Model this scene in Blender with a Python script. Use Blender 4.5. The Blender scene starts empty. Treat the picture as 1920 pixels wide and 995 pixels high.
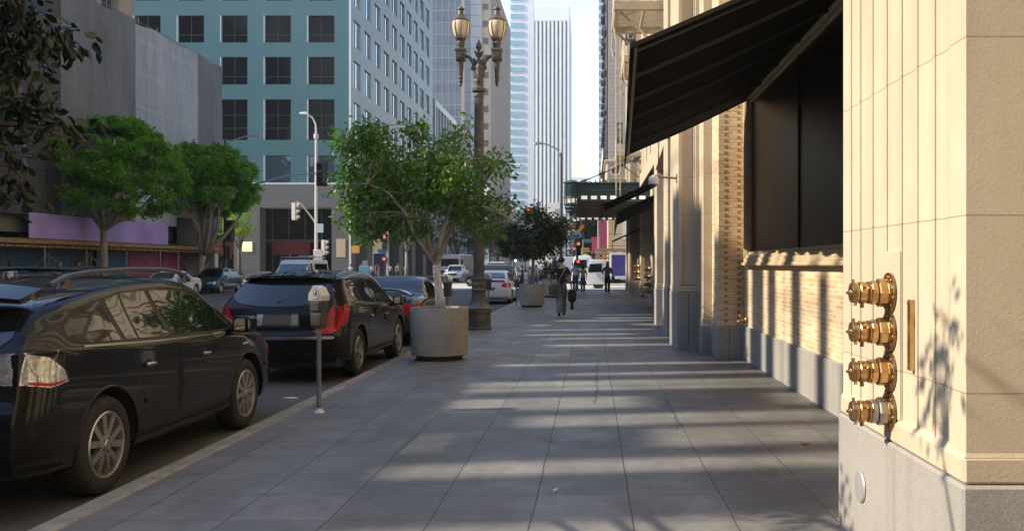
import bpy, bmesh, math, random
import numpy as np
from mathutils import Vector, Matrix
from mathutils.bvhtree import BVHTree
R = math.radians
PI = math.pi
random.seed(7)
scene = bpy.context.scene
col = scene.collection
F = 1695.0           # focal length of the photograph in its own pixels
EYE = 1.55
def PX(px, y, D):    # world point seen at photo pixel (px, y) at distance D
    return Vector(((px - 1110) / F * D, D, EYE - (y - 498) / F * D))
# ------------------------------------------------------------------ mesh builder
class MB:
    def __init__(s):
        s.v = []; s.f = []; s.m = []; s.sm = []; s.cm = 0; s.cs = False; s.T = None
    def mat(s, i): s.cm = i; return s
    def smooth(s, b=True): s.cs = b; return s
    def add(s, vs, fs):
        n = len(s.v)
        if s.T is not None: vs = [s.T @ Vector(v) for v in vs]
        s.v.extend([tuple(v) for v in vs])
        for f in fs:
            s.f.append(tuple(i + n for i in f)); s.m.append(s.cm); s.sm.append(s.cs)
        return s
    def box(s, x0, x1, y0, y1, z0, z1):
        v = [(x0,y0,z0),(x1,y0,z0),(x1,y1,z0),(x0,y1,z0),(x0,y0,z1),(x1,y0,z1),(x1,y1,z1),(x0,y1,z1)]
        return s.add(v, [(0,3,2,1),(4,5,6,7),(0,1,5,4),(1,2,6,5),(2,3,7,6),(3,0,4,7)])
    def cbox(s, c, d, rot=None):
        x, y, z = d[0]/2, d[1]/2, d[2]/2
        v = [Vector(p) for p in [(-x,-y,-z),(x,-y,-z),(x,y,-z),(-x,y,-z),(-x,-y,z),(x,-y,z),(x,y,z),(-x,y,z)]]
        if rot is not None: v = [rot @ p for p in v]
        c = Vector(c)
        return s.add([p + c for p in v], [(0,3,2,1),(4,5,6,7),(0,1,5,4),(1,2,6,5),(2,3,7,6),(3,0,4,7)])
    def bbox(s, x0, x1, y0, y1, z0, z1, b=.01):
        # box with bevelled edges (chamfer b)
        cx, cy, cz = (x0+x1)/2, (y0+y1)/2, (z0+z1)/2
        hx, hy, hz = abs(x1-x0)/2, abs(y1-y0)/2, abs(z1-z0)/2
        b = min(b, hx*.45, hy*.45, hz*.45)
        pts = []
        for sx in (-1,1):
            for sy in (-1,1):
                for sz in (-1,1):
                    pts += [(cx+sx*hx, cy+sy*(hy-b), cz+sz*(hz-b)), (cx+sx*(hx-b), cy+sy*hy, cz+sz*(hz-b)), (cx+sx*(hx-b), cy+sy*(hy-b), cz+sz*hz)]
        return s.hull(pts)
    def hull(s, pts):
        bm = bmesh.new()
        for p in pts: bm.verts.new(p)
        bmesh.ops.convex_hull(bm, input=bm.verts)
        bmesh.ops.dissolve_limit(bm, angle_limit=.02, verts=bm.verts, edges=bm.edges)
        bm.verts.ensure_lookup_table(); bm.verts.index_update()
        v = [tuple(x.co) for x in bm.verts]
        f = [tuple(x.index for x in fc.verts) for fc in bm.faces]
        bm.free()
        return s.add(v, f)
    def ring_loft(s, rings, closed=True, cap0=True, cap1=True):
        n = len(rings[0]); v = []; f = []
        for r in rings: v += list(r)
        for i in range(len(rings)-1):
            for j in range(n if closed else n-1):
                a = i*n+j; b = i*n+(j+1) % n
                f.append((a, b, b+n, a+n))
        if cap0: f.append(tuple(reversed(range(n))))
        if cap1: f.append(tuple((len(rings)-1)*n + j for j in range(n)))
        return s.add(v, f)
    def cyl(s, p0, p1, r0, r1=None, n=12, cap=True):
        if r1 is None: r1 = r0
        p0, p1 = Vector(p0), Vector(p1)
        d = (p1-p0).normalized()
        u = d.orthogonal().normalized(); w = d.cross(u)
        rings = []
        for p, r in ((p0, r0), (p1, r1)):
            rings.append([p + (u*math.cos(2*PI*k/n) + w*math.sin(2*PI*k/n))*r for k in range(n)])
        return s.ring_loft(rings, cap0=cap, cap1=cap)
    def tube(s, pts, rad, n=8, cap=True):
        pts = [Vector(p) for p in pts]
        if not hasattr(rad, '__len__'): rad = [rad]*len(pts)
        rings = []; u = None
        for i, p in enumerate(pts):
            d = (pts[min(i+1, len(pts)-1)] - pts[max(i-1, 0)])
            if d.length < 1e-9: d = Vector((0,0,1))
            d.normalize()
            if u is None: u = d.orthogonal().normalized()
            else:
                u = u - d*u.dot(d)
                u = u.normalized() if u.length > 1e-6 else d.orthogonal().normalized()
            w = d.cross(u)
            rings.append([p + (u*math.cos(2*PI*k/n) + w*math.sin(2*PI*k/n))*rad[i] for k in range(n)])
        return s.ring_loft(rings, cap0=cap, cap1=cap)
    def lathe(s, prof, c=(0,0,0), n=24, flute=None, axis=None, cap=True):
        # prof: list of (r, z)
        c = Vector(c); rings = []
        M = Matrix.Identity(3)
        if axis is not None: M = Vector((0,0,1)).rotation_difference(Vector(axis)).to_matrix()
        for r, z in prof:
            ring = []
            for k in range(n):
                a = 2*PI*k/n
                rr = r
                if flute: rr = flute(r, z, a)
                ring.append(c + M @ Vector((rr*math.cos(a), rr*math.sin(a), z)))
            rings.append(ring)
        return s.ring_loft(rings, cap0=cap, cap1=cap)
    def prism(s, poly, a0, a1, axis='z'):
        # poly of 2D points extruded along axis
        def P(p, a):
            if axis == 'z': return (p[0], p[1], a)
            if axis == 'y': return (p[0], a, p[1])
            return (a, p[0], p[1])
        n = len(poly)
        v = [P(p, a0) for p in poly] + [P(p, a1) for p in poly]
        f = [tuple(reversed(range(n))), tuple(range(n, 2*n))]
        f += [(i, (i+1) % n, (i+1) % n + n, i+n) for i in range(n)]
        return s.add(v, f)
    def ell(s, c, r, nu=16, nv=10, z0=-1.0, z1=1.0):
        rings = []
        for j in range(nv+1):
            t = z0 + (z1-z0)*j/nv
            ph = math.asin(max(-1, min(1, t)))
            if z0 == -1.0 and z1 == 1.0: ph = -PI/2 + PI*j/nv
            rr = max(math.cos(ph), 1e-3)
            rings.append([(c[0]+r[0]*rr*math.cos(2*PI*k/nu), c[1]+r[1]*rr*math.sin(2*PI*k/nu), c[2]+r[2]*math.sin(ph)) for k in range(nu)])
        return s.ring_loft(rings)
    def join(s, vs, fs): return s.add(vs, fs)
    def build(s, name, mats, parent=None, world=False, fix=True, loc=None):
        me = bpy.data.meshes.new(name)
        me.from_pydata(s.v, [], s.f)
        if not isinstance(mats, (list, tuple)): mats = [mats]
        for m in mats: me.materials.append(m)
        me.polygons.foreach_set('material_index', s.m)
        me.polygons.foreach_set('use_smooth', s.sm)
        if fix:
            bm = bmesh.new(); bm.from_mesh(me)
            bmesh.ops.recalc_face_normals(bm, faces=bm.faces)
            bm.to_mesh(me); bm.free()
        me.update()
        o = bpy.data.objects.new(name, me); col.objects.link(o)
        if parent is not None:
            o.parent = parent
            if world: o.location = -parent.location
        if loc is not None: o.location = loc
        return o
def mesh_obj(name, me, parent=None, loc=None, rz=None):
    o = bpy.data.objects.new(name, me); col.objects.link(o)
    if parent is not None: o.parent = parent
    if loc is not None: o.location = loc
    if rz is not None: o.rotation_euler = (0, 0, rz)
    return o
def tag(o, label=None, cat=None, group=None, kind=None):
    if label: o['label'] = label
    if cat: o['category'] = cat
    if group: o['group'] = group
    if kind: o['kind'] = kind
    return o
def thing(name, label, cat, loc=(0,0,0), rz=0, group=None):
    o = bpy.data.objects.new(name, None); col.objects.link(o)
    o.empty_display_size = .2
    o.location = loc; o.rotation_euler = (0, 0, rz)
    return tag(o, label, cat, group)
def copy_tree(o, parent=None):
    c = o.copy(); col.objects.link(c); c.parent = parent
    for ch in list(o.children): copy_tree(ch, c)
    return c
def auto_smooth(o, ang=35):
    me = o.data
    me.polygons.foreach_set('use_smooth', [True]*len(me.polygons))
    try: me.set_sharp_from_angle(angle=R(ang))
    except Exception: pass
    return o
def text_mesh(txt, size, depth=.002, bold=0.0, align='CENTER', sx=1.0):
    cu = bpy.data.curves.new('lettering', 'FONT'); cu.body = txt; cu.size = size
    cu.align_x = align; cu.align_y = 'CENTER'; cu.extrude = depth; cu.offset = bold; cu.resolution_u = 3
    o = bpy.data.objects.new('lettering', cu); col.objects.link(o)
    dg = bpy.context.evaluated_depsgraph_get()
    me = bpy.data.meshes.new_from_object(o.evaluated_get(dg))
    vs = [(v.co.x*sx, v.co.y, v.co.z) for v in me.vertices]; fs = [tuple(p.vertices) for p in me.polygons]
    bpy.data.objects.remove(o); bpy.data.curves.remove(cu); bpy.data.meshes.remove(me)
    return vs, fs
def place_text(mb, txt, size, origin, right=(1,0,0), up=(0,0,1), depth=.002, bold=0.0, sx=1.0):
    vs, fs = text_mesh(txt, size, depth, bold, sx=sx)
    r = Vector(right); u = Vector(up); n = r.cross(u); o = Vector(origin)
    mb.add([o + r*v[0] + u*v[1] + n*v[2] for v in vs], fs)
# ------------------------------------------------------------------ materials
MATS = {}
def nt(m): return m.node_tree.nodes, m.node_tree.links
def mat(name, c, rough=.7, metal=0, spec=.5, noise=0, nscale=3.0, bump=0, bscale=40.0, coat=0, c2=None, stretch=None,
        emit=0, ecol=None, trans=0, alpha=1, detail=6, coords='pos', bdist=.01, coatr=.03, rvar=0):
    if name in MATS: return MATS[name]
    m = bpy.data.materials.new(name); m.use_nodes = True
    N, L = nt(m); b = N['Principled BSDF']
    b.inputs['Roughness'].default_value = rough; b.inputs['Metallic'].default_value = metal
    b.inputs['Specular IOR Level'].default_value = spec
    b.inputs['Coat Weight'].default_value = coat; b.inputs['Coat Roughness'].default_value = coatr
    b.inputs['Base Color'].default_value = (*c, 1)
    if trans: b.inputs['Transmission Weight'].default_value = trans
    if alpha < 1: b.inputs['Alpha'].default_value = alpha
    if emit:
        b.inputs['Emission Strength'].default_value = emit
        b.inputs['Emission Color'].default_value = (*(ecol or c), 1)
    vec = None
    if noise or bump or c2:
        if coords == 'pos': g = N.new('ShaderNodeNewGeometry'); vec = g.outputs['Position']
        else: g = N.new('ShaderNodeTexCoord'); vec = g.outputs['Object']
        if stretch:
            mp = N.new('ShaderNodeMapping'); mp.inputs['Scale'].default_value = stretch
            L.new(vec, mp.inputs['Vector']); vec = mp.outputs['Vector']
    if noise or c2:
        n = N.new('ShaderNodeTexNoise'); n.inputs['Scale'].default_value = nscale; n.inputs['Detail'].default_value = detail
        n.inputs['Roughness'].default_value = .62
        L.new(vec, n.inputs['Vector'])
        mx = N.new('ShaderNodeMix'); mx.data_type = 'RGBA'
        if c2 is None: c2 = tuple(x*(1-noise) for x in c); c1 = tuple(min(1, x*(1+noise)) for x in c)
        else: c1 = c
        mx.inputs['A'].default_value = (*c1, 1); mx.inputs['B'].default_value = (*c2, 1)
        mr = N.new('ShaderNodeMapRange'); mr.inputs['From Min'].default_value = .32; mr.inputs['From Max'].default_value = .68
        L.new(n.outputs['Fac'], mr.inputs['Value']); L.new(mr.outputs['Result'], mx.inputs['Factor'])
        L.new(mx.outputs['Result'], b.inputs['Base Color'])
        if rvar:
            r2 = N.new('ShaderNodeMapRange'); r2.inputs['To Min'].default_value = rough-rvar; r2.inputs['To Max'].default_value = rough+rvar
            L.new(n.outputs['Fac'], r2.inputs['Value']); L.new(r2.outputs['Result'], b.inputs['Roughness'])
    if bump:
        n2 = N.new('ShaderNodeTexNoise'); n2.inputs['Scale'].default_value = bscale; n2.inputs['Detail'].default_value = 4
        L.new(vec, n2.inputs['Vector'])
        bp = N.new('ShaderNodeBump'); bp.inputs['Strength'].default_value = bump; bp.inputs['Distance'].default_value = bdist
        L.new(n2.outputs['Fac'], bp.inputs['Height']); L.new(bp.outputs['Normal'], b.inputs['Normal'])
    MATS[name] = m
    return m
def mathn(N, L, op, a, b=None, c=None):
    n = N.new('ShaderNodeMath'); n.operation = op
    for i, x in enumerate((a, b, c)):
        if x is None: continue
        if isinstance(x, (int, float)): n.inputs[i].default_value = x
        else: L.new(x, n.inputs[i])
    return n.outputs[0]
def mixc(N, L, fac, a, b, blend='MIX'):
    n = N.new('ShaderNodeMix'); n.data_type = 'RGBA'; n.blend_type = blend
    for k, x in (('Factor', fac), ('A', a), ('B', b)):
        if isinstance(x, (int, float)): n.inputs[k].default_value = x
        elif isinstance(x, tuple): n.inputs[k].default_value = (*x, 1)
        else: L.new(x, n.inputs[k])
    return n.outputs['Result']
def noisen(N, L, vec, scale, detail=5, rough=.6, lo=.3, hi=.7, to0=0, to1=1):
    n = N.new('ShaderNodeTexNoise'); n.inputs['Scale'].default_value = scale; n.inputs['Detail'].default_value = detail
    n.inputs['Roughness'].default_value = rough
    L.new(vec, n.inputs['Vector'])
    m = N.new('ShaderNodeMapRange'); m.inputs['From Min'].default_value = lo; m.inputs['From Max'].default_value = hi
    m.inputs['To Min'].default_value = to0; m.inputs['To Max'].default_value = to1
    L.new(n.outputs['Fac'], m.inputs['Value'])
    return m.outputs['Result']
def mapn(N, L, vec, sc, loc=(0,0,0)):
    mp = N.new('ShaderNodeMapping'); mp.inputs['Scale'].default_value = sc; mp.inputs['Location'].default_value = loc
    L.new(vec, mp.inputs['Vector']); return mp.outputs['Vector']

def mat_paving():
    m = bpy.data.materials.new('paving'); m.use_nodes = True; N, L = nt(m); b = N['Principled BSDF']
    g = N.new('ShaderNodeNewGeometry'); P = g.outputs['Position']
    sp = N.new('ShaderNodeSeparateXYZ'); L.new(P, sp.inputs[0]); X, Y = sp.outputs[0], sp.outputs[1]
    S = .62
    wob = noisen(N, L, P, 1.3, 3, .5, 0, 1, -.012, .012)
    def joint(c, off, S, w):
        u = mathn(N, L, 'DIVIDE', mathn(N, L, 'ADD', mathn(N, L, 'ADD', c, wob), -off), S)
        fr = mathn(N, L, 'FRACT', mathn(N, L, 'ADD', u, .5))
        d = mathn(N, L, 'MULTIPLY', mathn(N, L, 'ABSOLUTE', mathn(N, L, 'SUBTRACT', fr, .5)), S)
        mr = N.new('ShaderNodeMapRange'); mr.inputs['From Min'].default_value = w*.35; mr.inputs['From Max'].default_value = w
        mr.inputs['To Min'].default_value = 1; mr.inputs['To Max'].default_value = 0
        L.new(d, mr.inputs['Value'])
        return mr.outputs['Result'], u
    jx, ux = joint(X, -.37+.31, S, .006)      # joints along the street
    jx2, ux = joint(X, -.37, S, .0065)
    jy, uy = joint(Y, 5.50, S, .0065)
    jm = mathn(N, L, 'MAXIMUM', jx2, mathn(N, L, 'MULTIPLY', jy, .75))
    # per slab tint
    cb = N.new('ShaderNodeCombineXYZ')
    L.new(mathn(N, L, 'FLOOR', mathn(N, L, 'ADD', ux, 0)), cb.inputs[0]); L.new(mathn(N, L, 'FLOOR', mathn(N, L, 'ADD', uy, 0)), cb.inputs[1])
    wn = N.new('ShaderNodeTexWhiteNoise'); wn.noise_dimensions = '2D'; L.new(cb.outputs[0], wn.inputs['Vector'])
    base = mixc(N, L, wn.outputs['Value'], (.175,.180,.183), (.25,.253,.255))
    # broad stains stretched along the street, then mottling, fine speckle
    st = noisen(N, L, mapn(N, L, P, (1.0,.45,1)), 1.1, 7, .7, .40, .60)
    base = mixc(N, L, mathn(N, L, 'MULTIPLY', st, .72), base, (.095,.096,.095))
    st2 = noisen(N, L, P, 5.0, 8, .75, .44, .62)
    base = mixc(N, L, mathn(N, L, 'MULTIPLY', st2, .6), base, (.12,.118,.114))
    fine = noisen(N, L, P, 160.0, 3, .7, .3, .7)
    base = mixc(N, L, mathn(N, L, 'MULTIPLY', fine, .18), base, (.33,.32,.30))
    # dirtier strip by the wall
    wl = N.new('ShaderNodeMapRange'); wl.inputs['From Min'].default_value = .75; wl.inputs['From Max'].default_value = 2.3
    L.new(X, wl.inputs['Value'])
    wd = mathn(N, L, 'MULTIPLY', wl.outputs['Result'], noisen(N, L, mapn(N, L, P, (.6,1.6,1)), 1.4, 6, .7, .25, .55))
    base = mixc(N, L, mathn(N, L, 'MULTIPLY', wd, .75), base, (.085,.078,.068))
    # dirt under the kerb-side planters and gum spots
    vo = N.new('ShaderNodeTexVoronoi'); vo.inputs['Scale'].default_value = 3.4; vo.inputs['Randomness'].default_value = 1
    L.new(P, vo.inputs['Vector'])
    gm = N.new('ShaderNodeMapRange'); gm.inputs['From Min'].default_value = .045; gm.inputs['From Max'].default_value = .075
    gm.inputs['To Min'].default_value = 1; gm.inputs['To Max'].default_value = 0
    L.new(vo.outputs['Distance'], gm.inputs['Value'])
    sel = N.new('ShaderNodeSeparateColor'); L.new(vo.outputs['Color'], sel.inputs[0])
    gs = mathn(N, L, 'MULTIPLY', gm.outputs['Result'], mathn(N, L, 'GREATER_THAN', sel.outputs[0], .35))
    base = mixc(N, L, mathn(N, L, 'MULTIPLY', gs, .7), base, (.05,.048,.045))
    base = mixc(N, L, mathn(N, L, 'MULTIPLY', jm, .8), base, (.035,.033,.03))
    L.new(base, b.inputs['Base Color'])
    rr = noisen(N, L, P, 2.0, 5, .6, .3, .7, .42, .62); L.new(rr, b.inputs['Roughness'])
    b.inputs['Specular IOR Level'].default_value = .45
    h = mathn(N, L, 'SUBTRACT', noisen(N, L, P, 130.0, 4, .6, .2, .8, 0, .12), jm)
    bp = N.new('ShaderNodeBump'); bp.inputs['Strength'].default_value = .45; bp.inputs['Distance'].default_value = .006
    L.new(h, bp.inputs['Height']); L.new(bp.outputs['Normal'], b.inputs['Normal'])
    return m
def mat_asphalt():
    m = bpy.data.materials.new('asphalt'); m.use_nodes = True; N, L = nt(m); b = N['Principled BSDF']
    g = N.new('ShaderNodeNewGeometry'); P = g.outputs['Position']
    c = mixc(N, L, noisen(N, L, mapn(N, L, P, (1,.18,1)), .9, 6, .6), (.085,.087,.091), (.115,.117,.12))
    c = mixc(N, L, mathn(N, L, 'MULTIPLY', noisen(N, L, P, 90, 3, .8), .45), c, (.13,.13,.13))
    c = mixc(N, L, mathn(N, L, 'MULTIPLY', noisen(N, L, P, .35, 4, .5, .5, .7), .4), c, (.04,.04,.04))
    L.new(c, b.inputs['Base Color']); b.inputs['Roughness'].default_value = .75; b.inputs['Specular IOR Level'].default_value = .35
    bp = N.new('ShaderNodeBump'); bp.inputs['Strength'].default_value = .5; bp.inputs['Distance'].default_value = .01
    L.new(noisen(N, L, P, 120, 3, .8), bp.inputs['Height']); L.new(bp.outputs['Normal'], b.inputs['Normal'])
    return m
def mat_brick(name, c1, c2, mortar, bw=.2, bh=.067, axis='yz', ms=.012, bump=.6, bias=0.0, rough=.7, off=(0,0)):
    m = bpy.data.materials.new(name); m.use_nodes = True; N, L = nt(m); b = N['Principled BSDF']
    g = N.new('ShaderNodeNewGeometry'); sp = N.new('ShaderNodeSeparateXYZ'); L.new(g.outputs['Position'], sp.inputs[0])
    cb = N.new('ShaderNodeCombineXYZ')
    # works on both the street face and the returns: along = x + y
    al = mathn(N, L, 'ADD', sp.outputs[0], sp.outputs[1])
    L.new(mathn(N, L, 'ADD', al, off[0]), cb.inputs[0]); L.new(mathn(N, L, 'ADD', sp.outputs[2], off[1]), cb.inputs[1])
    br = N.new('ShaderNodeTexBrick'); br.inputs['Scale'].default_value = 1
    br.inputs['Brick Width'].default_value = bw; br.inputs['Row Height'].default_value = bh
    br.inputs['Mortar Size'].default_value = ms/2; br.inputs['Mortar Smooth'].default_value = .15; br.inputs['Bias'].default_value = bias
    br.inputs['Color1'].default_value = (*c1, 1); br.inputs['Color2'].default_value = (*c2, 1); br.inputs['Mortar'].default_value = (*mortar, 1)
    L.new(cb.outputs[0], br.inputs['Vector'])
    c = mixc(N, L, mathn(N, L, 'MULTIPLY', noisen(N, L, g.outputs['Position'], 9, 6, .7), .3), br.outputs['Color'], tuple(x*.72 for x in c1))
    L.new(c, b.inputs['Base Color']); b.inputs['Roughness'].default_value = rough
    bp = N.new('ShaderNodeBump'); bp.inputs['Strength'].default_value = bump; bp.inputs['Distance'].default_value = .01; bp.invert = True
    L.new(br.outputs['Fac'], bp.inputs['Height']); L.new(bp.outputs['Normal'], b.inputs['Normal'])
    return m
def mat_stone(name, c, joints=None, grime=.3, jc=(.22,.17,.12), rough=.65, speck=0):
    # smooth stone cladding with real horizontal joint heights (list of z) and vertical weather streaks
    m = bpy.data.materials.new(name); m.use_nodes = True; N, L = nt(m); b = N['Principled BSDF']
    g = N.new('ShaderNodeNewGeometry'); P = g.outputs['Position']; sp = N.new('ShaderNodeSeparateXYZ'); L.new(P, sp.inputs[0])
    base = mixc(N, L, noisen(N, L, P, 1.7, 5, .6), c, tuple(x*.88 for x in c))
    base = mixc(N, L, mathn(N, L, 'MULTIPLY', noisen(N, L, mapn(N, L, P, (6,6,.35)), 1.0, 6, .7, .45, .75), grime), base, tuple(x*.6*k for x, k in zip(c, (1,.95,.88))))
    base = mixc(N, L, mathn(N, L, 'MULTIPLY', noisen(N, L, P, 22, 5, .7, .52, .75), grime*.8), base, tuple(x*.62*k for x, k in zip(c, (1,.93,.85))))
    if speck:
        base = mixc(N, L, mathn(N, L, 'MULTIPLY', noisen(N, L, P, 210, 2, .8, .45, .62), speck), base, tuple(x*.45 for x in c))
        base = mixc(N, L, mathn(N, L, 'MULTIPLY', noisen(N, L, P, 140, 2, .8, .55, .68), speck*.7), base, tuple(min(1, x*1.5) for x in c))
    if joints:
        per, off, w = joints
        u = mathn(N, L, 'DIVIDE', mathn(N, L, 'SUBTRACT', sp.outputs[2], off), per)
        d = mathn(N, L, 'MULTIPLY', mathn(N, L, 'ABSOLUTE', mathn(N, L, 'SUBTRACT', mathn(N, L, 'FRACT', mathn(N, L, 'ADD', u, .5)), .5)), per)
        jm = mathn(N, L, 'LESS_THAN', d, w)
        wq = N.new('ShaderNodeTexWhiteNoise'); wq.noise_dimensions = '2D'; cq = N.new('ShaderNodeCombineXYZ'); L.new(mathn(N, L, 'FLOOR', u), cq.inputs[0]); L.new(mathn(N, L, 'FLOOR', mathn(N, L, 'DIVIDE', sp.outputs[1], 2.1)), cq.inputs[1]); L.new(cq.outputs[0], wq.inputs['Vector'])
        base = mixc(N, L, mathn(N, L, 'MULTIPLY', wq.outputs['Value'], .22), base, tuple(x*.55 for x in c))
        base = mixc(N, L, mathn(N, L, 'MULTIPLY', jm, .6), base, jc)
    L.new(base, b.inputs['Base Color']); b.inputs['Roughness'].default_value = rough; b.inputs['Specular IOR Level'].default_value = .3
    bp = N.new('ShaderNodeBump'); bp.inputs['Strength'].default_value = .25; bp.inputs['Distance'].default_value = .004
    L.new(noisen(N, L, P, 60, 5, .7), bp.inputs['Height']); L.new(bp.outputs['Normal'], b.inputs['Normal'])
    return m
def mat_glass(name, tint=(.02,.03,.04), rough=.05, wave=.15, wscale=.8, spec=.9, metal=0, distance=.05):
    m = bpy.data.materials.new(name); m.use_nodes = True; N, L = nt(m); b = N['Principled BSDF']
    b.inputs['Base Color'].default_value = (*tint, 1); b.inputs['Roughness'].default_value = rough
    b.inputs['Specular IOR Level'].default_value = spec; b.inputs['Metallic'].default_value = metal; b.inputs['IOR'].default_value = 1.6
    if wave:
        g = N.new('ShaderNodeNewGeometry')
        bp = N.new('ShaderNodeBump'); bp.inputs['Strength'].default_value = wave; bp.inputs['Distance'].default_value = distance
        L.new(noisen(N, L, g.outputs['Position'], wscale, 2, .5, 0, 1), bp.inputs['Height']); L.new(bp.outputs['Normal'], b.inputs['Normal'])
    return m
def mat_leaf(name, c1, c2, c3, nscale=1.5, trans=.35, rough=.45):
    m = bpy.data.materials.new(name); m.use_nodes = True; N, L = nt(m); b = N['Principled BSDF']
    g = N.new('ShaderNodeNewGeometry'); P = g.outputs['Position']
    rnd = g.outputs['Random Per Island']
    c = mixc(N, L, rnd, c1, c2)
    c = mixc(N, L, mathn(N, L, 'MULTIPLY', noisen(N, L, P, nscale, 3, .6), .6), c, c3)
    L.new(c, b.inputs['Base Color']); b.inputs['Roughness'].default_value = rough; b.inputs['Specular IOR Level'].default_value = .4
    tr = N.new('ShaderNodeBsdfTranslucent')
    ct = mixc(N, L, 1.0, c, (1.5,1.9,.7), 'MULTIPLY'); L.new(ct, tr.inputs['Color'])
    ms = N.new('ShaderNodeMixShader'); ms.inputs[0].default_value = trans
    L.new(b.outputs[0], ms.inputs[1]); L.new(tr.outputs[0], ms.inputs[2])
    out = [n for n in N if n.type == 'OUTPUT_MATERIAL'][0]; L.new(ms.outputs[0], out.inputs['Surface'])
    return m
# ------------------------------------------------------------------ camera, light, sky
cam_d = bpy.data.cameras.new('camera'); cam = bpy.data.objects.new('camera', cam_d); col.objects.link(cam)
cam.location = (0, 0, EYE); cam.rotation_euler = (R(90), 0, 0)
cam_d.sensor_fit = 'HORIZONTAL'; cam_d.sensor_width = 36; cam_d.lens = F/1920*36
cam_d.shift_x = -150/1920; cam_d.shift_y = 0.0
cam_d.clip_start = .1; cam_d.clip_end = 6000
scene.camera = cam
SUN_EL, SUN_AZ = R(33), R(8)      # low evening sun from the left, a little behind the camera
to_sun = Vector((-math.cos(SUN_AZ)*math.cos(SUN_EL), -math.sin(SUN_AZ)*math.cos(SUN_EL), math.sin(SUN_EL)))
sd = bpy.data.lights.new('sun', 'SUN'); sd.energy = 5.0; sd.angle = R(.5); sd.color = (1, .86, .66)
so = bpy.data.objects.new('sun', sd); col.objects.link(so); so.location = (-60, -8, 40)
so.rotation_euler = to_sun.to_track_quat('Z', 'Y').to_euler()
w = bpy.data.worlds.new('World'); scene.world = w; w.use_nodes = True
N, L = w.node_tree.nodes, w.node_tree.links
sk = N.new('ShaderNodeTexSky'); sk.sky_type = 'NISHITA'; sk.sun_disc = False
sk.sun_elevation = SUN_EL; sk.sun_rotation = math.atan2(to_sun.x, to_sun.y); sk.altitude = 90; sk.air_density = 1.0; sk.dust_density = .6; sk.ozone_density = 2.0
bg = N['Background']; bg.inputs['Strength'].default_value = .15
# thin bright veil low over the horizon, as on the day of the photograph
tc = N.new('ShaderNodeTexCoord'); sx_ = N.new('ShaderNodeSeparateXYZ'); L.new(tc.outputs['Generated'], sx_.inputs[0])
mr_ = N.new('ShaderNodeMapRange'); mr_.interpolation_type = 'SMOOTHSTEP'
mr_.inputs['From Min'].default_value = .10; mr_.inputs['From Max'].default_value = .50; mr_.inputs['To Min'].default_value = 1; mr_.inputs['To Max'].default_value = 0
L.new(sx_.outputs[2], mr_.inputs['Value'])
L.new(mixc(N, L, mathn(N, L, 'MULTIPLY', mr_.outputs['Result'], .92), mixc(N, L, 1.0, sk.outputs[0], (.86,.98,1.10), 'MULTIPLY'), (5.5, 6.2, 6.8)), bg.inputs['Color'])
scene.view_settings.view_transform = 'Standard'; scene.view_settings.look = 'None'
scene.view_settings.exposure = .76; scene.view_settings.gamma = 1
scene.cycles.use_denoising = True
try: scene.cycles.denoiser = 'OPENIMAGEDENOISE'
except Exception: pass
scene.cycles.max_bounces = 7; scene.cycles.diffuse_bounces = 4; scene.cycles.glossy_bounces = 4
scene.cycles.transmission_bounces = 4; scene.cycles.transparent_max_bounces = 8
scene.cycles.sample_clamp_indirect = 6; scene.cycles.caustics_reflective = False; scene.cycles.caustics_refractive = False

# the evening air of the street: one even box of haze round everything, sky outside
hz = MB().box(-260, 260, -160, 760, -3, 196).build('haze', None if False else bpy.data.materials.new('air'))
am = hz.data.materials[0]; am.use_nodes = True; AN, AL = nt(am)
for n_ in list(AN):
    if n_.type != 'OUTPUT_MATERIAL': AN.remove(n_)
pv = AN.new('ShaderNodeVolumePrincipled'); pv.inputs['Color'].default_value = (.86,.93,1,1); pv.inputs['Density'].default_value = .00028; pv.inputs['Anisotropy'].default_value = .0
AL.new(pv.outputs[0], [n_ for n_ in AN if n_.type == 'OUTPUT_MATERIAL'][0].inputs['Volume'])
tag(hz, kind='stuff'); scene.cycles.volume_bounces = 1
# ------------------------------------------------------------------ shared materials
M_pav = mat_paving(); M_asph = mat_asphalt()
M_kerb = mat('kerb_concrete', (.34,.335,.32), .85, noise=.28, nscale=5, bump=.6, bscale=60, c2=(.20,.195,.18))
M_redk = mat('red_kerb_paint', (.42,.05,.05), .7, noise=.3, nscale=9, c2=(.25,.10,.09), bump=.3)
M_conc = mat('pale_concrete', (.30,.30,.29), .85, noise=.2, nscale=2, bump=.3)
M_white = mat('road_paint_white', (.62,.62,.60), .6, noise=.2, nscale=14, c2=(.35,.35,.34))
M_yel = mat('road_paint_yellow', (.62,.40,.10), .6, noise=.2, nscale=14, c2=(.36,.24,.08))
M_cream = mat_stone('cream_stone', (.58,.495,.37), (.71, .33, .004), grime=.28)
M_cream2 = mat_stone('cream_stone_shaft', (.59,.51,.385), (.71, 1.75, .0035), grime=.22)
M_gran = mat_stone('grey_granite', (.385,.372,.35), None, grime=.45, rough=.5, speck=.45)
M_brick = mat_brick('buff_roman_brick', (.54,.37,.20), (.72,.58,.38), (.72,.68,.60), bw=.235, bh=.052, ms=.009, bump=.22)
M_hdr = mat('brown_header_brick', (.30,.20,.10), .6, noise=.3, nscale=30)
M_tan = mat('tan_frame', (.52,.42,.28), .55, noise=.12, nscale=4)
M_black = mat('black_metal', (.012,.012,.013), .45, noise=.2, nscale=5)
M_dark = mat('dark_void', (.012,.012,.012), .8)
M_grey = mat('grey_metal', (.22,.22,.22), .45, metal=.6, noise=.15, nscale=12)
M_steel = mat('brushed_steel', (.50,.50,.50), .32, metal=.9, noise=.1, nscale=20)
M_chrome = mat('chrome', (.75,.75,.76), .12, metal=1)
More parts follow.
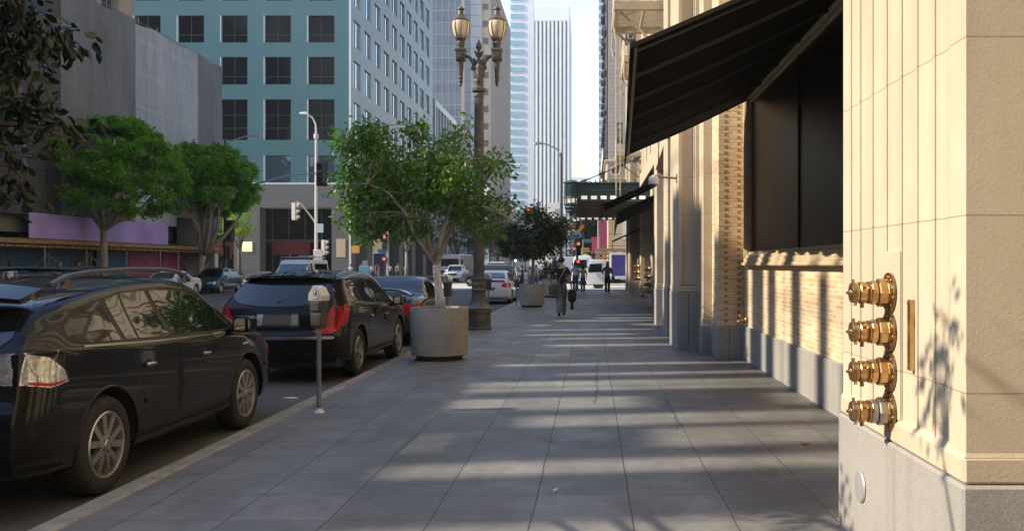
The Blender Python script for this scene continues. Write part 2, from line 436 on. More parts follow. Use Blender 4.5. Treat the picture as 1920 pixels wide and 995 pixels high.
M_rubber = mat('tyre_rubber', (.018,.018,.018), .8, bump=.2, bscale=60, coords='obj')
M_whitep = mat('white_enamel', (.72,.72,.70), .4, noise=.05)
M_bronze = mat('bronze', (.62,.40,.19), .30, metal=.95, noise=.35, nscale=26, c2=(.42,.25,.10), bump=.25, bscale=90, bdist=.002, rvar=.12)
M_teal = mat('teal_iron', (.035,.075,.085), .5, noise=.3, nscale=9, bump=.3)
# ------------------------------------------------------------------ ground, roads, pavements
def sheet(name, x0, x1, y0, y1, z, m, label=None):
    o = MB().add([(x0,y0,z),(x1,y0,z),(x1,y1,z),(x0,y1,z)], [(0,1,2,3)]).build(name, m); tag(o, label, kind='structure'); return o
sheet('ground', -2500, 2500, -600, 5000, -.17, M_conc)
KX, FX = -3.3, -24.6          # near and far kerb lines of the street
CY0, CY1 = 57.4, 86.5         # the cross street
sheet('road', FX-.5, KX+.05, -60, 1500, -.15, M_asph)
M_crc = mat('cross_street_concrete', (.50,.49,.46), .8, noise=.2, nscale=1.5, bump=.3)
sheet('cross_road', -400, 400, CY0-.5, CY1+.5, -.146, M_asph)
sheet('crossing_pavement', -400, 400, 64.5, CY1-2, -.1435, M_crc)
def slab(name, x0, x1, y0, y1, z0, z1, m):
    o = MB().bbox(x0, x1, y0, y1, z0, z1, .012).build(name, m); tag(o, kind='structure'); return o
slab('sidewalk', KX+.16, 60, -40, CY0-.16, -.3, 0, M_pav)
M_fpav = mat('far_paving', (.27,.265,.255), .8, noise=.2, nscale=1.2)
slab('far_sidewalk', -80, FX-.16, -60, 64.6, -.3, -.002, M_fpav)
slab('corner_sidewalk', -90, -20.2, CY1+.16, 700, -.3, -.002, M_fpav)
slab('corner_sidewalk', -2.6, 90, CY1+.16, 700, -.3, -.002, M_fpav)
def kerb(x0, x1, y0, y1, m=M_kerb, step=1.8):
    # kerb of separate stones
    mb = MB(); along_y = (y1-y0) > (x1-x0); a0, a1 = (y0, y1) if along_y else (x0, x1); a = a0
    while a < a1 - .01:
        b = min(a+step, a1); dz = random.uniform(-.004, .006)
        if along_y: mb.bbox(x0+random.uniform(-.006,.006), x1, a+.004, b-.004, -.3, .004+dz, .02)
        else: mb.bbox(a+.004, b-.004, y0, y1, -.3, .004+dz, .02)
        a = b
    o = mb.build('kerb', m); tag(o, kind='structure'); return o
kerb(KX, KX+.16, -40, 11.7); kerb(KX, KX+.16, 11.7, 12.4, mat('faded_red', (.30,.14,.13), .8, noise=.3, nscale=9, c2=(.30,.27,.25))); kerb(KX, KX+.16, 12.4, CY0)
kerb(KX+.16, 60, CY0-.16, CY0)
kerb(FX-.16, FX, -60, 56); kerb(FX-.16, FX, 56, 64.6, M_redk); kerb(-80, FX-.16, 64.6, 64.76)
kerb(-20.36, -20.2, CY1, 400, step=6); kerb(-90, -20.36, CY1, CY1+.16, step=6)
kerb(-2.6, -2.44, CY1, 400, step=6); kerb(-2.44, 90, CY1, CY1+.16, step=6)
# gutter strip of pale concrete beside the near kerb
sheet('gutter', KX-.32, KX+.01, -40, CY0-2, -.146, M_kerb)
mk = MB()
def mark(x0, x1, y0, y1): mk.add([(x0,y0,-.138),(x1,y0,-.138),(x1,y1,-.138),(x0,y1,-.138)], [(0,1,2,3)])
for k in range(-3, 8):
    y = 12 + k*7.3
    if y+2.6 < 57: mark(-17.0, -16.86, y, y+2.6); mark(-10.6, -10.46, y, y+2.6)
for k in range(6):
    y = 95 + k*9
    mark(-14.6, -14.46, y, y+3); mark(-8.6, -8.46, y, y+3)
mark(-24.4, -3.6, 58.6, 58.9); mark(-24.4, -3.6, 62.6, 62.9); mark(-24.0, -14.2, 55.6, 56.1)
mark(-20, -3.2, 83.6, 83.9); mark(-20, -3.2, 80.6, 80.9)
o = mk.build('lane_markings', M_white); tag(o, kind='structure')
mk = MB()
for k in range(-4, 9):
    y = 12 + k*5.6
    if y+4.4 < 56: mark(-13.95, -13.83, y, y+4.4)
mark(-13.7, -13.58, -20, 56)
o = mk.build('centre_line', M_yel); tag(o, kind='structure')
# cracks in the pavement
cr = MB()
def crack(pts, w=.006):
    p = []
    for i in range(len(pts)-1):
        a, b = Vector(pts[i]), Vector(pts[i+1]); n = max(2, int((b-a).length/.07))
        for k in range(n):
            q = a.lerp(b, k/n); p.append(q + Vector((random.uniform(-.03,.03), random.uniform(-.015,.015))))
    p.append(Vector(pts[-1]))
    vs = []; fs = []
    for i, q in enumerate(p):
        ww = w*random.uniform(.4, 1.2)*(1 if 0 < i < len(p)-1 else .1)
        vs += [(q.x-ww, q.y, .0035), (q.x+ww, q.y, .0035)]
        if i: fs.append((2*i-2, 2*i-1, 2*i+1, 2*i))
    cr.add(vs, fs)
def gp(px, y): d = EYE*F/(y-498); return Vector(((px-1110)/F*d, d))
crack([gp(1122,672), gp(1120,690), gp(1119,715), gp(1118,745), gp(1114,760)], .006)
crack([gp(1247,750), gp(1262,775), gp(1274,795), gp(1268,808)], .004)
crack([gp(1124,745), gp(1104,748)], .004)
o = cr.build('pavement_crack', mat('crack_dirt', (.05,.048,.045), .9)); tag(o, kind='structure')
# scraps on the pavement
def scrap(name, px, y, pts, m, label, cat, z=.006):
    c = gp(px, y); mb = MB(); n = len(pts)
    vs = [(a, b, .004+.012*random.random()) for a, b in pts] + [(a, b, 0) for a, b in pts]
    mb.add(vs, [tuple(range(n))] + [(i, (i+1) % n, (i+1) % n+n, i+n) for i in range(n)])
    o = mb.build(name, m, loc=(c.x, c.y, z)); tag(o, label, cat)
M_yleaf = mat('yellow_leaf', (.60,.50,.06), .6); M_oleaf = mat('orange_leaf', (.55,.26,.05), .6); M_paper = mat('paper', (.75,.75,.75), .7)
scrap('paper_scrap', 1041, 921, [(-.015,-.03),(-.008,-.035),(.018,.03),(.01,.035)], M_paper, 'small white paper scrap on the pavement slabs in the foreground', 'litter')
scrap('paper_scrap', 545, 748, [(-.09,-.01),(0,-.03),(.09,.0),(.05,.02),(-.03,.012)], M_paper, 'crumpled white paper strip on the kerb beside the nearest parking meter', 'litter')
scrap('fallen_leaf', 1508, 833, [(-.04,0),(-.015,-.018),(.01,-.02),(.045,0),(.012,.02),(-.015,.016)], M_oleaf, 'orange fallen leaf on the dark slabs near the wall', 'leaf')
scrap('fallen_leaf', 753, 664, [(-.08,0),(-.03,-.05),(.04,-.04),(.09,.01),(.03,.05),(-.03,.04)], M_yleaf, 'yellow fallen leaf on the kerb behind the round concrete planter', 'leaf')
# ------------------------------------------------------------------ the stone building on the right
bld = thing('stone_building', 'cream stone building with buff brick bays and grey granite base along the sidewalk', 'building', (2.55, 20, 0))
TOPZ = 38
def rb(name, x0, x1, y0, y1, z0, z1, m, b=.006):
    return MB().bbox(x0, x1, y0, y1, z0, z1, b).build(name, m, bld, world=True)
# fluted near pillar ------------------------------------------------------
def flute_profile(y0, y1, X, edges, amp=.012, saw=.007, depth=1.2):
    pts = []
    for a, b in zip(edges[:-1], edges[1:]):
        for k in range(9):
            t = k/8
            y = a + (b-a)*t
            x = X + saw*t + amp*math.sin(PI*t)**.8
            pts.append((x, y))
    return [(X+depth, y0), (X, y0)] + [(X, edges[0]-.002)] + pts + [(X, y1)] + [(X+depth, y1)]
e = [3.76, 3.93, 4.14, 4.35, 4.57, 4.80, 5.02, 5.20, 5.33]
mb = MB(); mb.prism(flute_profile(3.6, 5.36, 1.49, e), .80, TOPZ)
auto_smooth(mb.build('fluted_pillar', M_cream2, bld, world=True), 25)
mb = MB(); mb.bbox(1.475, 2.7, 3.588, 5.37, .68, .79, .012); mb.hull([(1.48,3.592,.785),(2.7,3.592,.785),(1.48,5.365,.785),(2.7,5.365,.785),(1.5,3.605,.815),(2.7,3.605,.815),(1.5,5.35,.815),(2.7,5.35,.815)])
mb.build('pillar_plinth', M_cream, bld, world=True)
mb = MB()
mb.bbox(1.465, 1.80, 3.575, 4.38, -.05, .678, .012); mb.bbox(1.803, 2.7, 3.575, 4.38, -.05, .678, .012); mb.bbox(1.465, 2.7, 4.384, 5.38, -.05, .678, .012)
mb.build('pillar_base', M_gran, bld, world=True)
mb = MB(); mb.lathe([(.0,0),(.085,0),(.088,.004),(.08,.012),(0,.014)], (1.464,4.92,.35), 24, axis=(-1,0,0)); 
mb.build('drain_cover', mat('drain_metal', (.36,.36,.36), .5, metal=.3, noise=.15), bld, world=True)
mb = MB(); mb.bbox(1.478, 1.502, 4.205, 4.24, 1.06, 1.39, .002); mb.cyl((1.472,4.222,1.375),(1.48,4.222,1.375),.006,n=8); mb.cyl((1.472,4.222,1.075),(1.48,4.222,1.075),.006,n=8)
mb.build('bronze_nameplate', M_bronze, bld, world=True)
# flat mounting strip behind the hose connections
rb('mounting_panel', 1.482, 1.52, 4.36, 4.62, .80, 1.62, M_cream2, .004)
# side nearer the camera: next bay of wall, out of frame
rb('near_wall', 2.55, 12, -25, 3.7, -.05, TOPZ, M_cream)
for y in (-3.2, -10.0, -17.0): rb('near_pillar', 1.49, 2.7, y-1.76, y, -.05, TOPZ, M_cream)
# window bay 5.36 .. 15.15 -------------------------------------------------
WX = 2.55
mb = MB(); mb.box(WX, 12, 5.2, 15.4, .552, 1.60); mb.box(WX, 12, 5.2, 7.2, 1.60, 4.3); mb.box(WX, 12, 14.62, 15.4, 1.60, 4.3)
mb.build('brick_wall', M_brick, bld, world=True)
rb('upper_wall', WX, 12, 5.2, 16.2, 4.302, TOPZ, M_cream)
mb = MB()
for a, b in ((5.38, 8.6), (8.604, 11.9), (11.904, 15.14)): mb.bbox(WX-.03, WX+.3, a, b, -.05, .55, .008)
mb.build('granite_base', M_gran, bld, world=True)
# window: stepped tan frame, black panes
win = MB()
def frame(y0, y1, z0, z1, x, w, d):
    win.bbox(x, x+d, y0, y1, z0, z0+w, .006); win.bbox(x, x+d, y0, y1, z1-w, z1, .006)
    win.bbox(x, x+d, y0, y0+w, z0+w+.001, z1-w-.001, .006); win.bbox(x, x+d, y1-w, y1, z0+w+.001, z1-w-.001, .006)
frame(7.1, 14.72, 1.60, 4.34, WX-.085, .07, .3)
frame(7.17, 14.65, 1.67, 4.27, WX-.06, .05, .3)
frame(7.22, 14.6, 1.72, 4.22, WX-.02, .05, .3)
wf = win.build('window_frame', M_tan, bld, world=True)
mb = MB(); mb.box(WX+.03, WX+.06, 7.2, 14.62, 1.7, 4.25)
mb.build('window_pane', mat('black_pane', (.010,.0105,.010), .34, spec=.22, noise=.4, nscale=1.1), bld, world=True)
mb = MB()
for y in (11.25,): mb.box(WX+.01, WX+.03, y-.008, y+.008, 1.76, 4.18)
mb.build('window_mullion', M_black, bld, world=True)
mb = MB(); mb.bbox(WX-.11, WX+.1, 7.0, 14.8, 1.545, 1.60, .012); mb.build('window_sill', M_tan, bld, world=True)
# brick pier with brown headers -------------------------------------------
rb('brick_pier', 2.12, 2.9, 15.15, 15.98, .535, TOPZ, M_brick, .003)
mb = MB()
mb.bbox(2.105, 2.30, 15.13, 15.97, -.05, .533, .01); mb.bbox(2.304, 2.7, 15.13, 15.97, -.05, .533, .01)
mb.build('pier_base', M_gran, bld, world=True)
mb = MB(); z = .60
k = 0
while z < 4.6:
    xx = 2.245 if k % 2 == 0 else 2.46
    mb.box(xx-.026, xx+.026, 15.146, 15.2, z, z+.046)
    z += .052; k += 1
mb.build('header_bricks', M_hdr, bld, world=True)
# pilasters: shaft with a recessed panel on the face towards the camera -----
def pilaster(x, y0, y1, x1, zg, top=TOPZ, panel=True, m=M_cream):
    mb = MB()
    if panel:
        w = x1-x; a = x+.16*w*1.2; b = x1-.24*w
        mb.bbox(x, a, y0, y1, zg+.13, top, .01); mb.bbox(b, x1, y0, y1, zg+.13, top, .01)
        mb.bbox(a-.004, a+.035, y0+.025, y1, zg+.14, top, .012); mb.bbox(b-.035, b+.004, y0+.025, y1, zg+.14, top, .012)
        mb.box(a, b, y0+.045, y1-.01, zg+.14, top-.01)
        mb.bbox(x-.008, x1, y0-.008, y1+.008, zg+.004, zg+.128, .01)
    else:
        mb.bbox(x, x1, y0, y1, zg+.004, top, .018); mb.bbox(x-.012, x1, y0-.012, y1+.012, zg+.004, zg+.09, .01)
    mb.build('pilaster', m, bld, world=True)
    g = MB(); w = x1-x
    if w > .34: g.bbox(x-.02, x+w*.45, y0-.02, y1+.02, -.05, zg, .012); g.bbox(x+w*.45+.005, x1, y0-.02, y1+.02, -.05, zg, .012)
    else: g.bbox(x-.02, x1, y0-.02, y1+.02, -.05, zg, .012)
    g.build('pilaster_base', M_gran, bld, world=True)
pilaster(1.955, 15.99, 16.5, 2.8, .52, panel=False)
pilaster(1.57, 16.46, 18.1, 1.975, 1.06)
pilaster(1.64, 19.75, 20.75, 2.7, 1.03, panel=False)
pilaster(1.69, 23.67, 24.6, 2.7, .95)
pilaster(2.29, 34.5, 35.6, 3.4, .8, top=9, panel=False)
pilaster(2.48, 45.9, 47.0, 3.6, .6, top=9)
pilaster(2.12, 51.4, 52.6, 2.8, .55, top=9)
pilaster(2.12, 55.9, CY0-.3, 3.4, .55, top=TOPZ)
rb('recessed_wall', 2.75, 12, 16.2, 24.3, -.05, TOPZ, M_cream)
rb('recessed_wall', 3.25, 12, 24.3, CY0-.5, -.05, 9, M_cream)
rb('upper_wall', 3.1, 12, 33.2, CY0-.35, 9.004, TOPZ, M_cream)
# upper facade between the near bays, with vertical ribs
rb('upper_wall', 1.9, 12, 24.7, 33.2, 4.9, TOPZ, M_cream)
mb = MB()
for y in (25.2, 26.4, 27.0, 28.4, 29.0, 30.4, 31.0, 32.3): mb.bbox(1.79, 1.95, y, y+.42, 4.7, TOPZ-.5, .03)
mb.bbox(1.75, 1.95, 24.7, 33.2, 4.4, 4.9, .02)
mb.build('facade_rib', M_cream, bld, world=True)
mb = MB()
for y in (35.8, 37.4, 39, 40.6, 43.4, 45.8, 48, 50, 52.6, 54.6): mb.bbox(2.95, 3.15, y, y+.6, 4.6, TOPZ-.5, .03)
mb.build('facade_rib', M_cream, bld, world=True)
mb = MB(); mb.hull([(1.66,20.76,4.35),(1.66,23.66,4.05),(2.76,20.76,4.35),(2.76,23.66,4.05),(1.66,20.76,4.9),(1.66,23.66,4.9),(2.76,20.76,4.9),(2.76,23.66,4.9)])
mb.bbox(1.62, 2.76, 18.11, 19.74, 4.3, 4.9, .02)
mb.build('door_lintel', M_cream, bld, world=True)
# upper windows out of frame, seen only from a step aside
for yc in (11.0, 28.9+.02, 39.0, 48.0):
    X0 = {11.0: WX, 39.0: 3.1, 48.0: 3.1}.get(yc, 1.9)
    for zz in (6.2, 10.4, 14.6, 18.8):
        wm = MB(); wm.bbox(X0-.05, X0+.1, yc-.95, yc+.95, zz-.1, zz+2.5, .01); wm.mat(1).box(X0-.065, X0+.02, yc-.85, yc-.03, zz, zz+2.4); wm.box(X0-.065, X0+.02, yc+.03, yc+.85, zz, zz+2.4)
        wm.build('window', [M_tan, M_dark], bld, world=True)
rb('cornice', 1.2, 12, -25, CY0-.1, TOPZ, TOPZ+.8, M_cream, .1)
# roller shutters and doors in the far bays
M_door = mat('dark_bronze_door', (.06,.045,.03), .4, noise=.2)
for a, b in ((18.15, 19.7), (20.9, 23.5)):
    d = MB(); d.box(2.70, 2.76, a+.12, b-.12, .03, 3.3); 
    for k in range(3): d.bbox(2.68, 2.72, a+.2+k*(b-a-.4)/2-.03, a+.2+k*(b-a-.4)/2+.03, .03, 3.3, .005)
    d.build('door', M_door, bld, world=True)
for a, b in ((25.2, 29.2), (29.8, 34.0), (36.2, 40.5), (41.2, 45.4), (47.6, 51.0), (53.1, 55.5)):
    d = MB(); d.box(3.2, 3.26, a, b, .6, 3.2); d.mat(1).bbox(3.17, 3.24, a-.08, a, .5, 3.3, .01); d.bbox(3.17, 3.24, b, b+.08, .5, 3.3, .01); d.bbox(3.17, 3.24, a, b, 3.2, 3.3, .01); d.bbox(3.17, 3.24, a, b, .5, .6, .01); d.bbox(3.17, 3.24, (a+b)/2-.03, (a+b)/2+.03, .6, 3.2, .01)
    d.build('shop_window', [mat_glass('shop_glass'), M_tan], bld, world=True)
# small bronze spigot low on the wall by the pier
mb = MB(); mb.lathe([(0,0),(.05,0),(.05,.012),(.025,.02),(.022,.03),(0,.03)], (2.517,14.8,.66), 14, axis=(-1,0,0))
mb.tube([(2.50,14.8,.66),(2.44,14.8,.66),(2.40,14.8,.64),(2.37,14.8,.57)], [.018,.02,.022,.016], 10); mb.tube([(2.43,14.8,.67),(2.42,14.8,.73)], .008, 6); mb.tube([(2.42,14.76,.735),(2.42,14.84,.735)], .01, 6)
sp_ = thing('wall_spigot', 'small bronze water spigot low on the granite by the brick pier', 'spigot', (2.5,14.8,.6)); sp_o = mb.build('spigot_body', M_bronze, sp_, world=True)
sp_o.data.polygons.foreach_set('use_smooth', [True]*len(sp_o.data.polygons))
# ------------------------------------------------------------------ bronze hose connections
def hose_connection(loc, label, steel=False, group='bronze hose connections in a column on the fluted pillar', grime=0, capl=.0):
    t = thing('hose_connection', label, 'hose connection', loc, 0, group)
    fl = MB().smooth()
    fl.lathe([(0,0),(.098,0),(.102,.004),(.1,.012),(.088,.014),(.086,.010),(.062,.012),(.06,.022),(0,.022)], n=40, axis=(-1,0,0))
    for k in range(10):
        a = 2*PI*k/10+.3; fl.ell((-.013, .075*math.cos(a), .075*math.sin(a)), (.006,.010,.010), 8, 6)
    auto_smooth(fl.build('flange', M_bronze, t), 30)
    hx = MB(); s = .022
    hx.lathe([(.0,s),(.066,s),(.070,s+.006),(.070,s+.040),(.066,s+.046),(0,s+.046)], n=8, axis=(-1,0,0))
    hx.lathe([(.0,s+.045),(.052,s+.045),(.060,s+.052),(.060,s+.075),(.052,s+.082),(0,s+.082)], n=8, axis=(-1,0,0))
    hx.build('hex_coupling', mat('aged_steel', (.44,.40,.34), .38, metal=.85, noise=.25, nscale=30, c2=(.28,.25,.21)) if steel else M_bronze, t)
    sw = MB(); q = s+.082
    sw.lathe([(0,q-.001),(.050,q-.001),(.056,q+.003),(.056,q+.008),(.048,q+.010),(.050,q+.020),(.054,q+.024),(.054,q+.050),(.050,q+.054),(0,q+.054)], n=32, axis=(-1,0,0))
    for a in (.5, 2.6, 4.7): sw.tube([(-(q+.036), .05*math.cos(a), .05*math.sin(a)), (-(q+.036), .074*math.cos(a), .074*math.sin(a))], [.009,.011], 8)
    auto_smooth(sw.build('swivel_ring', M_bronze, t), 35)
    cp = MB(); q += .056
    cp.lathe([(0,q),(.045,q),(.050,q+.003),(.0505,q+.030),(.047,q+.036),(.030,q+.040),(.018,q+.040),(.016,q+.046),(0,q+.046)], n=32, axis=(-1,0,0),
             flute=lambda r, z, a: r*(1-.02*(math.cos(a*16) > .6)) if r > .04 else r)
    cp.tube([(-(q+.044),-.0,0),(-(q+.058),0,0)], [.010,.007], 8)
    for a in (1.3, 4.4): cp.tube([(-(q+.018), .046*math.cos(a), .046*math.sin(a)), (-(q+.018), .066*math.cos(a), .066*math.sin(a))], [.008,.009], 8)
    auto_smooth(cp.build('cap', M_bronze, t), 35)
    ch = MB(); ch.tube([(-.02,.01,-.09),(-.022,.012,-.108),(-.018,.008,-.118)], .004, 6); ch.build('drip_tail', M_bronze, t)
    return t
names = ['topmost bronze hose connection on the fluted pillar', 'second bronze hose connection from the top on the fluted pillar',
         'third bronze hose connection from the top on the fluted pillar', 'lowest hose connection on the fluted pillar with a grey steel coupling']
for (zc, nm, st) in zip((1.415, 1.222, 1.025, .828), names, (0,0,0,1)):
    o = hose_connection((1.481, 4.49, zc), nm, st)
proto = [o for o in col.objects if o.get('category') == 'hose connection'][0]
for k, zc in enumerate((1.42, 1.12, .82, .56)):
    c = copy_tree(proto); c.location = (2.27, 34.7, zc); c.scale = (1.35,)*3
    c['label'] = ['highest','second highest','second lowest','lowest'][k] + ' dark hose connection on the distant pillar beside the sitting man'; c['group'] = 'hose connections on the distant pillar'
for k, zc in enumerate((1.5, 1.2, .9)):
    c = copy_tree(proto); c.location = (2.46, 46.1, zc); c.scale = (1.6,)*3
    c['label'] = ['top','middle','bottom'][k] + ' hose connection of the far trio left of the sitting man'; c['group'] = 'hose connections on the farthest pillar'
# ------------------------------------------------------------------ security camera
sc_ = thing('security_camera', 'white dome security camera on a bracket from the pilaster', 'security camera', (1.13, 16.6, 3.1))
mb = MB(); mb.tube([(1.57,16.7,3.16),(1.3,16.62,3.17),(1.16,16.6,3.19),(1.13,16.6,3.19)], .02, 8); mb.bbox(1.555,1.575,16.62,16.78,3.08,3.24,.004)
auto_smooth(mb.build('bracket', M_grey, sc_, world=True))
mb = MB(); mb.lathe([(0,.11),(.03,.11),(.035,.09),(.06,.085),(.088,.07),(.092,.03),(.095,-.05),(.09,-.06),(0,-.06)], (1.13,16.6,3.1), 24)
auto_smooth(mb.build('housing', M_whitep, sc_, world=True), 30)
mb = MB().smooth(); mb.ell((1.13,16.6,3.04), (.068,.068,.062), 20, 10); mb.build('dome', mat_glass('dome_glass', (.02,.02,.025), .05, wave=0), sc_, world=True)
# ------------------------------------------------------------------ awnings
M_awn = mat('black_awning_fabric', (.004,.004,.0045), .85, spec=.08, noise=.25, nscale=3, bump=.4, bscale=240, bdist=.002)
def awning(label, A, B, C, D, n_seam, val=.17, group='black awnings over the sidewalk'):
    # A near wall, B near outer, C far outer, D far wall
    A, B, C, D = map(Vector, (A, B, C, D))
    t = thing('awning', label, 'awning', (A+D)/2, 0, group)
    def P(u, v):   # u along street, v from wall to outer edge, a little sag
        p = A.lerp(D, u).lerp(B.lerp(C, u), v); 
        p.z -= .035*math.sin(PI*v)*(1-.35*abs(math.cos(PI*u*n_seam))); return p
    mb = MB().smooth(); nu, nv = n_seam*10, 12
    n = (B-A).cross(D-A).normalized(); n = n if n.z > 0 else -n
    vs = [P(i/nu, j/nv) + n*.006 for i in range(nu+1) for j in range(nv+1)] + [P(i/nu, j/nv) - n*.006 for i in range(nu+1) for j in range(nv+1)]
    S = (nu+1)*(nv+1); fs = []
    for i in range(nu):
        for j in range(nv):
            a = i*(nv+1)+j; b = a+nv+1
            fs += [(a,b,b+1,a+1), (a+S,a+1+S,b+1+S,b+S)]
    for i in range(nu):
        a = i*(nv+1); b = a+nv+1; fs += [(a,a+S,b+S,b), (a+nv,b+nv,b+nv+S,a+nv+S)]
    for j in range(nv):
        a = j; fs += [(a,a+1,a+1+S,a+S)]; a = nu*(nv+1)+j; fs += [(a,a+S,a+1+S,a+1)]
    mb.add(vs, fs); mb.build('canopy_fabric', M_awn, t, world=True)
    # rolled side hems and the seams between widths, as folded fabric below the sheet
    for i in range(n_seam+1):
        sm = MB()
        u = i/n_seam; du = .018/(D-A).length
        r1 = []; r2 = []
        for j in range(nv+1):
            p = P(u, j/nv)
            r1.append([p + Vector((0,-.03,-.006)), p + Vector((0,.012,-.006)), p + Vector((0,.004,-.042 if 0 < i < n_seam else -.03)), p + Vector((0,-.012,-.042 if 0 < i < n_seam else -.03))])
        sm.ring_loft(r1)
        sm.build('seam', mat('awning_seam', (.032,.03,.027), .7, bump=.3, bscale=200, bdist=.002), t, world=True)  # paler seam colour paints the light coming through the seams
    vb = MB(); m = n_seam*14; top = []; bot = []
    for i in range(m+1):
        u = i/m; p = B.lerp(C, u)
        top.append(p); bot.append(p + Vector((.012*math.sin(u*40), 0, -val*(.78+.22*abs(math.sin(PI*u*n_seam*2))))))
    vs = []; 
    for p, q in zip(top, bot): vs += [p+Vector((-.004,0,0)), q+Vector((-.004,0,0)), q+Vector((.004,0,0)), p+Vector((.004,0,0))]
    fs = []
    for i in range(m):
        for k in range(4): fs.append((4*i+k, 4*i+(k+1) % 4, 4*i+4+(k+1) % 4, 4*i+4+k))
    fs += [(0,1,2,3), (4*m+3,4*m+2,4*m+1,4*m)]
    vb.add(vs, fs); vb.build('valance', M_awn, t, world=True)
    br = MB(); br.tube([B+Vector((.03,0,.0)), C+Vector((.03,0,.0))], .035, 8); br.build('front_bar', M_black, t, world=True)
    for u in (.02, .98):
        ar = MB(); a = A.lerp(D, u); b = B.lerp(C, u); ar.tube([a+Vector((0,0,-.05)), a.lerp(b,.5)+Vector((0,0,-.07)), b+Vector((.03,0,-.02))], .014, 6); ar.build('folding_arm', M_black, t, world=True)
    return t
awning('large black fabric awning nearest the camera above the black window', (2.50,7.01,4.27), (.298,7.01,3.26), (.534,14.6,3.34), (2.50,14.6,4.25), 6, val=.26)
awning('second black awning down the sidewalk above the white dome camera', (2.6,27.2,4.45), (.29,27.2,3.38), (.34,29.9,3.36), (2.6,29.9,4.45), 2, val=.42)
awning('third black awning down the sidewalk below the iron marquee', (3.0,30.5,4.38), (.83,30.5,3.35), (.95,38.4,3.25), (3.0,38.4,4.3), 5, val=.5)
awning('smallest and farthest black awning beyond the iron marquee', (3.2,50.2,3.9), (1.12,50.2,2.92), (1.16,51.2,2.9), (3.2,51.2,3.9), 1, val=.5)
# ------------------------------------------------------------------ iron marquee
mq = thing('iron_marquee', 'dark teal ornate iron marquee with corner lanterns hung over the sidewalk', 'marquee', (1, 48, 4.4))
def mp(name, mb, m, sm=False):
    o = mb.build(name, m, mq, world=True); 
    if sm: auto_smooth(o, 35)
    return o
M_lamp = mat('milk_glass', (.75,.74,.70), .3, emit=.35, ecol=(1,.9,.75))
M_soff = mat('bronze_soffit', (.17,.11,.055), .55, noise=.2, nscale=2)
mb = MB(); mb.bbox(-.95, 3.1, 42.1, 55.9, 4.52, 4.60, .01)
for k in range(8): mb.bbox(-.9, 3.05, 42.3+k*1.7, 42.5+k*1.7, 4.46, 4.53, .01)
mp('soffit', mb, M_soff)
mb = MB(); mb.bbox(-1.0, 3.1, 42.0, 42.15, 4.50, 5.34, .01); mb.bbox(-1.03, 3.1, 41.93, 42.2, 5.34, 5.42, .02); mb.bbox(-1.03, 3.1, 41.93, 42.2, 4.50, 4.56, .02); mb.bbox(-1.03, 3.1, 41.95, 42.2, 5.0, 5.05, .01)
mb.bbox(-1.0, 3.1, 42.2, 55.9, 5.2, 5.3, .02)
mb.bbox(-1.06, -.92, 42.0, 56.0, 4.36, 5.34, .01); mb.bbox(-1.0, 3.1, 55.85, 56.0, 4.34, 5.3, .01)
for k in range(9):
    x = -.62 + k*.45
    mb.bbox(x-.02, x+.02, 41.96, 42.02, 4.8, 5.34, .005)
    for a in (0, .12, .24): mb.bbox(x+.06+a, x+.09+a, 41.97, 42.01, 5.07, 5.33, .003)
    mb.bbox(x+.03, x+.40, 41.97, 42.01, 5.17, 5.20, .003)
mp('fascia', mb, M_teal)
mb = MB()
for k in range(17):
    x = -.75 + k*.23
    mb.hull([(x-.05,42.03,5.42),(x+.05,42.03,5.42),(x-.05,42.07,5.42),(x+.05,42.07,5.42),(x,42.05,5.56 if k % 2 == 0 else 5.48)])
mp('cresting', mb, M_teal)
mb = MB()
for k in range(7):
    x = -.50 + k*.45; mb.bbox(x, x+.28, 41.965, 42.0, 4.62, 4.78, .01)
mp('light_panel', mb, M_lamp)
mb = MB()
for k in range(9):
    x = -.70 + k*.42; mb.bbox(x, x+.26, 55.82, 55.86, 4.38, 4.50, .01)
mp('light_panel', mb, M_lamp)
def lantern(c, s=1.0):
    x, y, z = c; mb = MB()
    mb.lathe([(0,.98),(.12,.96),(.36,.88),(.38,.84),(.30,.80),(.29,.22),(.35,.19),(.36,.13),(.29,.11)], (x,y,z), 8)
    for k in range(8):
        a = 2*PI*k/8
        mb.box(x+.29*math.cos(a)-.03, x+.29*math.cos(a)+.03, y+.29*math.sin(a)-.03, y+.29*math.sin(a)+.03, z-.1, z+.86)
    mb.lathe([(.33,-.10),(.35,-.14),(.33,-.2),(.29,-.26),(.31,-.30),(.27,-.36),(.23,-.42),(.25,-.46),(.18,-.54),(.10,-.60),(.04,-.70),(0,-.74)], (x,y,z), 8)
    for k in range(8):
        a = 2*PI*(k+.5)/8; mb.ell((x+.27*math.cos(a), y+.27*math.sin(a), z-.33), (.07,.07,.05), 8, 6); mb.ell((x+.17*math.cos(a), y+.17*math.sin(a), z-.55), (.05,.05,.04), 8, 6)
        # lattice on the faces
        for q in (.3, .42, .54, .66): 
            mb.cbox((x+.277*math.cos(a), y+.277*math.sin(a), z+q), (.03,.16,.02), Matrix.Rotation(a, 3, 'Z') @ Matrix.Rotation(.7, 3, 'X')); mb.cbox((x+.277*math.cos(a), y+.277*math.sin(a), z+q), (.03,.16,.02), Matrix.Rotation(a, 3, 'Z') @ Matrix.Rotation(-.7, 3, 'X'))
    o = mb.build('lantern', M_teal, mq, world=True)
    g = MB(); g.lathe([(.26,-.095),(.265,.105)], (x,y,z), 8); g2 = g.build('lantern_glass', M_lamp, None); g2.parent = o
    return o
lantern((-.97, 42.0, 4.55)); lantern((-.97, 56.0, 4.40))
mb = MB()
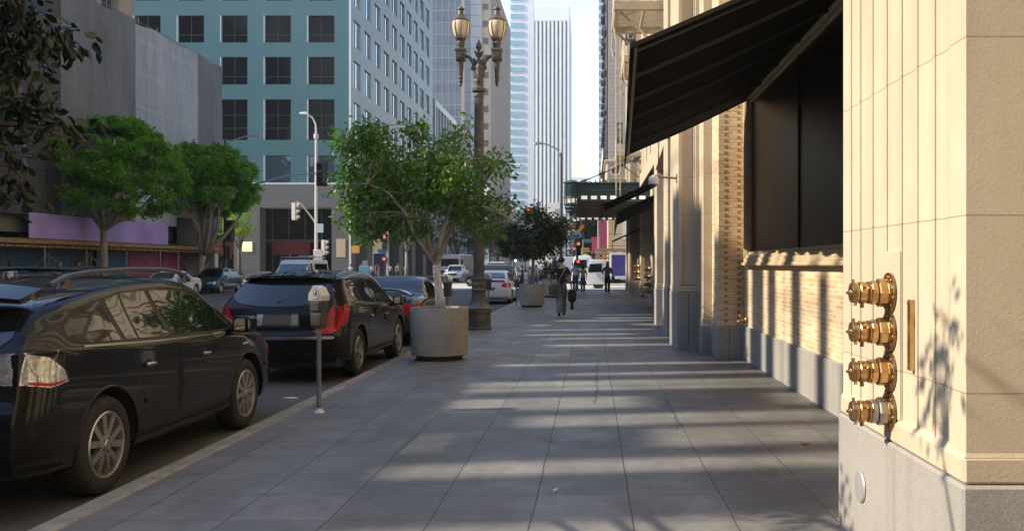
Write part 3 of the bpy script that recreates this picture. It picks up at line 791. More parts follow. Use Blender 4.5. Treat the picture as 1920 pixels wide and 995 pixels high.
def rod(a, b):
    a, b = Vector(a), Vector(b); mb.tube([a, b], .028, 6)
    for t in (.03, .28, .5, .72, .97):
        p = a.lerp(b, t); d = (b-a).normalized()
        mb.tube([p-d*.17+Vector((0,0,.05)), p+d*.17+Vector((0,0,.05))], .018, 6); mb.tube([p-d*.17-Vector((0,0,.05)), p+d*.17-Vector((0,0,.05))], .018, 6)
        mb.lathe([(.03,-.03),(.075,-.03),(.075,.03),(.03,.03)], p, 10, axis=(0,1,0))
rod((-.55,42.1,5.4), (3.1,42.1,6.95)); mp('suspension_chain', mb, M_teal)
mb = MB(); rod((-.3,55.8,5.3), (3.1,55.8,6.9)); mp('suspension_chain', mb, M_teal)
# ------------------------------------------------------------------ fire escape
M_fe = mat('cream_ironwork', (.50,.42,.30), .5, noise=.2, nscale=6)
def fire_escape(label, x0, x1, y0, y1, z, panel=None, ladder=None):
    t = thing('fire_escape', label, 'fire escape', (x1, y0, z), 0, 'cream fire escapes high on the stone building')
    mb = MB()
    mb.bbox(x0, x1, y0, y0+.1, z, z+.22, .01); mb.bbox(x0, x1, y1-.1, y1, z, z+.22, .01); mb.bbox(x0, x0+.1, y0+.1, y1-.1, z, z+.22, .01)
    for k in range(int((y1-y0)/.16)): mb.box(x0+.1, x1, y0+.16+k*.16, y0+.2+k*.16, z+.15, z+.18)
    mb.bbox((x0+x1)/2-.03, (x0+x1)/2+.03, y0+.1, y1-.1, z+.02, z+.14, .005)
    mb.build('platform', M_fe, t, world=True)
    mb = MB()
    for zz in (z+.65, z+1.1):
        mb.tube([(x1,y0+.03,zz),(x0+.03,y0+.03,zz),(x0+.03,y1-.03,zz),(x1,y1-.03,zz)], .018, 6)
    n = 12
    for k in range(n+1):
        mb.tube([(x0+.03, y0+(y1-y0)*k/n, z+.2), (x0+.03, y0+(y1-y0)*k/n, z+1.1)], .009, 5)
    for k in range(6): mb.tube([(x0+.1+(x1-x0-.1)*k/6, y0+.03, z+.2), (x0+.1+(x1-x0-.1)*k/6, y0+.03, z+1.1)], .009, 5)
    mb.build('railing', M_fe, t, world=True)
    mb = MB()
    for y in (y0+.1, y1-.1):
        mb.tube([(x1, y, z-1.0), (x1-.35*(x1-x0), y, z-.75), (x0+.12*(x1-x0), y, z-.02)], .03, 6); mb.tube([(x0+.04, y, z+.05), (x0-.0, y, z-.35), (x0+.05, y, z-.62), (x0+.09, y, z-.5)], .025, 6)
    mb.build('scroll_bracket', M_fe, t, world=True)
    if panel:
        a, b, y, c, d = panel; mb = MB()
        mb.bbox(a, a+.05, y, y+.06, c, d, .005); mb.bbox(b-.05, b, y, y+.06, c, d, .005); mb.bbox(a, b, y, y+.06, d-.12, d, .005); mb.bbox(a, b, y, y+.06, c, c+.2, .005)
        xc = (a+b)/2; n = int((d-c-.3)/.2)
        for k in range(n):
            zz = c+.3+k*.2
            mb.lathe([(.05,-.02),(.075,-.02),(.075,.02),(.05,.02)], (xc, y+.03, zz), 10, axis=(0,1,0)); mb.tube([(a+.04,y+.03,zz-.09),(xc,y+.03,zz+.0),(b-.04,y+.03,zz+.09)], .012, 5)
        mb.build('ornamental_panel', M_teal, t, world=True)
    if ladder:
        a, b, y, c, d = ladder; mb = MB(); mb.tube([(a,y,c),(a,y,d)], .022, 6); mb.tube([(b,y,c),(b,y,d)], .022, 6)
        zz = c+.2
        while zz < d: mb.tube([(a,y,zz),(b,y,zz)], .012, 5); zz += .32
        mb.build('drop_ladder', M_fe, t, world=True)
fire_escape('lowest and nearest cream fire escape platform crossing the top of the view', .50, 1.95, 21.0, 23.2, 7.48)
fire_escape('cream fire escape with teal scroll panel and long drop ladder above the big awning', 1.05, 1.85, 30.0, 33.0, 8.3, panel=(1.115,1.45,29.95,8.85,9.9), ladder=(.84,.98,31.4,4.0,13))
fire_escape('distant cream fire escape with small teal panel above the marquee', 1.2, 3.1, 45.0, 48.0, 7.0, panel=(1.25,1.52,44.95,7.6,8.65))
# ------------------------------------------------------------------ teal office block
M_tealp = mat_brick('teal_panel', (.062,.160,.180), (.070,.175,.195), (.05,.12,.14), bw=2.26, bh=1.42, ms=.05, bump=.15, rough=.35)
M_tealp.node_tree.nodes['Principled BSDF'].inputs['Specular IOR Level'].default_value = .6
M_dgran = mat_brick('dark_granite_cladding', (.155,.155,.158), (.165,.165,.168), (.08,.08,.08), bw=1.5, bh=.95, ms=.02, bump=.1, rough=.4)
M_wing = mat_glass('office_glass', (.003,.005,.007), .04, wave=.35, wscale=.45, spec=.1)
M_wing2 = mat_glass('office_glass_side', (.36,.52,.60), .04, wave=.4, wscale=.6, spec=1.0, metal=.75)
M_sunlit_corner = mat('white_corner', (.85,.85,.83), .5); M_wing3 = mat_glass('office_glass_pale', (.05,.09,.11), .04, wave=.5, wscale=.5, spec=.8); M_trim_jamb = mat('pale_trim', (.55,.60,.62), .4)  # corner and jamb whites paint sunlight; pale glass paints sky reflection
M_mull = mat('dark_mullion', (.06,.075,.085), .5)
tb = thing('office_building', 'tall teal panelled office building with square dark windows and grey granite base', 'building', (-25.12, 94, 0))
BX, BY, BH = -25.12, 94.0, 63.0
rows = [(10.15,12.98), (14.58,18.8), (20.35,23.2), (24.7,27.5)] + [(29.05+4.35*k, 31.9+4.35*k) for k in range(7)]
fx = [(-26.79-4.52*i-2.83, -26.79-4.52*i) for i in range(5)]
sy = [(95.25+4.6*i, 98.3+4.6*i) for i in range(10)]
mb = MB()
mb.box(-47.5, BX-.45, BY+.45, 142.5, 10.0, BH)
# piers and spandrels stand proud of the glass
xs = sorted([BX, *[v for p in fx for v in p], -47.5])
edges = [-47.5] + sorted([v for p in fx for v in p]) + [BX]
for a, b in zip(edges[0::2], edges[1::2]): mb.box(a, b, BY, BY+.46, 10.0, BH)
ye = [94.46] + [v for p in sy for v in p] + [142.5]
for a, b in zip(ye[0::2], ye[1::2]): mb.box(BX-.46, BX, a, b, 10.0, BH)
zz = [10.0] + [v for p in rows for v in p] + [BH]
for a, b in zip(zz[0::2], zz[1::2]):
    if b - a < .02: continue
    for p in fx: mb.box(p[0]-.001, p[1]+.001, BY+.004, BY+.45, a, b)
    for p in sy: mb.box(BX-.45, BX-.004, p[0]-.001, p[1]+.001, a, b)
mb.build('wall', M_tealp, tb, world=True)
def win_front(x0, x1, z0, z1, mbx):
    mbx.mat(0).add([(x0,BY+.30,z0),(x1,BY+.30,z0),(x1,BY+.30,z1),(x0,BY+.30,z1)], [(0,1,2,3)])
    mbx.mat(1)
    for t in (.5,): mbx.box(x0+(x1-x0)*t-.03, x0+(x1-x0)*t+.03, BY+.24, BY+.31, z0, z1)
    mbx.box(x0, x1, BY+.25, BY+.31, z0+(z1-z0)*.3-.025, z0+(z1-z0)*.3+.025)
    if z1-z0 > 3.5: mbx.box(x0, x1, BY+.25, BY+.31, z0+(z1-z0)*.62-.025, z0+(z1-z0)*.62+.025)
    mbx.mat(2).box(x0, x0+.09, BY-.015, BY+.3, z0, z1)  # pale strip painting the light caught by the window jamb
def win_side(y0, y1, z0, z1, mbx):
    mbx.mat(0).add([(BX-.16,y0,z0),(BX-.16,y1,z0),(BX-.16,y1,z1),(BX-.16,y0,z1)], [(0,1,2,3)])
    mbx.mat(1)
    for t in (.33, .66): mbx.box(BX-.17, BX-.11, y0+(y1-y0)*t-.03, y0+(y1-y0)*t+.03, z0, z1)
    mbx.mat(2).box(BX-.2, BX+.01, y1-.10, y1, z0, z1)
rest = MB(); cnt = 0
for j, (a, b) in enumerate(rows):
    for i, p in enumerate(fx):
        if i < 4 and j < 5: m_ = MB(); win_front(p[0], p[1], a, b, m_); m_.build('window', [M_wing if (i*7+j*3) % 7 else M_wing3, M_mull, M_trim_jamb], tb, world=True, fix=False); cnt += 1
        else: win_front(p[0], p[1], a, b, rest)
for j, (a, b) in enumerate(rows):
    for i, p in enumerate(sy):
        if j < 8: m_ = MB(); win_side(p[0], p[1], a, b, m_); m_.build('window', [M_wing2, M_mull, M_trim_jamb], tb, world=True, fix=False); cnt += 1
        else: win_side(p[0], p[1], a, b, rest)
o = rest.build('upper_windows', [M_wing, M_mull, M_trim_jamb], tb, world=True, fix=False); tag(o, kind='stuff')
mb = MB(); mb.box(BX-.10, BX+.06, BY-.13, BY+.02, 0, BH); mb.build('corner_trim', M_sunlit_corner, tb, world=True)  # white strip painting the sunlit sliver along the corner
# granite base
mb = MB()
mb.box(-47.6, BX+.1, BY-.1, BY+3.2, 7.66, 10.02); mb.box(BX-3, BX+.1, BY+3.2, 142.6, 7.66, 10.02)
for a, b in ((-27.05,-25.02), (-37.2,-34.5), (-47.6,-44.4)): mb.box(a, b, BY-.1, BY+1.6, 0, 7.66)
for k in range(6): mb.box(BX-1.6, BX+.1, BY+6.4+k*8.4, BY+8.9+k*8.4, 0, 7.66)
mb.box(-47.6,-46, BY+1.6, BY+3, 0, 7.66)
mb.build('granite_base', M_dgran, tb, world=True)
mb = MB(); mb.box(-47.5, BX-.1, BY-.11, BY+.0, 9.95, 10.16); mb.build('ledge', M_trim_jamb, tb, world=True)
mb = MB(); mb.mat(0).box(-47.5, BX-3, BY+3.0, BY+3.1, 0, 7.66); mb.box(BX-3.0, BX-2.9, BY+3.1, 142, 0, 7.66)
mb.mat(1)
x = -46.5
while x < BX-3: mb.box(x-.06, x+.06, BY+2.9, BY+3.02, 0, 7.6); x += 1.75
mb.box(-47.5, BX-3, BY+2.9, BY+3.01, 4.1, 4.35)
y = 98
while y < 142: mb.box(BX-2.92, BX-2.8, y-.07, y+.07, 0, 7.6); y += 2.1
mb.build('lobby_glazing', [M_wing, M_mull], tb, world=True)
mb = MB(); mb.box(-47.5, BX-.2, BY+.0, BY+3.0, 7.6, 7.655); mb.build('lobby_ceiling', mat('pale_soffit', (.55,.52,.48), .7), tb, world=True)
for a_, b_ in ((-34.3,-30.2),(-42.5,-38.0)): MB().box(a_, b_, BY+2.85, BY+2.89, 2.7, 4.05).build('red_fascia', mat('red_panel', (.20,.02,.015), .5), tb, world=True)
mb = MB(); mb.bbox(-36.3, -35.3, BY-.16, BY-.1, 3.0, 4.0, .02); mb.build('wall_light', mat('warm_lamp', (.9,.7,.4), .4, emit=.8, ecol=(1,.65,.3)), tb, world=True)  # warm emissive panel on the granite pier
mb = MB(); mb.bbox(-26.55, -25.6, BY-.13, BY-.1, 2.4, 4.3, .03); mb.build('stone_plaque', mat('sand_plaque', (.62,.50,.33), .6), tb, world=True)  # sand-coloured panel painting a glowing reflection on the granite
# planter walls in front of it
for i, (a, b) in enumerate(((-38.5,-35.6), (-33.5,-30.2))):
    o = MB().bbox(a, b, 91.2, 92.4, 0, .95, .03).build('planter_wall', M_dgran); tag(o, ['low granite planter wall left of the teal building entrance','low granite planter wall before the teal building entrance'][i], 'planter')
# ------------------------------------------------------------------ building wrapped in mesh, with its sidewalk shed
def mat_tarp(name, c, c2, rough=.75, lift=0):
    m = bpy.data.materials.new(name); m.use_nodes = True; N, L = nt(m); b = N['Principled BSDF']
    g = N.new('ShaderNodeNewGeometry'); P = g.outputs['Position']
    base = mixc(N, L, noisen(N, L, mapn(N, L, P, (1,.5,.12)), .9, 7, .7, .3, .7), c, c2)
    base = mixc(N, L, mathn(N, L, 'MULTIPLY', noisen(N, L, mapn(N, L, P, (1,1.6,1.1)), .8, 8, .75, .45, .75), .55), base, tuple(min(1, x*1.7+.02) for x in c))
    # scaffold grid showing faintly through the mesh
    sp = N.new('ShaderNodeSeparateXYZ'); L.new(P, sp.inputs[0])
    for ax, per, w_ in ((1, 1.55, .06), (2, 1.95, .05), (1, .5, .012)):
        d = mathn(N, L, 'ABSOLUTE', mathn(N, L, 'SUBTRACT', mathn(N, L, 'FRACT', mathn(N, L, 'DIVIDE', sp.outputs[ax], per)), .5))
        ln = mathn(N, L, 'LESS_THAN', d, w_/per)
        base = mixc(N, L, mathn(N, L, 'MULTIPLY', ln, .07+lift), base, tuple(min(1, x*1.9+.03) for x in c2))
    L.new(base, b.inputs['Base Color']); b.inputs['Roughness'].default_value = rough; b.inputs['Specular IOR Level'].default_value = .3
    bp = N.new('ShaderNodeBump'); bp.inputs['Strength'].default_value = .9; bp.inputs['Distance'].default_value = .12
    n1 = noisen(N, L, mapn(N, L, P, (1,1.2,.18)), 1.3, 6, .62, 0, 1); L.new(n1, bp.inputs['Height'])
    L.new(bp.outputs['Normal'], b.inputs['Normal'])
    return m
M_tarp = mat_tarp('grey_tarp', (.085,.098,.12), (.17,.19,.225)); M_tarp2 = mat_tarp('pale_blue_netting', (.21,.25,.31), (.34,.39,.46), lift=.05)
M_tarp3 = mat_tarp('dark_tarp', (.035,.037,.042), (.06,.062,.07))
TX, TC, TH = -26.2, 63.9, 15.55
sb = thing('wrapped_building', 'building under renovation wrapped in grey scaffold mesh at the far street corner', 'building', (TX, TC, 0))
mb = MB(); mb.box(-46, TX-.5, 36.9, TC-.4, 3.1, TH-.3); mb.box(-46, -28.7, 36.9, TC-.4, 0, 3.1); mb.build('wall', mat('raw_concrete', (.12,.12,.12), .9), sb, world=True)
rnd = random.Random(3)
def tarp(y0, y1, z0, z1, m, seed, bulge=.0, x=TX):
    rn = random.Random(seed); ph = [rn.uniform(0, 6.28) for _ in range(8)]
    nu = int((y1-y0)*7); nv = int((z1-z0)*3); vs = []; fs = []
    for i in range(nu+1):
        for j in range(nv+1):
            u = i/nu; v = j/nv; y = y0+(y1-y0)*u; z = z0+(z1-z0)*v
            d = .035*math.sin(y*3.1+ph[0]+.3*math.sin(z*.5+ph[3])) + .022*math.sin(y*7.3+ph[1]+z*.22) + .06*math.sin(y*.9+ph[2]+z*.5)*math.sin(z*.6+ph[4]) + .03*math.sin(z*1.7+y*1.1+ph[5])
            e = min(1, min(u, 1-u)*8)*min(1, min(v, 1-v)*10)
            d = d*e + bulge*math.sin(PI*u)*math.sin(PI*v)
            vs.append((x + d, y, z + (.10*math.sin(y*1.3+ph[6]) if j == nv else 0)))
    for i in range(nu):
        for j in range(nv):
            a = i*(nv+1)+j; fs.append((a, a+1, a+nv+2, a+nv+1))
    mbx = MB().smooth(); mbx.add(vs, fs)
    # give it a back and edges
    mbx.smooth(False).box(x-.12, x-.09, y0, y1, z0, z1-.15)
    o = mbx.build('mesh_wrap', m, sb, world=True, fix=False); return o
tarp(38.0, 44.6, 3.9, TH, M_tarp3, 1); tarp(44.6, 51.9, 4.0, TH-.02, M_tarp, 2, .12); tarp(51.9, 60.1, 4.0, TH-.05, M_tarp2, 5, .08); tarp(60.1, TC, 4.0, TH, M_tarp, 9, .1)
tarp(36.4, 38.0, 3.9, TH-.1, M_tarp, 11, .1)
# the wrap turns the corner
mb = MB(); 
vs = []; fs = []; n = 60
for i in range(n+1):
    x = TX - 19.5*i/n
    for j in range(9):
        vs.append((x, TC+.03+.07*math.sin(x*2.3)+.04*math.sin(x*5+j), 3.9+(TH-3.9)*j/8))
for i in range(n):
    for j in range(8): a = i*9+j; fs.append((a, a+1, a+10, a+9))
mb.smooth().add(vs, fs); mb.build('mesh_wrap', M_tarp, sb, world=True, fix=False)
sc = MB()
for y in np.arange(36.6, TC, 2.3): sc.tube([(TX-.25, y, TH-.6), (TX-.25, y, TH+.45)], .03, 6)
sc.tube([(TX-.25,36.6,TH+.2),(TX-.25,TC-.3,TH+.2)], .025, 6)
sc.build('scaffold_tops', M_grey, sb, world=True)
# shed
sh = thing('sidewalk_shed', 'timber and scaffold sidewalk shed under the wrapped building', 'scaffolding', (-25.6, 50, 0))
M_ply_b = mat('blue_hoarding', (.015,.09,.17), .6, noise=.5, nscale=.8, c2=(.03,.15,.26)); M_ply_p = mat('pink_hoarding', (.42,.07,.17), .6, noise=.3, nscale=.7)
M_wood = mat('scaffold_timber', (.26,.16,.07), .8, noise=.4, nscale=5, stretch=(1,.3,3))
M_pole = mat('scaffold_pole', (.24,.24,.25), .5, metal=.4, noise=.3, nscale=6)
mb = MB(); mb.box(-28.6, -28.5, 30, 49.3, 0, 2.5); mb.box(-28.6,-28.5, 52.0, 55.3, 0, 2.5); mb.build('blue_hoarding', M_ply_b, sh, world=True)
mb = MB(); mb.box(-28.6, -28.5, 55.304, 63.6, 0, 2.5); mb.box(-28.5, -28.45, 55.6, 58.4, .7, 2.3); mb.build('pink_hoarding', M_ply_p, sh, world=True)
mb = MB(); mb.bbox(-28.6, -26.3, 62.9, 63.6, 0, 2.5, .01); mb.build('white_hoarding', mat('pale_hoarding', (.42,.42,.44), .7, noise=.2), sh, world=True)
mb = MB(); mb.box(-28.45,-28.42, 47.0, 48.2, .5, 1.5); mb.build('sky_blue_poster', mat('sky_blue', (.03,.25,.55), .5), sh, world=True)
mb = MB(); mb.box(-28.5, -26.25, 30, 63.5, 2.52, 2.58); mb.build('deck', mat('black_deck', (.02,.02,.02), .8), sh, world=True)
mb = MB()
for x in (-26.25, -28.3): mb.bbox(x, x+.1, 30, 63.5, 2.58, 2.80, .01)
y = 30.4
while y < 63.5: mb.bbox(-28.5, -26.1, y, y+.08, 2.38, 2.51, .005); y += .62
mb.bbox(-26.30, -26.2, 30, 63.5, 2.42, 2.50, .008)
mb.build('timber_beam', M_wood, sh, world=True)
ys = [30.5, 33.6, 36.9, 39.6, 43.3, 46.9, 50.9, 54.9, 57.3, 60.4, 62.8]
for i, y in enumerate(ys):
    mb = MB(); mb.cyl((-26.22,y,0),(-26.22,y,2.5 if i > 3 else 4.2),.035,n=8); mb.cyl((-28.2,y,0),(-28.2,y,2.5),.035,n=8); mb.box(-26.3,-26.14,y-.08,y+.08,0,.02); mb.lathe([(.035,1.05),(.05,1.06),(.05,1.5),(.035,1.52)], (-26.22,y,0), 8)
    mb.build('scaffold_post', M_pole, sh, world=True)
mb = MB()
for z in (1.1,): mb.tube([(-26.2,39.6,z),(-26.2,63,z)], .028, 6)
mb.tube([(-26.2,30.5,1.9),(-26.2,39.6,1.9)], .03, 6); mb.tube([(-26.2,60.4,1.0),(-26.2,62.8,2.3)], .025, 6)
for i in (4, 5, 8): 
    a, b = ys[i], ys[i+1]; mb.tube([(-26.18,a,2.2),(-26.18,b,.2)], .025, 6); mb.tube([(-28.15,a,.2),(-28.15,b,2.2)], .025, 6)
mb.build('brace', M_pole, sh, world=True)
# purple banner
bn = MB().smooth(); vs = []; n = 40
def bnp(y): return -26.1 + .015*math.sin(y*1.4) - (0 if y < 55.5 else (y-55.5)**2*.6)
rings = []
for i in range(n+1):
    y = 41.9 + (56.4-41.9)*i/n; x = bnp(y); rings.append([(x,y,2.83),(x,y,4.02),(x-.03,y,4.02),(x-.03,y,2.83)])
bn.ring_loft(rings)
o = bn.build('banner', mat('purple_banner', (.42,.30,.72), .55, noise=.25, nscale=.35, c2=(.24,.17,.40))); tag(o, 'long purple banner hung along the front of the sidewalk shed', 'banner')
auto_smooth(o)
o = MB().bbox(-26.2, -26.1, 57.0, 62.6, 2.85, 4.6, .03).build('black_panel', mat('shed_black_panel', (.018,.018,.02), .6, noise=.3)); tag(o, 'black parapet panel on top of the sidewalk shed by the street corner', 'panel')
# white curled sheet end
# ------------------------------------------------------------------ brick building seen above the wrap
def simple_building(name, label, x0, x1, y0, y1, H, m, mw, fw=None, sw=None, sside=1, z0=0, trim=None):
    # fw: windows on the face towards the camera (list of (x0,x1,z0,z1)); sw: windows on a side face (list of (y0,y1,z0,z1))
    t = thing(name, label, 'building', (x0, y0, 0))
    MB().bbox(x0, x1, y0, y1, z0, H, .05).build('wall', m, t, world=True)
    k = 0
    for (a, b, c, d) in fw or []:
        w_ = MB(); w_.box(a, b, y0-.04, y0+.02, c, d); w_.mat(1).box(a-.06, a, y0-.10, y0, c-.05, d+.05); w_.box(b, b+.06, y0-.10, y0, c-.05, d+.05); w_.box(a-.06, b+.06, y0-.14, y0, c-.12, c); w_.box((a+b)/2-.03,(a+b)/2+.03,y0-.07,y0-.03,c,d)
        w_.build('window', [mw, trim or m], t, world=True); k += 1
    xs_ = x1 if sside > 0 else x0
    for (a, b, c, d) in sw or []:
        s_ = 1 if sside > 0 else -1
        w_ = MB(); w_.box(min(xs_, xs_+.05*s_), max(xs_, xs_+.05*s_), a, b, c, d); w_.build('window', [mw], t, world=True); k += 1
    return t
M_redbrick = mat_brick('brown_brick', (.16,.10,.07), (.20,.13,.09), (.14,.12,.10), bw=.5, bh=.16, ms=.03, bump=.2)
simple_building('brick_building', 'old brown brick building rising behind the mesh wrapped building', -75, -45.9, 97, 130, 46, M_redbrick, M_wing,
    fw=[(x, x+1.1, z, z+2.0) for z in (20.5, 24.6, 28.7) for x in (-49.2, -52.6, -56, -59.4)])
# ------------------------------------------------------------------ low office with white fins
M_wfin = mat('white_fin', (.62,.63,.64), .5); M_dglass = mat_glass('dark_band_glass', (.01,.016,.024), .08, wave=.2, wscale=.3)
t = thing('finned_office', 'low dark office block with white vertical fins beyond the teal building', 'building', (-25.3, 145, 0))
MB().box(-45, -25.6, 145, 182, 7, 27.2).build('wall', M_dglass, t, world=True)
mb = MB(); mb.box(-45, -25.1, 144.8, 182, 27.2, 28.2); mb.box(-26.2, -25.1, 144.8, 145.6, 0, 27.2)
for k in range(13): mb.box(-25.62, -25.1, 147+k*2.9, 147.5+k*2.9, 7, 27.2)
mb.box(-45, -25.1, 144.8, 182, 6.2, 7.0)
for k in range(6): mb.box(-26.2,-25.1,151+k*6,151.9+k*6,0,6.2)
mb.build('fins', M_wfin, t, world=True)
MB().box(-45, -27, 146.5, 181, 0, 6.2).build('shopfront', M_dglass, t, world=True)
# ------------------------------------------------------------------ distant towers
def tower_bands(name, label, x0, x1, y, depth, H, mwall, mband, n, z0, hb, xb0, xb1):
    t = thing(name, label, 'skyscraper', (x0, y, 0)); MB().box(x0, x1, y, y+depth, 0, H).build('wall', mwall, t, world=True)
    p = (H-z0)/n
    for k in range(n):
        MB().box(xb0, xb1, y-.25, y+.1, z0+k*p, z0+k*p+hb).build('window_band', mband, t, world=True)
    return t
M_wtow = mat('white_tower_cladding', (.88,.88,.86), .5, noise=.06, nscale=.05); M_bband = mat_glass('blue_band_glass', (.28,.50,.60), .10, wave=0, spec=.8)
tower_bands('banded_tower', 'white skyscraper with pale blue horizontal window bands', -34.3, -24.6, 380, 6, 150, M_wtow, M_bband, 37, 12, 1.9, -34.25, -28.6)
# ribbed tower
t = thing('ribbed_tower', 'tall white skyscraper with continuous vertical ribs and dark window strips', 'skyscraper', (-32, 480, 0))
MB().box(-31.9, -12.2, 481, 520, 0, 132).build('wall', mat('tower_dark_strip', (.10,.125,.16), .3, spec=.6, noise=.3, nscale=.12), t, world=True)
MB().bbox(-32.1, -11.9, 480, 521, 131.2, 139.3, .3).build('crown_band', M_wtow, t, world=True)
for k in range(10):
    x = -31.6 + k*2.12
    mb = MB(); mb.hull([(x-.75,481.1,3),(x+.72,481.1,3),(x-.3,479.8,3),(x+.3,479.8,3),(x-.75,481.1,131),(x+.72,481.1,131),(x-.3,479.8,131),(x+.3,479.8,131)]); mb.build('rib', M_wtow, t, world=True)
MB().box(-11.95, -11.7, 481, 520, 0, 132).build('side_wall', mat('tower_side', (.34,.38,.44), .5), t, world=True)
# brown fluted tower
t = thing('brown_tower', 'slender brown fluted office tower behind the street lamp', 'skyscraper', (-25, 223, 0))
M_brn0 = mat('rear_tower_stone', (.20,.21,.23), .8); M_brn = mat('brown_fin', (.36,.29,.235), .6, noise=.08, nscale=.3); M_brnd = mat('brown_gap', (.16,.125,.10), .4)
MB().box(-27.3, -25.35, 223, 278, 0, 74).build('wall', M_brnd, t, world=True)
for k in range(34):
    y = 223.1 + k*1.62; MB().box(-25.4, -25.0, y, y+.75, 4, 74).build('fin', M_brn, t, world=True)
mb = MB(); 
for k in range(17): mb.box(-27.35, -25.3, 222.85, 223.05, 3+k*4.2, 5.6+k*4.2)
mb.box(-27.4, -27.0, 222.8, 223.1, 0, 74); mb.box(-25.5, -25.0, 222.8, 223.1, 0, 74); mb.build('spandrels', M_brn, t, world=True)
# blue glass tower
t = thing('glass_tower', 'blue grey glass curtain wall tower beside the teal building', 'skyscraper', (-60, 300, 0))
M_bg = mat_glass('blue_grey_glass', (.05,.08,.125), .07, wave=.5, wscale=.12, distance=.3); M_gm = mat('tower_mullion', (.30,.31,.33), .5)
MB().box(-75, -43.2, 300, 340, 0, 105).build('glazing', M_bg, t, world=True)
mb = MB()
for k in range(16): mb.box(-75+.1+k*2.1, -75+.28+k*2.1, 299.8, 300.02, 0, 105)
for k in range(27): mb.box(-75, -43.2, 299.85, 300.01, k*3.9, k*3.9+.22)
mb.build('mullion_grid', M_gm, t, world=True)
mb = MB()
for k in range(26): 
    if k % 2: mb.box(-75, -43.2, 299.9, 300.0, k*3.9+.2, k*3.9+3.0)
mb.build('spandrel_panels', mat('tower_spandrel', (.09,.11,.15), .3, spec=.7), t, world=True)
MB().box(-43.15, -42.4, 299.5, 301, 0, 105).build('corner_pier', mat('tan_pier', (.40,.33,.27), .6), t, world=True)
# bright white tower behind the lamp
t = thing('white_tower', 'bright white stone tower directly behind the twin globe street lamp', 'skyscraper', (-46, 322, 0))
MB().box(-46, -38.9, 322, 330, 0, 112).build('wall', M_wtow, t, world=True)
mb = MB()
for k in range(27): mb.box(-45.95, -43.4, 321.8, 322.02, 6+k*3.9, 8.6+k*3.9)
mb.build('glass_strip', M_bband, t, world=True)
mb = MB()
for k in range(27): mb.box(-46, -38.9, 321.9, 322.01, 4.6+k*3.9, 4.75+k*3.9)
mb.build('panel_joints', M_gm, t, world=True)
# building with the pyramid roof
t = thing('pyramid_roof_building', 'distant pale building with a low gold pyramid roof at the end of the street', 'building', (-10, 700, 0))
MB().box(-19.6, -1.6, 700, 720, 0, 69).build('wall', M_wtow, t, world=True)
mb = MB()
for k in range(12): mb.box(-18.9+k*1.5, -18.2+k*1.5, 699.7, 700.1, 58, 66.5)
for k in range(12): mb.box(-18.9+k*1.5, -18.2+k*1.5, 699.7, 700.1, 40, 56)
mb.build('window_strips', mat('far_window', (.25,.28,.33), .4), t, world=True)
mb = MB(); mb.hull([(-19.8,699.8,69),(-1.4,699.8,69),(-1.4,718,69),(-19.8,718,69),(-10.6,709,86)]); mb.cyl((-10.6,709,86),(-10.6,709,92),.3,.05); mb.lathe([(2.6,-.1),(2.6,.1)], (-10.6,703.6,75), 20, axis=(0,-.85,.5))
mb.build('roof', mat('gold_roof', (.74,.68,.54), .5), t, world=True)
# right hand towers
t = thing('pale_glass_tower', 'thin slice of a pale blue glass tower on the right', 'skyscraper', (3, 430, 0))
MB().box(3.2, 30, 430, 450, 0, 190).build('wall', mat('pale_blue_wall', (.55,.60,.66), .4), t, world=True)
mb = MB()
for k in range(48): mb.box(3.15, 30, 429.8, 430.1, 2+k*3.9, 4.2+k*3.9)
mb.build('window_bands', mat_glass('pale_glass', (.16,.22,.30), .1, wave=0), t, world=True)
M_gbrick = mat_brick('grey_buff_brick', (.42,.38,.33), (.48,.43,.37), (.32,.30,.28), bw=1.0, bh=.42, ms=.07, bump=.2)
M_rust = mat_brick('rusticated_tan_stone', (.56,.42,.24), (.60,.46,.27), (.30,.22,.12), bw=60, bh=1.15, ms=.10, bump=.6)
t = thing('corner_building', 'tall buff brick building with rusticated tan base across the side street', 'building', (1.56, 88, 0))
MB().box(1.62, 26, 88.05, 130, 11.6, 60).build('wall', M_gbrick, t, world=True)
MB().bbox(1.56, 26, 88, 130, 0, 9.9, .03).build('rusticated_base', M_rust, t, world=True)
mb = MB(); mb.bbox(1.40, 26, 87.8, 130, 9.9, 11.6, .05); mb.bbox(1.2, 26, 87.6, 130, 11.55, 11.8, .05)
for k in range(5): mb.lathe([(.35,-.02),(.48,-.05),(.6,-.02)], (2.3+k*1.9,87.79,10.75), 14, axis=(0,1,0)); mb.bbox(1.55+k*1.9-.05,1.55+k*1.9+.06,87.74,87.8,10.1,11.4,.01)
mb.build('ornament_band', M_cream, t, world=True)
for z in (13.2, 17.2, 21.2, 25.2, 29.2, 33.2, 37.2):
    for y in (90, 95, 100, 105, 110, 115):
        mb = MB(); mb.box(1.55, 1.63, y, y+2.6, z, z+2.6); mb.mat(1).bbox(1.15, 1.62, y-.2, y+2.8, z-.35, z-.1, .02); mb.build('window', [M_wing, M_dgran], t, world=True)
mb = MB(); mb.box(1.45, 1.63, 89.2, 121, 12, 60); mb.build('side_bay', mat('dark_bay', (.06,.065,.075), .5), t, world=True)
for x in (3.0, 6.0):
    mb = MB(); mb.box(x, x+.9, 87.94, 88.02, 4.2, 6.2); mb.mat(1).bbox(x-.08, x+.98, 87.9, 88.0, 4.05, 4.2, .01); mb.build('window', [mat('white_blind', (.6,.6,.62), .6), M_trim_jamb], t, world=True)
simple_building('cream_building', 'small cream building with three slit windows in front of the ribbed tower', -21.0, -14.8, 430, 445, 31.5, mat('far_cream', (.66,.60,.50), .8), M_mull, fw=[(-17.6+k*.9, -17.1+k*.9, 25.5, 28.5) for k in range(3)])
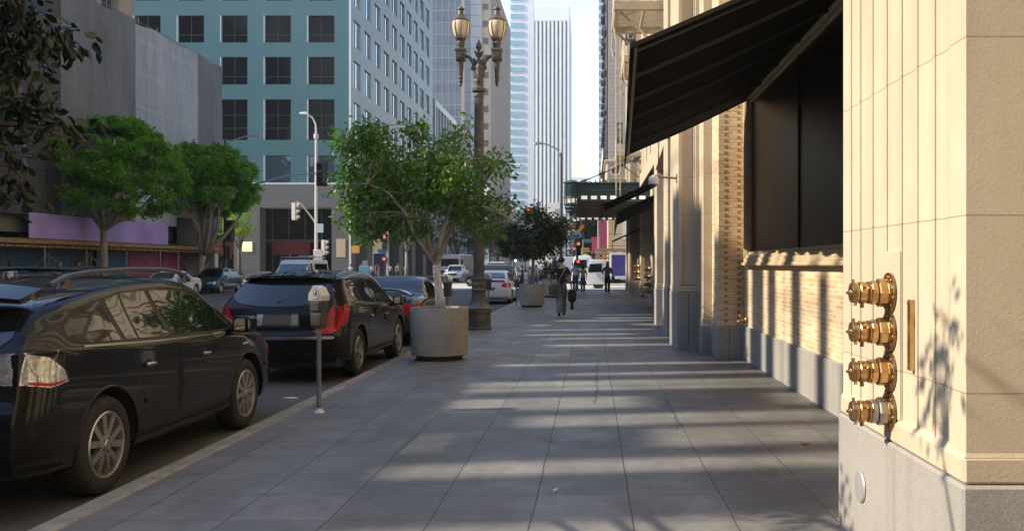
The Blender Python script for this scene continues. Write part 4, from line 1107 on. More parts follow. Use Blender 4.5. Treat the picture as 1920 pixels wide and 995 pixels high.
simple_building('cream_building', 'long low cream building under the mast signal at the end of the street', -31.5, -13.5, 425, 429.5, 24, mat('far_cream', (.66,.60,.50), .8), M_mull, fw=[(-30+k*2.4, -29+k*2.4, 12+3*j, 13.6+3*j) for k in range(6) for j in range(2)])
simple_building('dark_office', 'dark office block low behind the trees left of the brown tower', -48, -25.2, 184, 221, 21, M_dglass, M_bband, sw=[(186+k*4, 188.4+k*4, 5+5*j, 7.5+5*j) for k in range(8) for j in range(3)])
simple_building('stone_office', 'grey stone building lining the far left side of the street', -44, -24.9, 280, 360, 20, M_dgran, M_wing, sw=[(283+k*7, 286+k*7, 5+5*j, 7.5+5*j) for k in range(10) for j in range(3)])
simple_building('stone_office', 'pale building lining the far right side of the street', 2.2, 24, 135, 300, 26, mat('far_cream', (.66,.60,.50), .8), M_wing, sside=-1, sw=[(140+k*9, 143+k*9, 5+5*j, 8+5*j) for k in range(16) for j in range(3)])
# ------------------------------------------------------------------ off frame: the far side's unseen annex, topped with sheets added to band the sun
off = thing('low_annex', 'low grey annex and drying scaffold across the street, left of the view', 'building', (-28, 10, 0))
AH = 16.45
MB().box(-44, -26.6, -70, 36.3, 0, AH).build('wall', mat('annex_render', (.22,.23,.25), .85, noise=.2), off, world=True)
MB().box(-44, -26.55, -69, 31.6, 1.0, 1.2).build('plinth_course', M_dgran, off, world=True)
rn = random.Random(21)
def strips(y0, y1, gap, fill, z1=22.3, z0=AH):
    mbx = MB(); y = y0
    while y < y1:
        f_ = rn.uniform(*fill); a, b = y, min(y1, y+f_)
        zt = z1 - rn.uniform(0, 1.5)
        mbx.bbox(-26.9, -26.8, a, b, z0-.02, zt, .02)
        g_ = rn.uniform(*gap); y = b + g_
        if y0 > 3:
            zc_ = z0 + rn.choice((rn.uniform(-.6,.5), rn.uniform(.9,2.4))); mbx.bbox(-26.95, -26.85, b-.05, y+.05, zc_, zc_+rn.uniform(.5,1.5), .02)
    mbx.build('scaffold_sheet', M_tarp, off, world=True)  # sheets added out of view to break up the sunlight
    m2 = MB(); y = y0
    while y < y1: m2.tube([(-27.0,y,z0),(-27.0,y,z1)], .03, 6); y += 2.2
    m2.tube([(-27,y0,z0+4),(-27,y1,z0+4)], .03, 6); m2.tube([(-27,y0,z1),(-27,y1,z1)], .03, 6)
    m2.build('scaffold_frame', M_pole, off, world=True)
# light that arrives at street depth Y leaves this wall about 3.4 m nearer the camera
strips(1.7, 3.0, (.1,.2), (1.3,1.3), z1=22)
strips(3.45, 9.0, (.35,1.0), (.22,.7))
strips(9.3, 36.0, (.3,.8), (.45,1.6))
strips(-30, -6, (.5,1.2), (1.0,2.2))
# unseen blocks added left and behind the camera to shade the street
for i_, (a_, b_, c_, d_, h_) in enumerate(((-76, -56, 22, 56, 39), (-24, 6, -95, -62, 42), (8, 60, -70, -34, 38), (-80, -28, -120, -75, 36))):
    t = thing('rear_tower', ['tall block behind the wrapped building, left of the view','brown tower closing the street behind the viewpoint','stone tower behind the viewpoint on the sidewalk side','grey tower behind the viewpoint across the street'][i_], 'skyscraper', (a_, c_, 0))
    MB().box(a_, b_, c_, d_, 0, h_).build('wall', [M_dgran, M_brn0, M_redbrick, M_dgran][i_], t, world=True)
    wm_ = MB(); 
    for zz_ in range(4, int(h_)-4, 4): wm_.box(a_+1, b_-1, d_, d_+.1, zz_, zz_+1.9)
    wm_.build('window_bands', M_wing, t, world=True)
# ------------------------------------------------------------------ trees
def leaves_mesh(cent, n, size, seed, droop=.5, clump=None, flat=0.0, aspect=.5, cs=.28):
    """cent: list of (center, (rx,ry,rz), weight). Leaves are small folded blades gathered in clumps."""
    rg = np.random.default_rng(seed)
    C = np.array([c for c, r, w_ in cent], float); RR = np.array([r for c, r, w_ in cent], float)
    W = np.array([w_ for c, r, w_ in cent], float); W /= W.sum()
    nc = clump or max(20, n//28)
    idx = rg.choice(len(W), nc, p=W)
    d = rg.normal(size=(nc, 3)); d /= np.linalg.norm(d, axis=1)[:, None]
    rad = rg.random(nc)**.42
    cc = C[idx] + d*RR[idx]*rad[:, None]
    ci = rg.integers(0, nc, n)
    P = cc[ci] + rg.normal(size=(n, 3))*cs*np.array([1, 1, .7])
    # direction: outward and hanging
    out = P - C[idx][ci]; out /= (np.linalg.norm(out, axis=1)[:, None] + 1e-6)
    D = out*.6 + rg.normal(size=(n, 3))*.55; D[:, 2] -= droop
    D /= np.linalg.norm(D, axis=1)[:, None]
    U = rg.normal(size=(n, 3)); U[:, 2] += flat; U -= D*(U*D).sum(1)[:, None]; U /= np.linalg.norm(U, axis=1)[:, None]
    Wd = np.cross(D, U)
    s = size*rg.uniform(.65, 1.25, n)[:, None]
    base = P; mid = P + D*s*.45 + U*s*.07; tip = P + D*s - U*s*.08
    lo = P + D*s*.22; hi = P + D*s*.62 + U*s*.03
    a = lo + Wd*s*aspect*.40 + U*s*.07; b = lo - Wd*s*aspect*.40 + U*s*.07; c = hi + Wd*s*aspect*.42 + U*s*.05; d2 = hi - Wd*s*aspect*.42 + U*s*.05
    V = np.stack([base, a, c, tip, d2, b], 1).reshape(-1, 3)
    i = np.arange(n)*6
    T = np.stack([i, i+1, i+2, i+3, i, i+3, i+4, i+5], 1).reshape(-1)
    me = bpy.data.meshes.new('foliage')
    me.vertices.add(6*n); me.vertices.foreach_set('co', V.astype(np.float32).ravel())
    me.loops.add(8*n); me.loops.foreach_set('vertex_index', T.astype(np.int32))
    me.polygons.add(2*n); me.polygons.foreach_set('loop_start', np.arange(0, 8*n, 4, dtype=np.int32)); me.polygons.foreach_set('loop_total', np.full(2*n, 4, np.int32))
    me.update(calc_edges=True); me.validate()
    return me, cc
def bend(a, b, rg, k=.12, n=5, up=0):
    a, b = Vector(a), Vector(b); L_ = (b-a).length; pts = [a]
    off = Vector((rg.uniform(-1,1), rg.uniform(-1,1), rg.uniform(-.3,1)))*L_*k
    for i in range(1, n):
        t = i/n; pts.append(a.lerp(b, t) + off*math.sin(PI*t) + Vector((rg.uniform(-1,1), rg.uniform(-1,1), rg.uniform(-1,1)))*L_*.025)
    pts.append(b); return pts
def tree(name, label, base, blobs, trunk, limbs, n, size, seed, leafm, barkm, r0=.16, group=None, droop=.5, cs=.28, twigs=60, aspect=.5, clump=None, cat='tree', extra=None, flat=0, lower=None):
    """trunk: list of points, limbs: list of lists of points (absolute); twigs reach from limb ends to clumps"""
    rg = random.Random(seed)
    t = thing(name, label, cat, base, 0, group)
    tb_ = MB().smooth()
    def taper(pts, ra, rb_): return [ra + (rb_-ra)*i/(len(pts)-1) for i in range(len(pts))]
    nodes = []
    tb_.tube(trunk, [r0*1.25] + taper(trunk[1:], r0, r0*.72), 12)
    for lb in limbs:
        ra = r0*.6; rb_ = r0*.13
        tb_.tube(lb, taper(lb, ra, rb_), 8)
        for i, p in enumerate(lb): 
            if i >= len(lb)//2: nodes.append((Vector(p), ra + (rb_-ra)*i/(len(lb)-1)))
    me, cc = leaves_mesh(blobs, n, size, seed, droop, clump, flat, aspect, cs)
    sel = rg.sample(range(len(cc)), min(twigs, len(cc)))
    for k in sel:
        p = Vector(cc[k]); q, rq = min(nodes, key=lambda nd: (nd[0]-p).length + (.6 if nd[0].z > p.z+.2 else 0))
        pts = bend(q, p, rg, .10, 4)
        tb_.tube(pts, taper(pts, max(.012, min(rq*.8, r0*.16)), .005), 5, cap=False)
    o = tb_.build('trunk', barkm, t, world=True, fix=False)
    me.materials.append(leafm)
    f_ = mesh_obj('crown', me, t); f_.location = -t.location
    if extra: extra(t)
    return t
M_bark = mat('pale_bark', (.27,.235,.19), .85, noise=.35, nscale=7, bump=.8, bscale=22, stretch=(1,1,.35), bdist=.02)
M_bark_d = mat('dark_bark', (.10,.085,.07), .9, noise=.3, nscale=7, bump=.8, bscale=20, stretch=(1,1,.3), bdist=.02)
def mat_bark_white():
    # lower trunk limewashed: colour really changes at 1.9 m
    m = mat('birch_bark', (.42,.38,.32), .8, noise=.3, nscale=9, bump=.7, bscale=30, stretch=(1,1,.4), bdist=.012)
    N, L = nt(m); b = N['Principled BSDF']; src = b.inputs['Base Color'].links[0].from_socket
    g = N.new('ShaderNodeNewGeometry'); sp = N.new('ShaderNodeSeparateXYZ'); L.new(g.outputs['Position'], sp.inputs[0])
    zz_ = mathn(N, L, 'ADD', sp.outputs[2], noisen(N, L, g.outputs['Position'], 6, 5, .7, .3, .7, -.25, .25))
    f_ = mathn(N, L, 'LESS_THAN', zz_, 1.62)
    f_ = mathn(N, L, 'MULTIPLY', f_, noisen(N, L, mapn(N, L, g.outputs['Position'], (1,1,.4)), 14, 5, .75, .36, .48))
    L.new(mixc(N, L, f_, src, (.74,.71,.66)), b.inputs['Base Color']); return m
M_birch = mat_bark_white()
L_ficus = mat_leaf('ficus_leaf', (.085,.23,.016), (.19,.42,.036), (.035,.105,.012), 2.2, .36)
L_plant = mat_leaf('glossy_leaf', (.080,.18,.022), (.18,.34,.05), (.038,.085,.018), 1.6, .32, .36)
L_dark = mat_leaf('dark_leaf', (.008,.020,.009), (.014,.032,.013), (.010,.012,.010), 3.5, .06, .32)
L_street = mat_leaf('street_leaf', (.028,.070,.016), (.050,.105,.022), (.015,.035,.012), .8, .25)
L_purp = mat_leaf('purple_leaf', (.030,.040,.022), (.055,.11,.026), (.022,.018,.020), 2.2, .15)
L_lime = mat_leaf('lime_leaf', (.16,.26,.03), (.26,.36,.05), (.12,.20,.03), 2, .4)
def blob(px, y, D, rx, ry, rz=None, w_=1.0, dd=0):
    c = PX(px, y, D+dd); k = D/F
    return (tuple(c), (rx*k, (rz if rz is not None else rx)*k, ry*k), rx*ry*w_)
# two clipped ficus trees on the far sidewalk
def ficus(label, bx, by, cx, cz, rx, rz, seed, fork=2.6, lean=0):
    rg = random.Random(seed); bl = []
    for k in range(74):
        a = rg.uniform(0, 2*PI); e_ = rg.uniform(-.72, 1)
        ph = math.asin(max(-.75, min(1, e_)))
        d = Vector((math.cos(a)*math.cos(ph), math.sin(a)*math.cos(ph), math.sin(ph)))
        p = Vector((cx, by, cz)) + Vector((d.x*rx*.80, d.y*rx*.80, d.z*rz*.78 - 0))
        s_ = rg.uniform(.42, .74); bl.append((tuple(p), (s_, s_, s_*.62), s_**2))
    for k in range(14):
        a = rg.uniform(0, 2*PI); bl.append(((cx+math.cos(a)*rx*.4, by+math.sin(a)*rx*.4, cz+rg.uniform(-.4,.8)), (1.2,1.2,.8), .9))
    tr = [(bx,by,-.05), (bx+.02,by,.8), (bx+.03+lean*.3,by,1.8), (bx+.02+lean,by,fork)]
    lb = []
    for k in range(9):
        a = 2*PI*k/9 + rg.uniform(-.3,.3); rr = rg.uniform(.4,.8)*rx
        e = (cx+math.cos(a)*rr, by+math.sin(a)*rr, cz+rg.uniform(-.5,.8)*rz*.5); lb.append(bend(tr[-1], e, rg, .14, 6))
    tree('ficus_tree', label, (bx,by,0), bl, tr, lb, 46000, .17, seed, L_ficus, M_bark, .22, 'clipped ficus trees on the far sidewalk', .02, .11, 130, .62, clump=1700, flat=.5)
ficus('big rounded green ficus tree on the far sidewalk before the purple banner', -25.35, 46.9, -24.9, 6.2, 4.0, 3.4, 5, 3.4)
ficus('forked green ficus tree on the far sidewalk nearest the street corner', -25.3, 58.3, -24.95, 6.75, 3.6, 3.0, 8, 2.2, .25)
# tree in the first concrete planter
D = 15.0
bl = [blob(*a) for a in ((690,300,D,55,62),(648,262,D,26,26),(715,385,D,62,46),(655,345,D,28,48),(785,335,D,72,56),(845,300,D,44,46),(782,250,D,18,30),
   (872,246,D,14,28,None,.7),(868,368,D,64,46),(930,310,D,36,26),(925,395,D,46,32),(765,425,D,52,26),(668,405,D,22,30),(962,382,D,16,16,None,.7),(700,252,D,40,24),(830,330,D,60,50,None,1,-.5),(735,340,D,60,55,None,1,.6),(900,430,D,30,20,None,.6),(690,440,D,16,22,None,.5),(945,300,D,14,10,None,.5))]
tr = [(-2.50,15.0,.80), (-2.53,15.0,1.05), (-2.56,15.0,1.3), (-2.60,15.02,1.55)]
def pxl(*a): return [tuple(PX(px, y, 15+dd)) for px, y, dd in a]
lb = [[tr[-1]] + pxl((792,455,.1),(770,420,.2),(745,385,.3),(715,330,.4),(690,290,.5),(655,262,.5)),
      [tr[-1]] + pxl((803,450,0),(800,400,-.1),(797,350,-.2),(790,300,-.2),(782,240,-.1)),
      [tr[-1]] + pxl((825,450,-.1),(838,410,-.2),(850,370,-.3),(862,310,-.3),(872,240,-.3)),
      [tr[-2]] + pxl((822,480,.1),(835,430,.3),(872,395,.4),(915,375,.4),(960,380,.4)),
      [tr[-1]] + pxl((780,445,-.2),(760,400,-.3),(725,360,-.4),(690,345,-.4)),
      [tr[-1]] + pxl((850,420,.2),(900,385,-.2),(935,400,-.3),(965,415,-.4))]
tree('planter_tree', 'slender multi stemmed tree with white trunk in the nearest round concrete planter', (-2.53,15.0,.8), bl, tr, lb, 11000, .090, 12, L_plant, M_birch, .072, None, .6, .095, 280, .46, clump=820)
# dark tree in the second planter
D = 33.8
bl = [blob(*a) for a in ((1000,430,D,42,30),(955,440,D,30,22),(1040,425,D,28,22),(990,465,D,48,22),(1030,455,D,30,26),(1005,400,D,22,14),(965,470,D,25,12))]
tr = [(-2.24,33.8,.75),(-2.22,33.8,1.2),(-2.2,33.8,1.7)]
lb = [[tr[-1], tuple(PX(x_, y_, 33.8)), tuple(PX(x2, y2, 33.8+q))] for x_, y_, x2, y2, q in ((985,460,955,435,.3),(1000,450,1002,410,-.2),(1015,455,1042,425,.2),(990,470,960,465,-.5),(1012,470,1030,455,.6))]
tree('planter_tree', 'dark purple leaved tree in the second round concrete planter', (-2.24,33.8,.8), bl, tr, lb, 7500, .12, 31, L_purp, M_bark, .07, None, .4, .13, 120, .5, clump=420)
D = 44.2
bl = [blob(*a) for a in ((1035,510,D,17,10),(1028,500,D,10,7),(1046,497,D,10,8),(1030,440,D,20,20),(1050,440,D,14,26),(1060,425,D,12,18))]
tree('planter_tree', 'flowering shrub with young tree in the third round concrete planter', (-1.96,44.2,.8), bl, [(-1.96,44.2,.75),(-1.95,44.2,1.2),(-1.93,44.2,1.6)], [[(-1.93,44.2,1.6),tuple(PX(1038,470,44.2)),tuple(PX(1040,440,44.3))],[(-1.93,44.2,1.6),tuple(PX(1050,470,44)),tuple(PX(1058,430,43.8))]], 5200, .10, 33, L_street, M_bark, .05, None, .3, .12, 60, .5)
fl = MB()
rg = random.Random(5)
for k in range(60):
    c = PX(rg.gauss(1037,9), rg.gauss(509,5), 44.0+rg.uniform(-.2,.2)); fl.ell(tuple(c), (.035,.035,.03), 6, 4)
o = fl.build('pink_blossom', mat('pink_flower', (.62,.16,.24), .6)); o.parent = [x for x in col.objects if x.get('label') == 'flowering shrub with young tree in the third round concrete planter'][0]; o.location = -o.parent.location
# tree at the near kerb whose boughs hang into the upper left of the view
D = 5.7
bl = [blob(*a) for a in ((20,30,D,36,38),(85,70,D,34,14),(20,120,D,26,24),(45,195,D,44,14),(100,238,D,46,9),(15,230,D,24,24),(22,300,D,28,20),(12,352,D,22,16),(112,92,D,18,6))]
bl += [((-2.8,3.25,3.95),(.3,.26,.26),800), ((-3.6,4.9,3.5),(.4,.5,.3),1500), ((-3.3,2.5,3.2),(.6,.5,.4),2400), ((-4.2,5.2,4.0),(.5,.6,.4),1500)]
tr = [(-2.95,2.2,.80),(-2.98,2.2,1.3),(-3.0,2.25,1.9),(-3.05,2.3,2.4)]
q = lambda px, y, dd=0: tuple(PX(px, y, 5.7+dd))
lb = [[tr[-1], (-3.3,3.2,3.2), (-3.7,4.6,3.4), q(-30,20), q(40,40), q(110,90)], [tr[-1], (-3.3,3.4,2.7), q(-60,170,-.3), q(30,190), q(90,215)],
      [tr[-1], (-3.4,3.6,2.6), q(-40,225,-.2), q(50,235), q(160,268)], [tr[-2], (-3.3,3.8,2.4), q(-60,300,-.3), q(20,310), q(45,340)], [tr[-1], (-3.1,2.8,3.0), (-2.85,3.2,3.6)], [tr[-1], (-3.2,2.5,3.2), (-3.3,2.6,3.9)]]
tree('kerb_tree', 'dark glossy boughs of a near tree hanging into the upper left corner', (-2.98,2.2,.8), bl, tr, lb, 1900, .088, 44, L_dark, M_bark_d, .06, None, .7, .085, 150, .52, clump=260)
# street trees farther on
def streettree(label, x, y, h, r, seed, leafm=L_street, n=9000, zc=None, bark=M_bark_d, stems=4, size=.2, name='street_tree', group='trees lining the street beyond the crossing', fork=2.4):
    rg = random.Random(seed); bl = []; zc = zc or h*.66
    for k in range(26):
        a = rg.uniform(0, 2*PI); rr = rg.uniform(.2,.85)*r; s_ = rg.uniform(.3,.5)*r
        bl.append(((x+math.cos(a)*rr, y+math.sin(a)*rr, zc+rg.uniform(-.55,.9)*(h-zc)), (s_,s_,s_*.65), s_*s_))
    tr = [(x,y,-.05),(x+.05,y,fork*.5),(x,y,fork)]; lb = []
    for k in range(stems):
        a = 2*PI*k/stems+rg.uniform(-.3,.3); lb.append(bend(tr[-1], (x+math.cos(a)*r*.55, y+math.sin(a)*r*.55, zc+rg.uniform(0,.5)*(h-zc)), rg, .1, 5))
    tree(name, label, (x,y,0), bl, tr, lb, n, size, seed, leafm, bark, .17, group, .25, .3, 60, .55)
streettree('pale forked street tree beside the red signal, partly behind the planter tree', -18.6, 90.5, 10, 3.4, 51, bark=M_bark, stems=6, fork=2.9, zc=7.2, n=11000)
streettree('dark tree over the white box truck across the junction', -18.4, 124, 11, 4.0, 52, zc=7)
streettree('street tree just left of the lamp post shaft beyond the crossing', -18.9, 150, 11, 4.2, 53, zc=6.6)
streettree('far street tree right of the lamp post shaft', -18.9, 182, 11, 4.6, 54, zc=6.5)
streettree('second far street tree right of the lamp post shaft', -18.6, 215, 12, 5, 55, zc=6.5)
streettree('farthest street tree on the left side, low behind the purple tree', -18.6, 252, 12, 5, 56, zc=6.5, n=7000)
streettree('dense green tree behind the street name sign', .3, 108, 8.0, 2.9, 57, zc=4.9, n=11000)
streettree('green tree right of the street name sign, by the pink banners', 1.0, 128, 9.2, 3.2, 58, zc=5, n=9000)
streettree('far tree on the right side under the marquee lantern', -.9, 165, 9, 3.6, 59, zc=5, n=8000)
streettree('tree at the end of the street left of the sign pole', -5.5, 240, 10, 5, 60, zc=5.4, n=8000)
streettree('small sunlit lime green tree in front of the granite base', -34.6, 88.6, 6.9, 1.75, 61, leafm=L_lime, n=5200, zc=5.5, size=.16, name='lime_tree', group=None, fork=3.2)
# ------------------------------------------------------------------ twin globe street lamp
M_lampm = mat('painted_lamp_iron', (.115,.108,.095), .5, noise=.3, nscale=7, metal=.25, bump=.25, bscale=40, bdist=.004)
M_globe = mat('amber_globe', (.72,.60,.44), .15, spec=.6, noise=.12, nscale=9)
lx, ly = -2.74, 21.9
lp = thing('street_lamp', 'ornate bronze green twin globe street lamp with fluted column', 'street lamp', (lx, ly, 0))
def lpart(name, mb, m=M_lampm, ang=30, parent=lp):
    o = mb.build(name, m, lp, world=True); auto_smooth(o, ang); return o
mb = MB(); mb.lathe([(0,0),(.315,0),(.315,.05),(.295,.07),(.29,.40),(.31,.43),(.31,.47),(.0,.47)], (lx,ly,0), 8)
for k in range(8):
    a = 2*PI*(k+.5)/8; mb.cbox((lx+.272*math.cos(a), ly+.272*math.sin(a), .24), (.012,.13,.24), Matrix.Rotation(a, 3, 'Z'))
lpart('base', mb)
mb = MB(); mb.lathe([(0,.47),(.29,.47),(.30,.52),(.265,.55),(.235,.58),(.20,.66),(.175,.78),(.163,.92),(.165,.94)], (lx,ly,0), 48, flute=lambda r,z,a: r*(1-.05*abs(math.sin(a*8))) if .56 < z < .93 else r)
mb.lathe([(0,.93),(.18,.93),(.185,.97),(.168,.99),(.168,1.06),(.18,1.08),(.18,1.11),(.165,1.13),(.165,1.19),(.18,1.21),(.175,1.25),(.13,1.26),(0,1.26)], (lx,ly,0), 32)
lpart('pedestal', mb)
mb = MB(); mb.lathe([(.134,1.25),(.132,2.5),(.122,4.2),(.108,5.64)], (lx,ly,0), 80, flute=lambda r,z,a: r*(1-.075*abs(math.sin(a*10))))
mb.lathe([(0,5.63),(.125,5.63),(.125,5.67),(.11,5.69),(.11,5.72),(.165,5.76),(.17,5.82),(.12,5.87),(.115,5.98),(.125,6.0),(.12,6.04),(0,6.04)], (lx,ly,0), 32)
lpart('column', mb)
mb = MB(); mb.lathe([(0,6.02),(.10,6.03),(.13,6.15),(.135,6.3),(.10,6.42),(.06,6.5),(.035,6.6),(.05,6.66),(.03,6.72),(.04,6.76),(.075,6.82),(.065,6.9),(.03,6.95),(.02,7.0),(0,7.02)], (lx,ly,0), 16, flute=lambda r,z,a: r*(1-.12*abs(math.sin(a*4))) if z < 6.5 else r)
for k in range(8):
    a = 2*PI*k/8
    for (r0_, z0_, r1_, z1_) in ((.12,6.26,.17,6.34),(.10,6.42,.15,6.56),(.05,6.6,.12,6.74)):
        mb.tube([(lx+r0_*math.cos(a), ly+r0_*math.sin(a), z0_), (lx+(r0_+r1_)/2*math.cos(a), ly+(r0_+r1_)/2*math.sin(a), (z0_+z1_)/2+.03), (lx+r1_*math.cos(a), ly+r1_*math.sin(a), z1_-.01)], [.022,.02,.012], 6)
lpart('finial', mb)
for s_ in (-1, 1):
    ax = lx + s_*.44
    mb = MB(); mb.tube([(lx+s_*.09,ly,6.1),(lx+s_*.10,ly,6.3),(lx+s_*.15,ly,6.48),(lx+s_*.22,ly,6.58),(lx+s_*.32,ly,6.62),(lx+s_*.40,ly,6.61)], [.05,.048,.045,.042,.04,.038], 10)
    mb.tube([(lx+s_*.13,ly,6.4),(lx+s_*.18,ly,6.34),(lx+s_*.17,ly,6.28)], [.02,.018,.02], 6)
    lpart('arm', mb)
    mb = MB(); mb.bbox(ax-.12, ax+.12, ly-.12, ly+.12, 6.50, 6.74, .012); mb.bbox(ax-.135, ax+.135, ly-.135, ly+.135, 6.72, 6.78, .012); mb.bbox(ax-.07, ax+.07, ly-.135, ly-.115, 6.55, 6.69, .006)
    mb.lathe([(0,5.86),(.015,5.88),(.04,5.92),(.035,5.96),(.055,5.99),(.055,6.02),(.04,6.04),(.045,6.06),(.062,6.08),(.062,6.1),(.05,6.12),(.08,6.48),(.09,6.51),(0,6.51)], (ax,ly,0), 16)
    lpart('bracket', mb)
    mb = MB(); mb.lathe([(0,6.77),(.10,6.78),(.10,6.81),(.085,6.83),(.10,6.88),(.105,6.93),(.085,6.97),(.11,6.99),(.13,7.03),(.10,7.05),(0,7.05)], (ax,ly,0), 24)
    mb.lathe([(0,7.46),(.20,7.46),(.205,7.49),(.16,7.53),(.12,7.56),(.075,7.62),(.065,7.70),(.055,7.72),(.09,7.74),(.085,7.77),(.03,7.80),(.015,7.86),(0,7.89)], (ax,ly,0), 24)
    for k in range(8):
        a = 2*PI*k/8+.2; mb.tube([(ax+r_*math.cos(a), ly+r_*math.sin(a), z_) for r_, z_ in ((.125,7.03),(.17,7.12),(.205,7.24),(.215,7.36),(.195,7.47))], .009, 5)
    lf = lpart('lamp_head', mb)
    mb = MB().smooth(); mb.lathe([(.115,7.03),(.155,7.10),(.19,7.20),(.207,7.32),(.20,7.42),(.185,7.47)], (ax,ly,0), 24); g = mb.build('globe', M_globe, lf); g.location = (0,0,0)
# ------------------------------------------------------------------ planters
M_agg = mat('exposed_aggregate', (.44,.405,.35), .85, noise=.2, nscale=2.5, bump=.8, bscale=120, c2=(.31,.28,.235), bdist=.006)
M_soil = mat('soil', (.05,.035,.025), .9, bump=1, bscale=30)
def planter(label, x, y, r=.475, h=.86):
    t = thing('planter', label, 'planter', (x, y, 0), 0, 'round concrete planters along the kerb')
    mb = MB(); mb.lathe([(r*.93,.075),(r*.975,.09),(r*1.0,h*.6),(r*1.01,h-.012),(r*1.0,h),(r*.90,h),(r*.89,h-.10),(r*.89,h-.2)], n=64, cap=False)
    mb.lathe([(0,.074),(r*.94,.0745)], n=64, cap=False)
    auto_smooth(mb.build('bowl', M_agg, t), 40)
    mb = MB(); mb.lathe([(0,0),(r*.80,0),(r*.80,.08),(0,.08)], n=48); auto_smooth(mb.build('plinth', mat('dark_plinth', (.06,.045,.035), .9, noise=.3), t), 40)
    mb = MB(); mb.lathe([(0,h-.09),(r*.5,h-.10),(r*.885,h-.13)], n=32, cap=False); mb.build('soil', M_soil, t)
planter('nearest round concrete planter, holding the white trunked tree', -2.53, 15.0)
planter('second round concrete planter, holding the dark purple tree', -2.24, 33.8)
planter('third round concrete planter, holding the flowering shrub', -1.96, 44.2)
planter('round concrete planter of the near tree, left of the view', -2.98, 2.2)
# ------------------------------------------------------------------ parking meters
M_mdark = mat('meter_charcoal', (.055,.052,.048), .5, noise=.2, nscale=30, bump=.2, bscale=120, bdist=.002); M_msilver = mat('meter_silver', (.55,.54,.52), .4, metal=.5, noise=.08, nscale=20)
M_blue = mat('sign_blue', (.01,.10,.30), .4); M_ylw = mat('meter_yellow', (.70,.42,.05), .5)
def meter(label, x, y, rz, h=1.34):
    t = thing('parking_meter', label, 'parking meter', (x, y, 0), rz, 'parking meters along the kerb')
    mb = MB(); mb.cyl((0,0,.02),(0,0,h-.43),.031,n=20); auto_smooth(mb.build('pole', mat('meter_pole', (.19,.20,.21), .5, metal=.3, noise=.2, nscale=10), t))
    mb = MB(); mb.lathe([(0,0),(.088,0),(.088,.012),(.06,.028),(.042,.045),(.036,.055),(0,.055)], n=24); auto_smooth(mb.build('base_flange', M_msilver, t))
    mb = MB(); z0 = h-.45
    mb.hull([(a*.072, b*.05, z0) for a in (-1,1) for b in (-1,1)] + [(a*.088, b*.062, z0+.04) for a in (-1,1) for b in (-1,1)] + [(a*.090, b*.066, z0+.17) for a in (-1,1) for b in (-1,1)])
    mb.hull([(a*.087, b*.064, z0+.171) for a in (-1,1) for b in (-1,1)] + [(a*.104, b*.080, z0+.29) for a in (-1,1) for b in (-1,1)])
    mb.bbox(-.07,.07,-.084,-.060,z0+.185,z0+.275,.004)
    mb.bbox(-.075,.075,-.071,-.060,z0+.03,z0+.155,.004)
    mb.build('housing', M_mdark, t)
    mb = MB(); z1 = z0+.292
    # head: gabled silver hood, wide face (towards -y) carrying the badge, sloping screen on the -x side
    pts = [(-.112,z1),(.108,z1),(.112,z1+.055),(.052,z1+.135),(-.03,z1+.158),(-.108,z1+.07)]
    mb.prism(pts, -.082, .082, 'y'); 
    o = mb.build('hood', M_msilver, t)
    mb = MB(); d = Vector((.078,0,.088)).normalized()
    c = Vector((-.072,0,z1+.117)); mb.cbox(c, (.085,.10,.006), Matrix.Rotation(-math.atan2(.088,.078), 3, 'Y')); mb.build('screen', mat('meter_screen', (.05,.055,.06), .15), o)
    mb = MB(); mb.lathe([(0,0),(.029,0),(.029,.004),(0,.004)], (.005,-.082,z1+.086), 24, axis=(0,-1,0)); bd = mb.build('badge', M_blue, o)
    mb = MB(); place_text(mb, 'P', .052, (.006,-.0875,z1+.086), depth=.001, bold=.001); mb.build('badge_letter', M_paper, o)
    mb = MB(); mb.box(-.045,.065,-.0865,-.081,z1+.022,z1+.045); mb.build('card_slot', M_mdark, o)
    mb = MB(); mb.box(-.038,.058,-.089,-.0866,z1+.028,z1+.039); mb.build('slot_plate', M_paper, o)
    mb = MB(); 
    for k, (a, b) in enumerate(((-.060,-.03),(-.022,.0),(.012,.05))): mb.box(-.1065, -.1035, a, b, z1-.042, z1-.03)
    mb.box(-.1065,-.1035,-.05,-.015,z1-.022,z1-.008); mb.box(-.0925,-.089,-.03,.0,z0+.05,z0+.075)
    mb.build('rate_sticker', M_ylw, t); t.scale = (.78,.78,1)
    return t
meter('nearest parking meter, standing in front of the second black car', -2.87, 9.5, R(-24))
meter('parking meter behind the white trunked tree in the nearest planter', -3.05, 19.1, R(-30), 1.36)
meter('parking meter directly behind the fluted street lamp', -2.98, 26.0, R(-20), 1.32)
meter('thin parking meter beside the second concrete planter', -2.74, 32.8, R(60), 1.2)
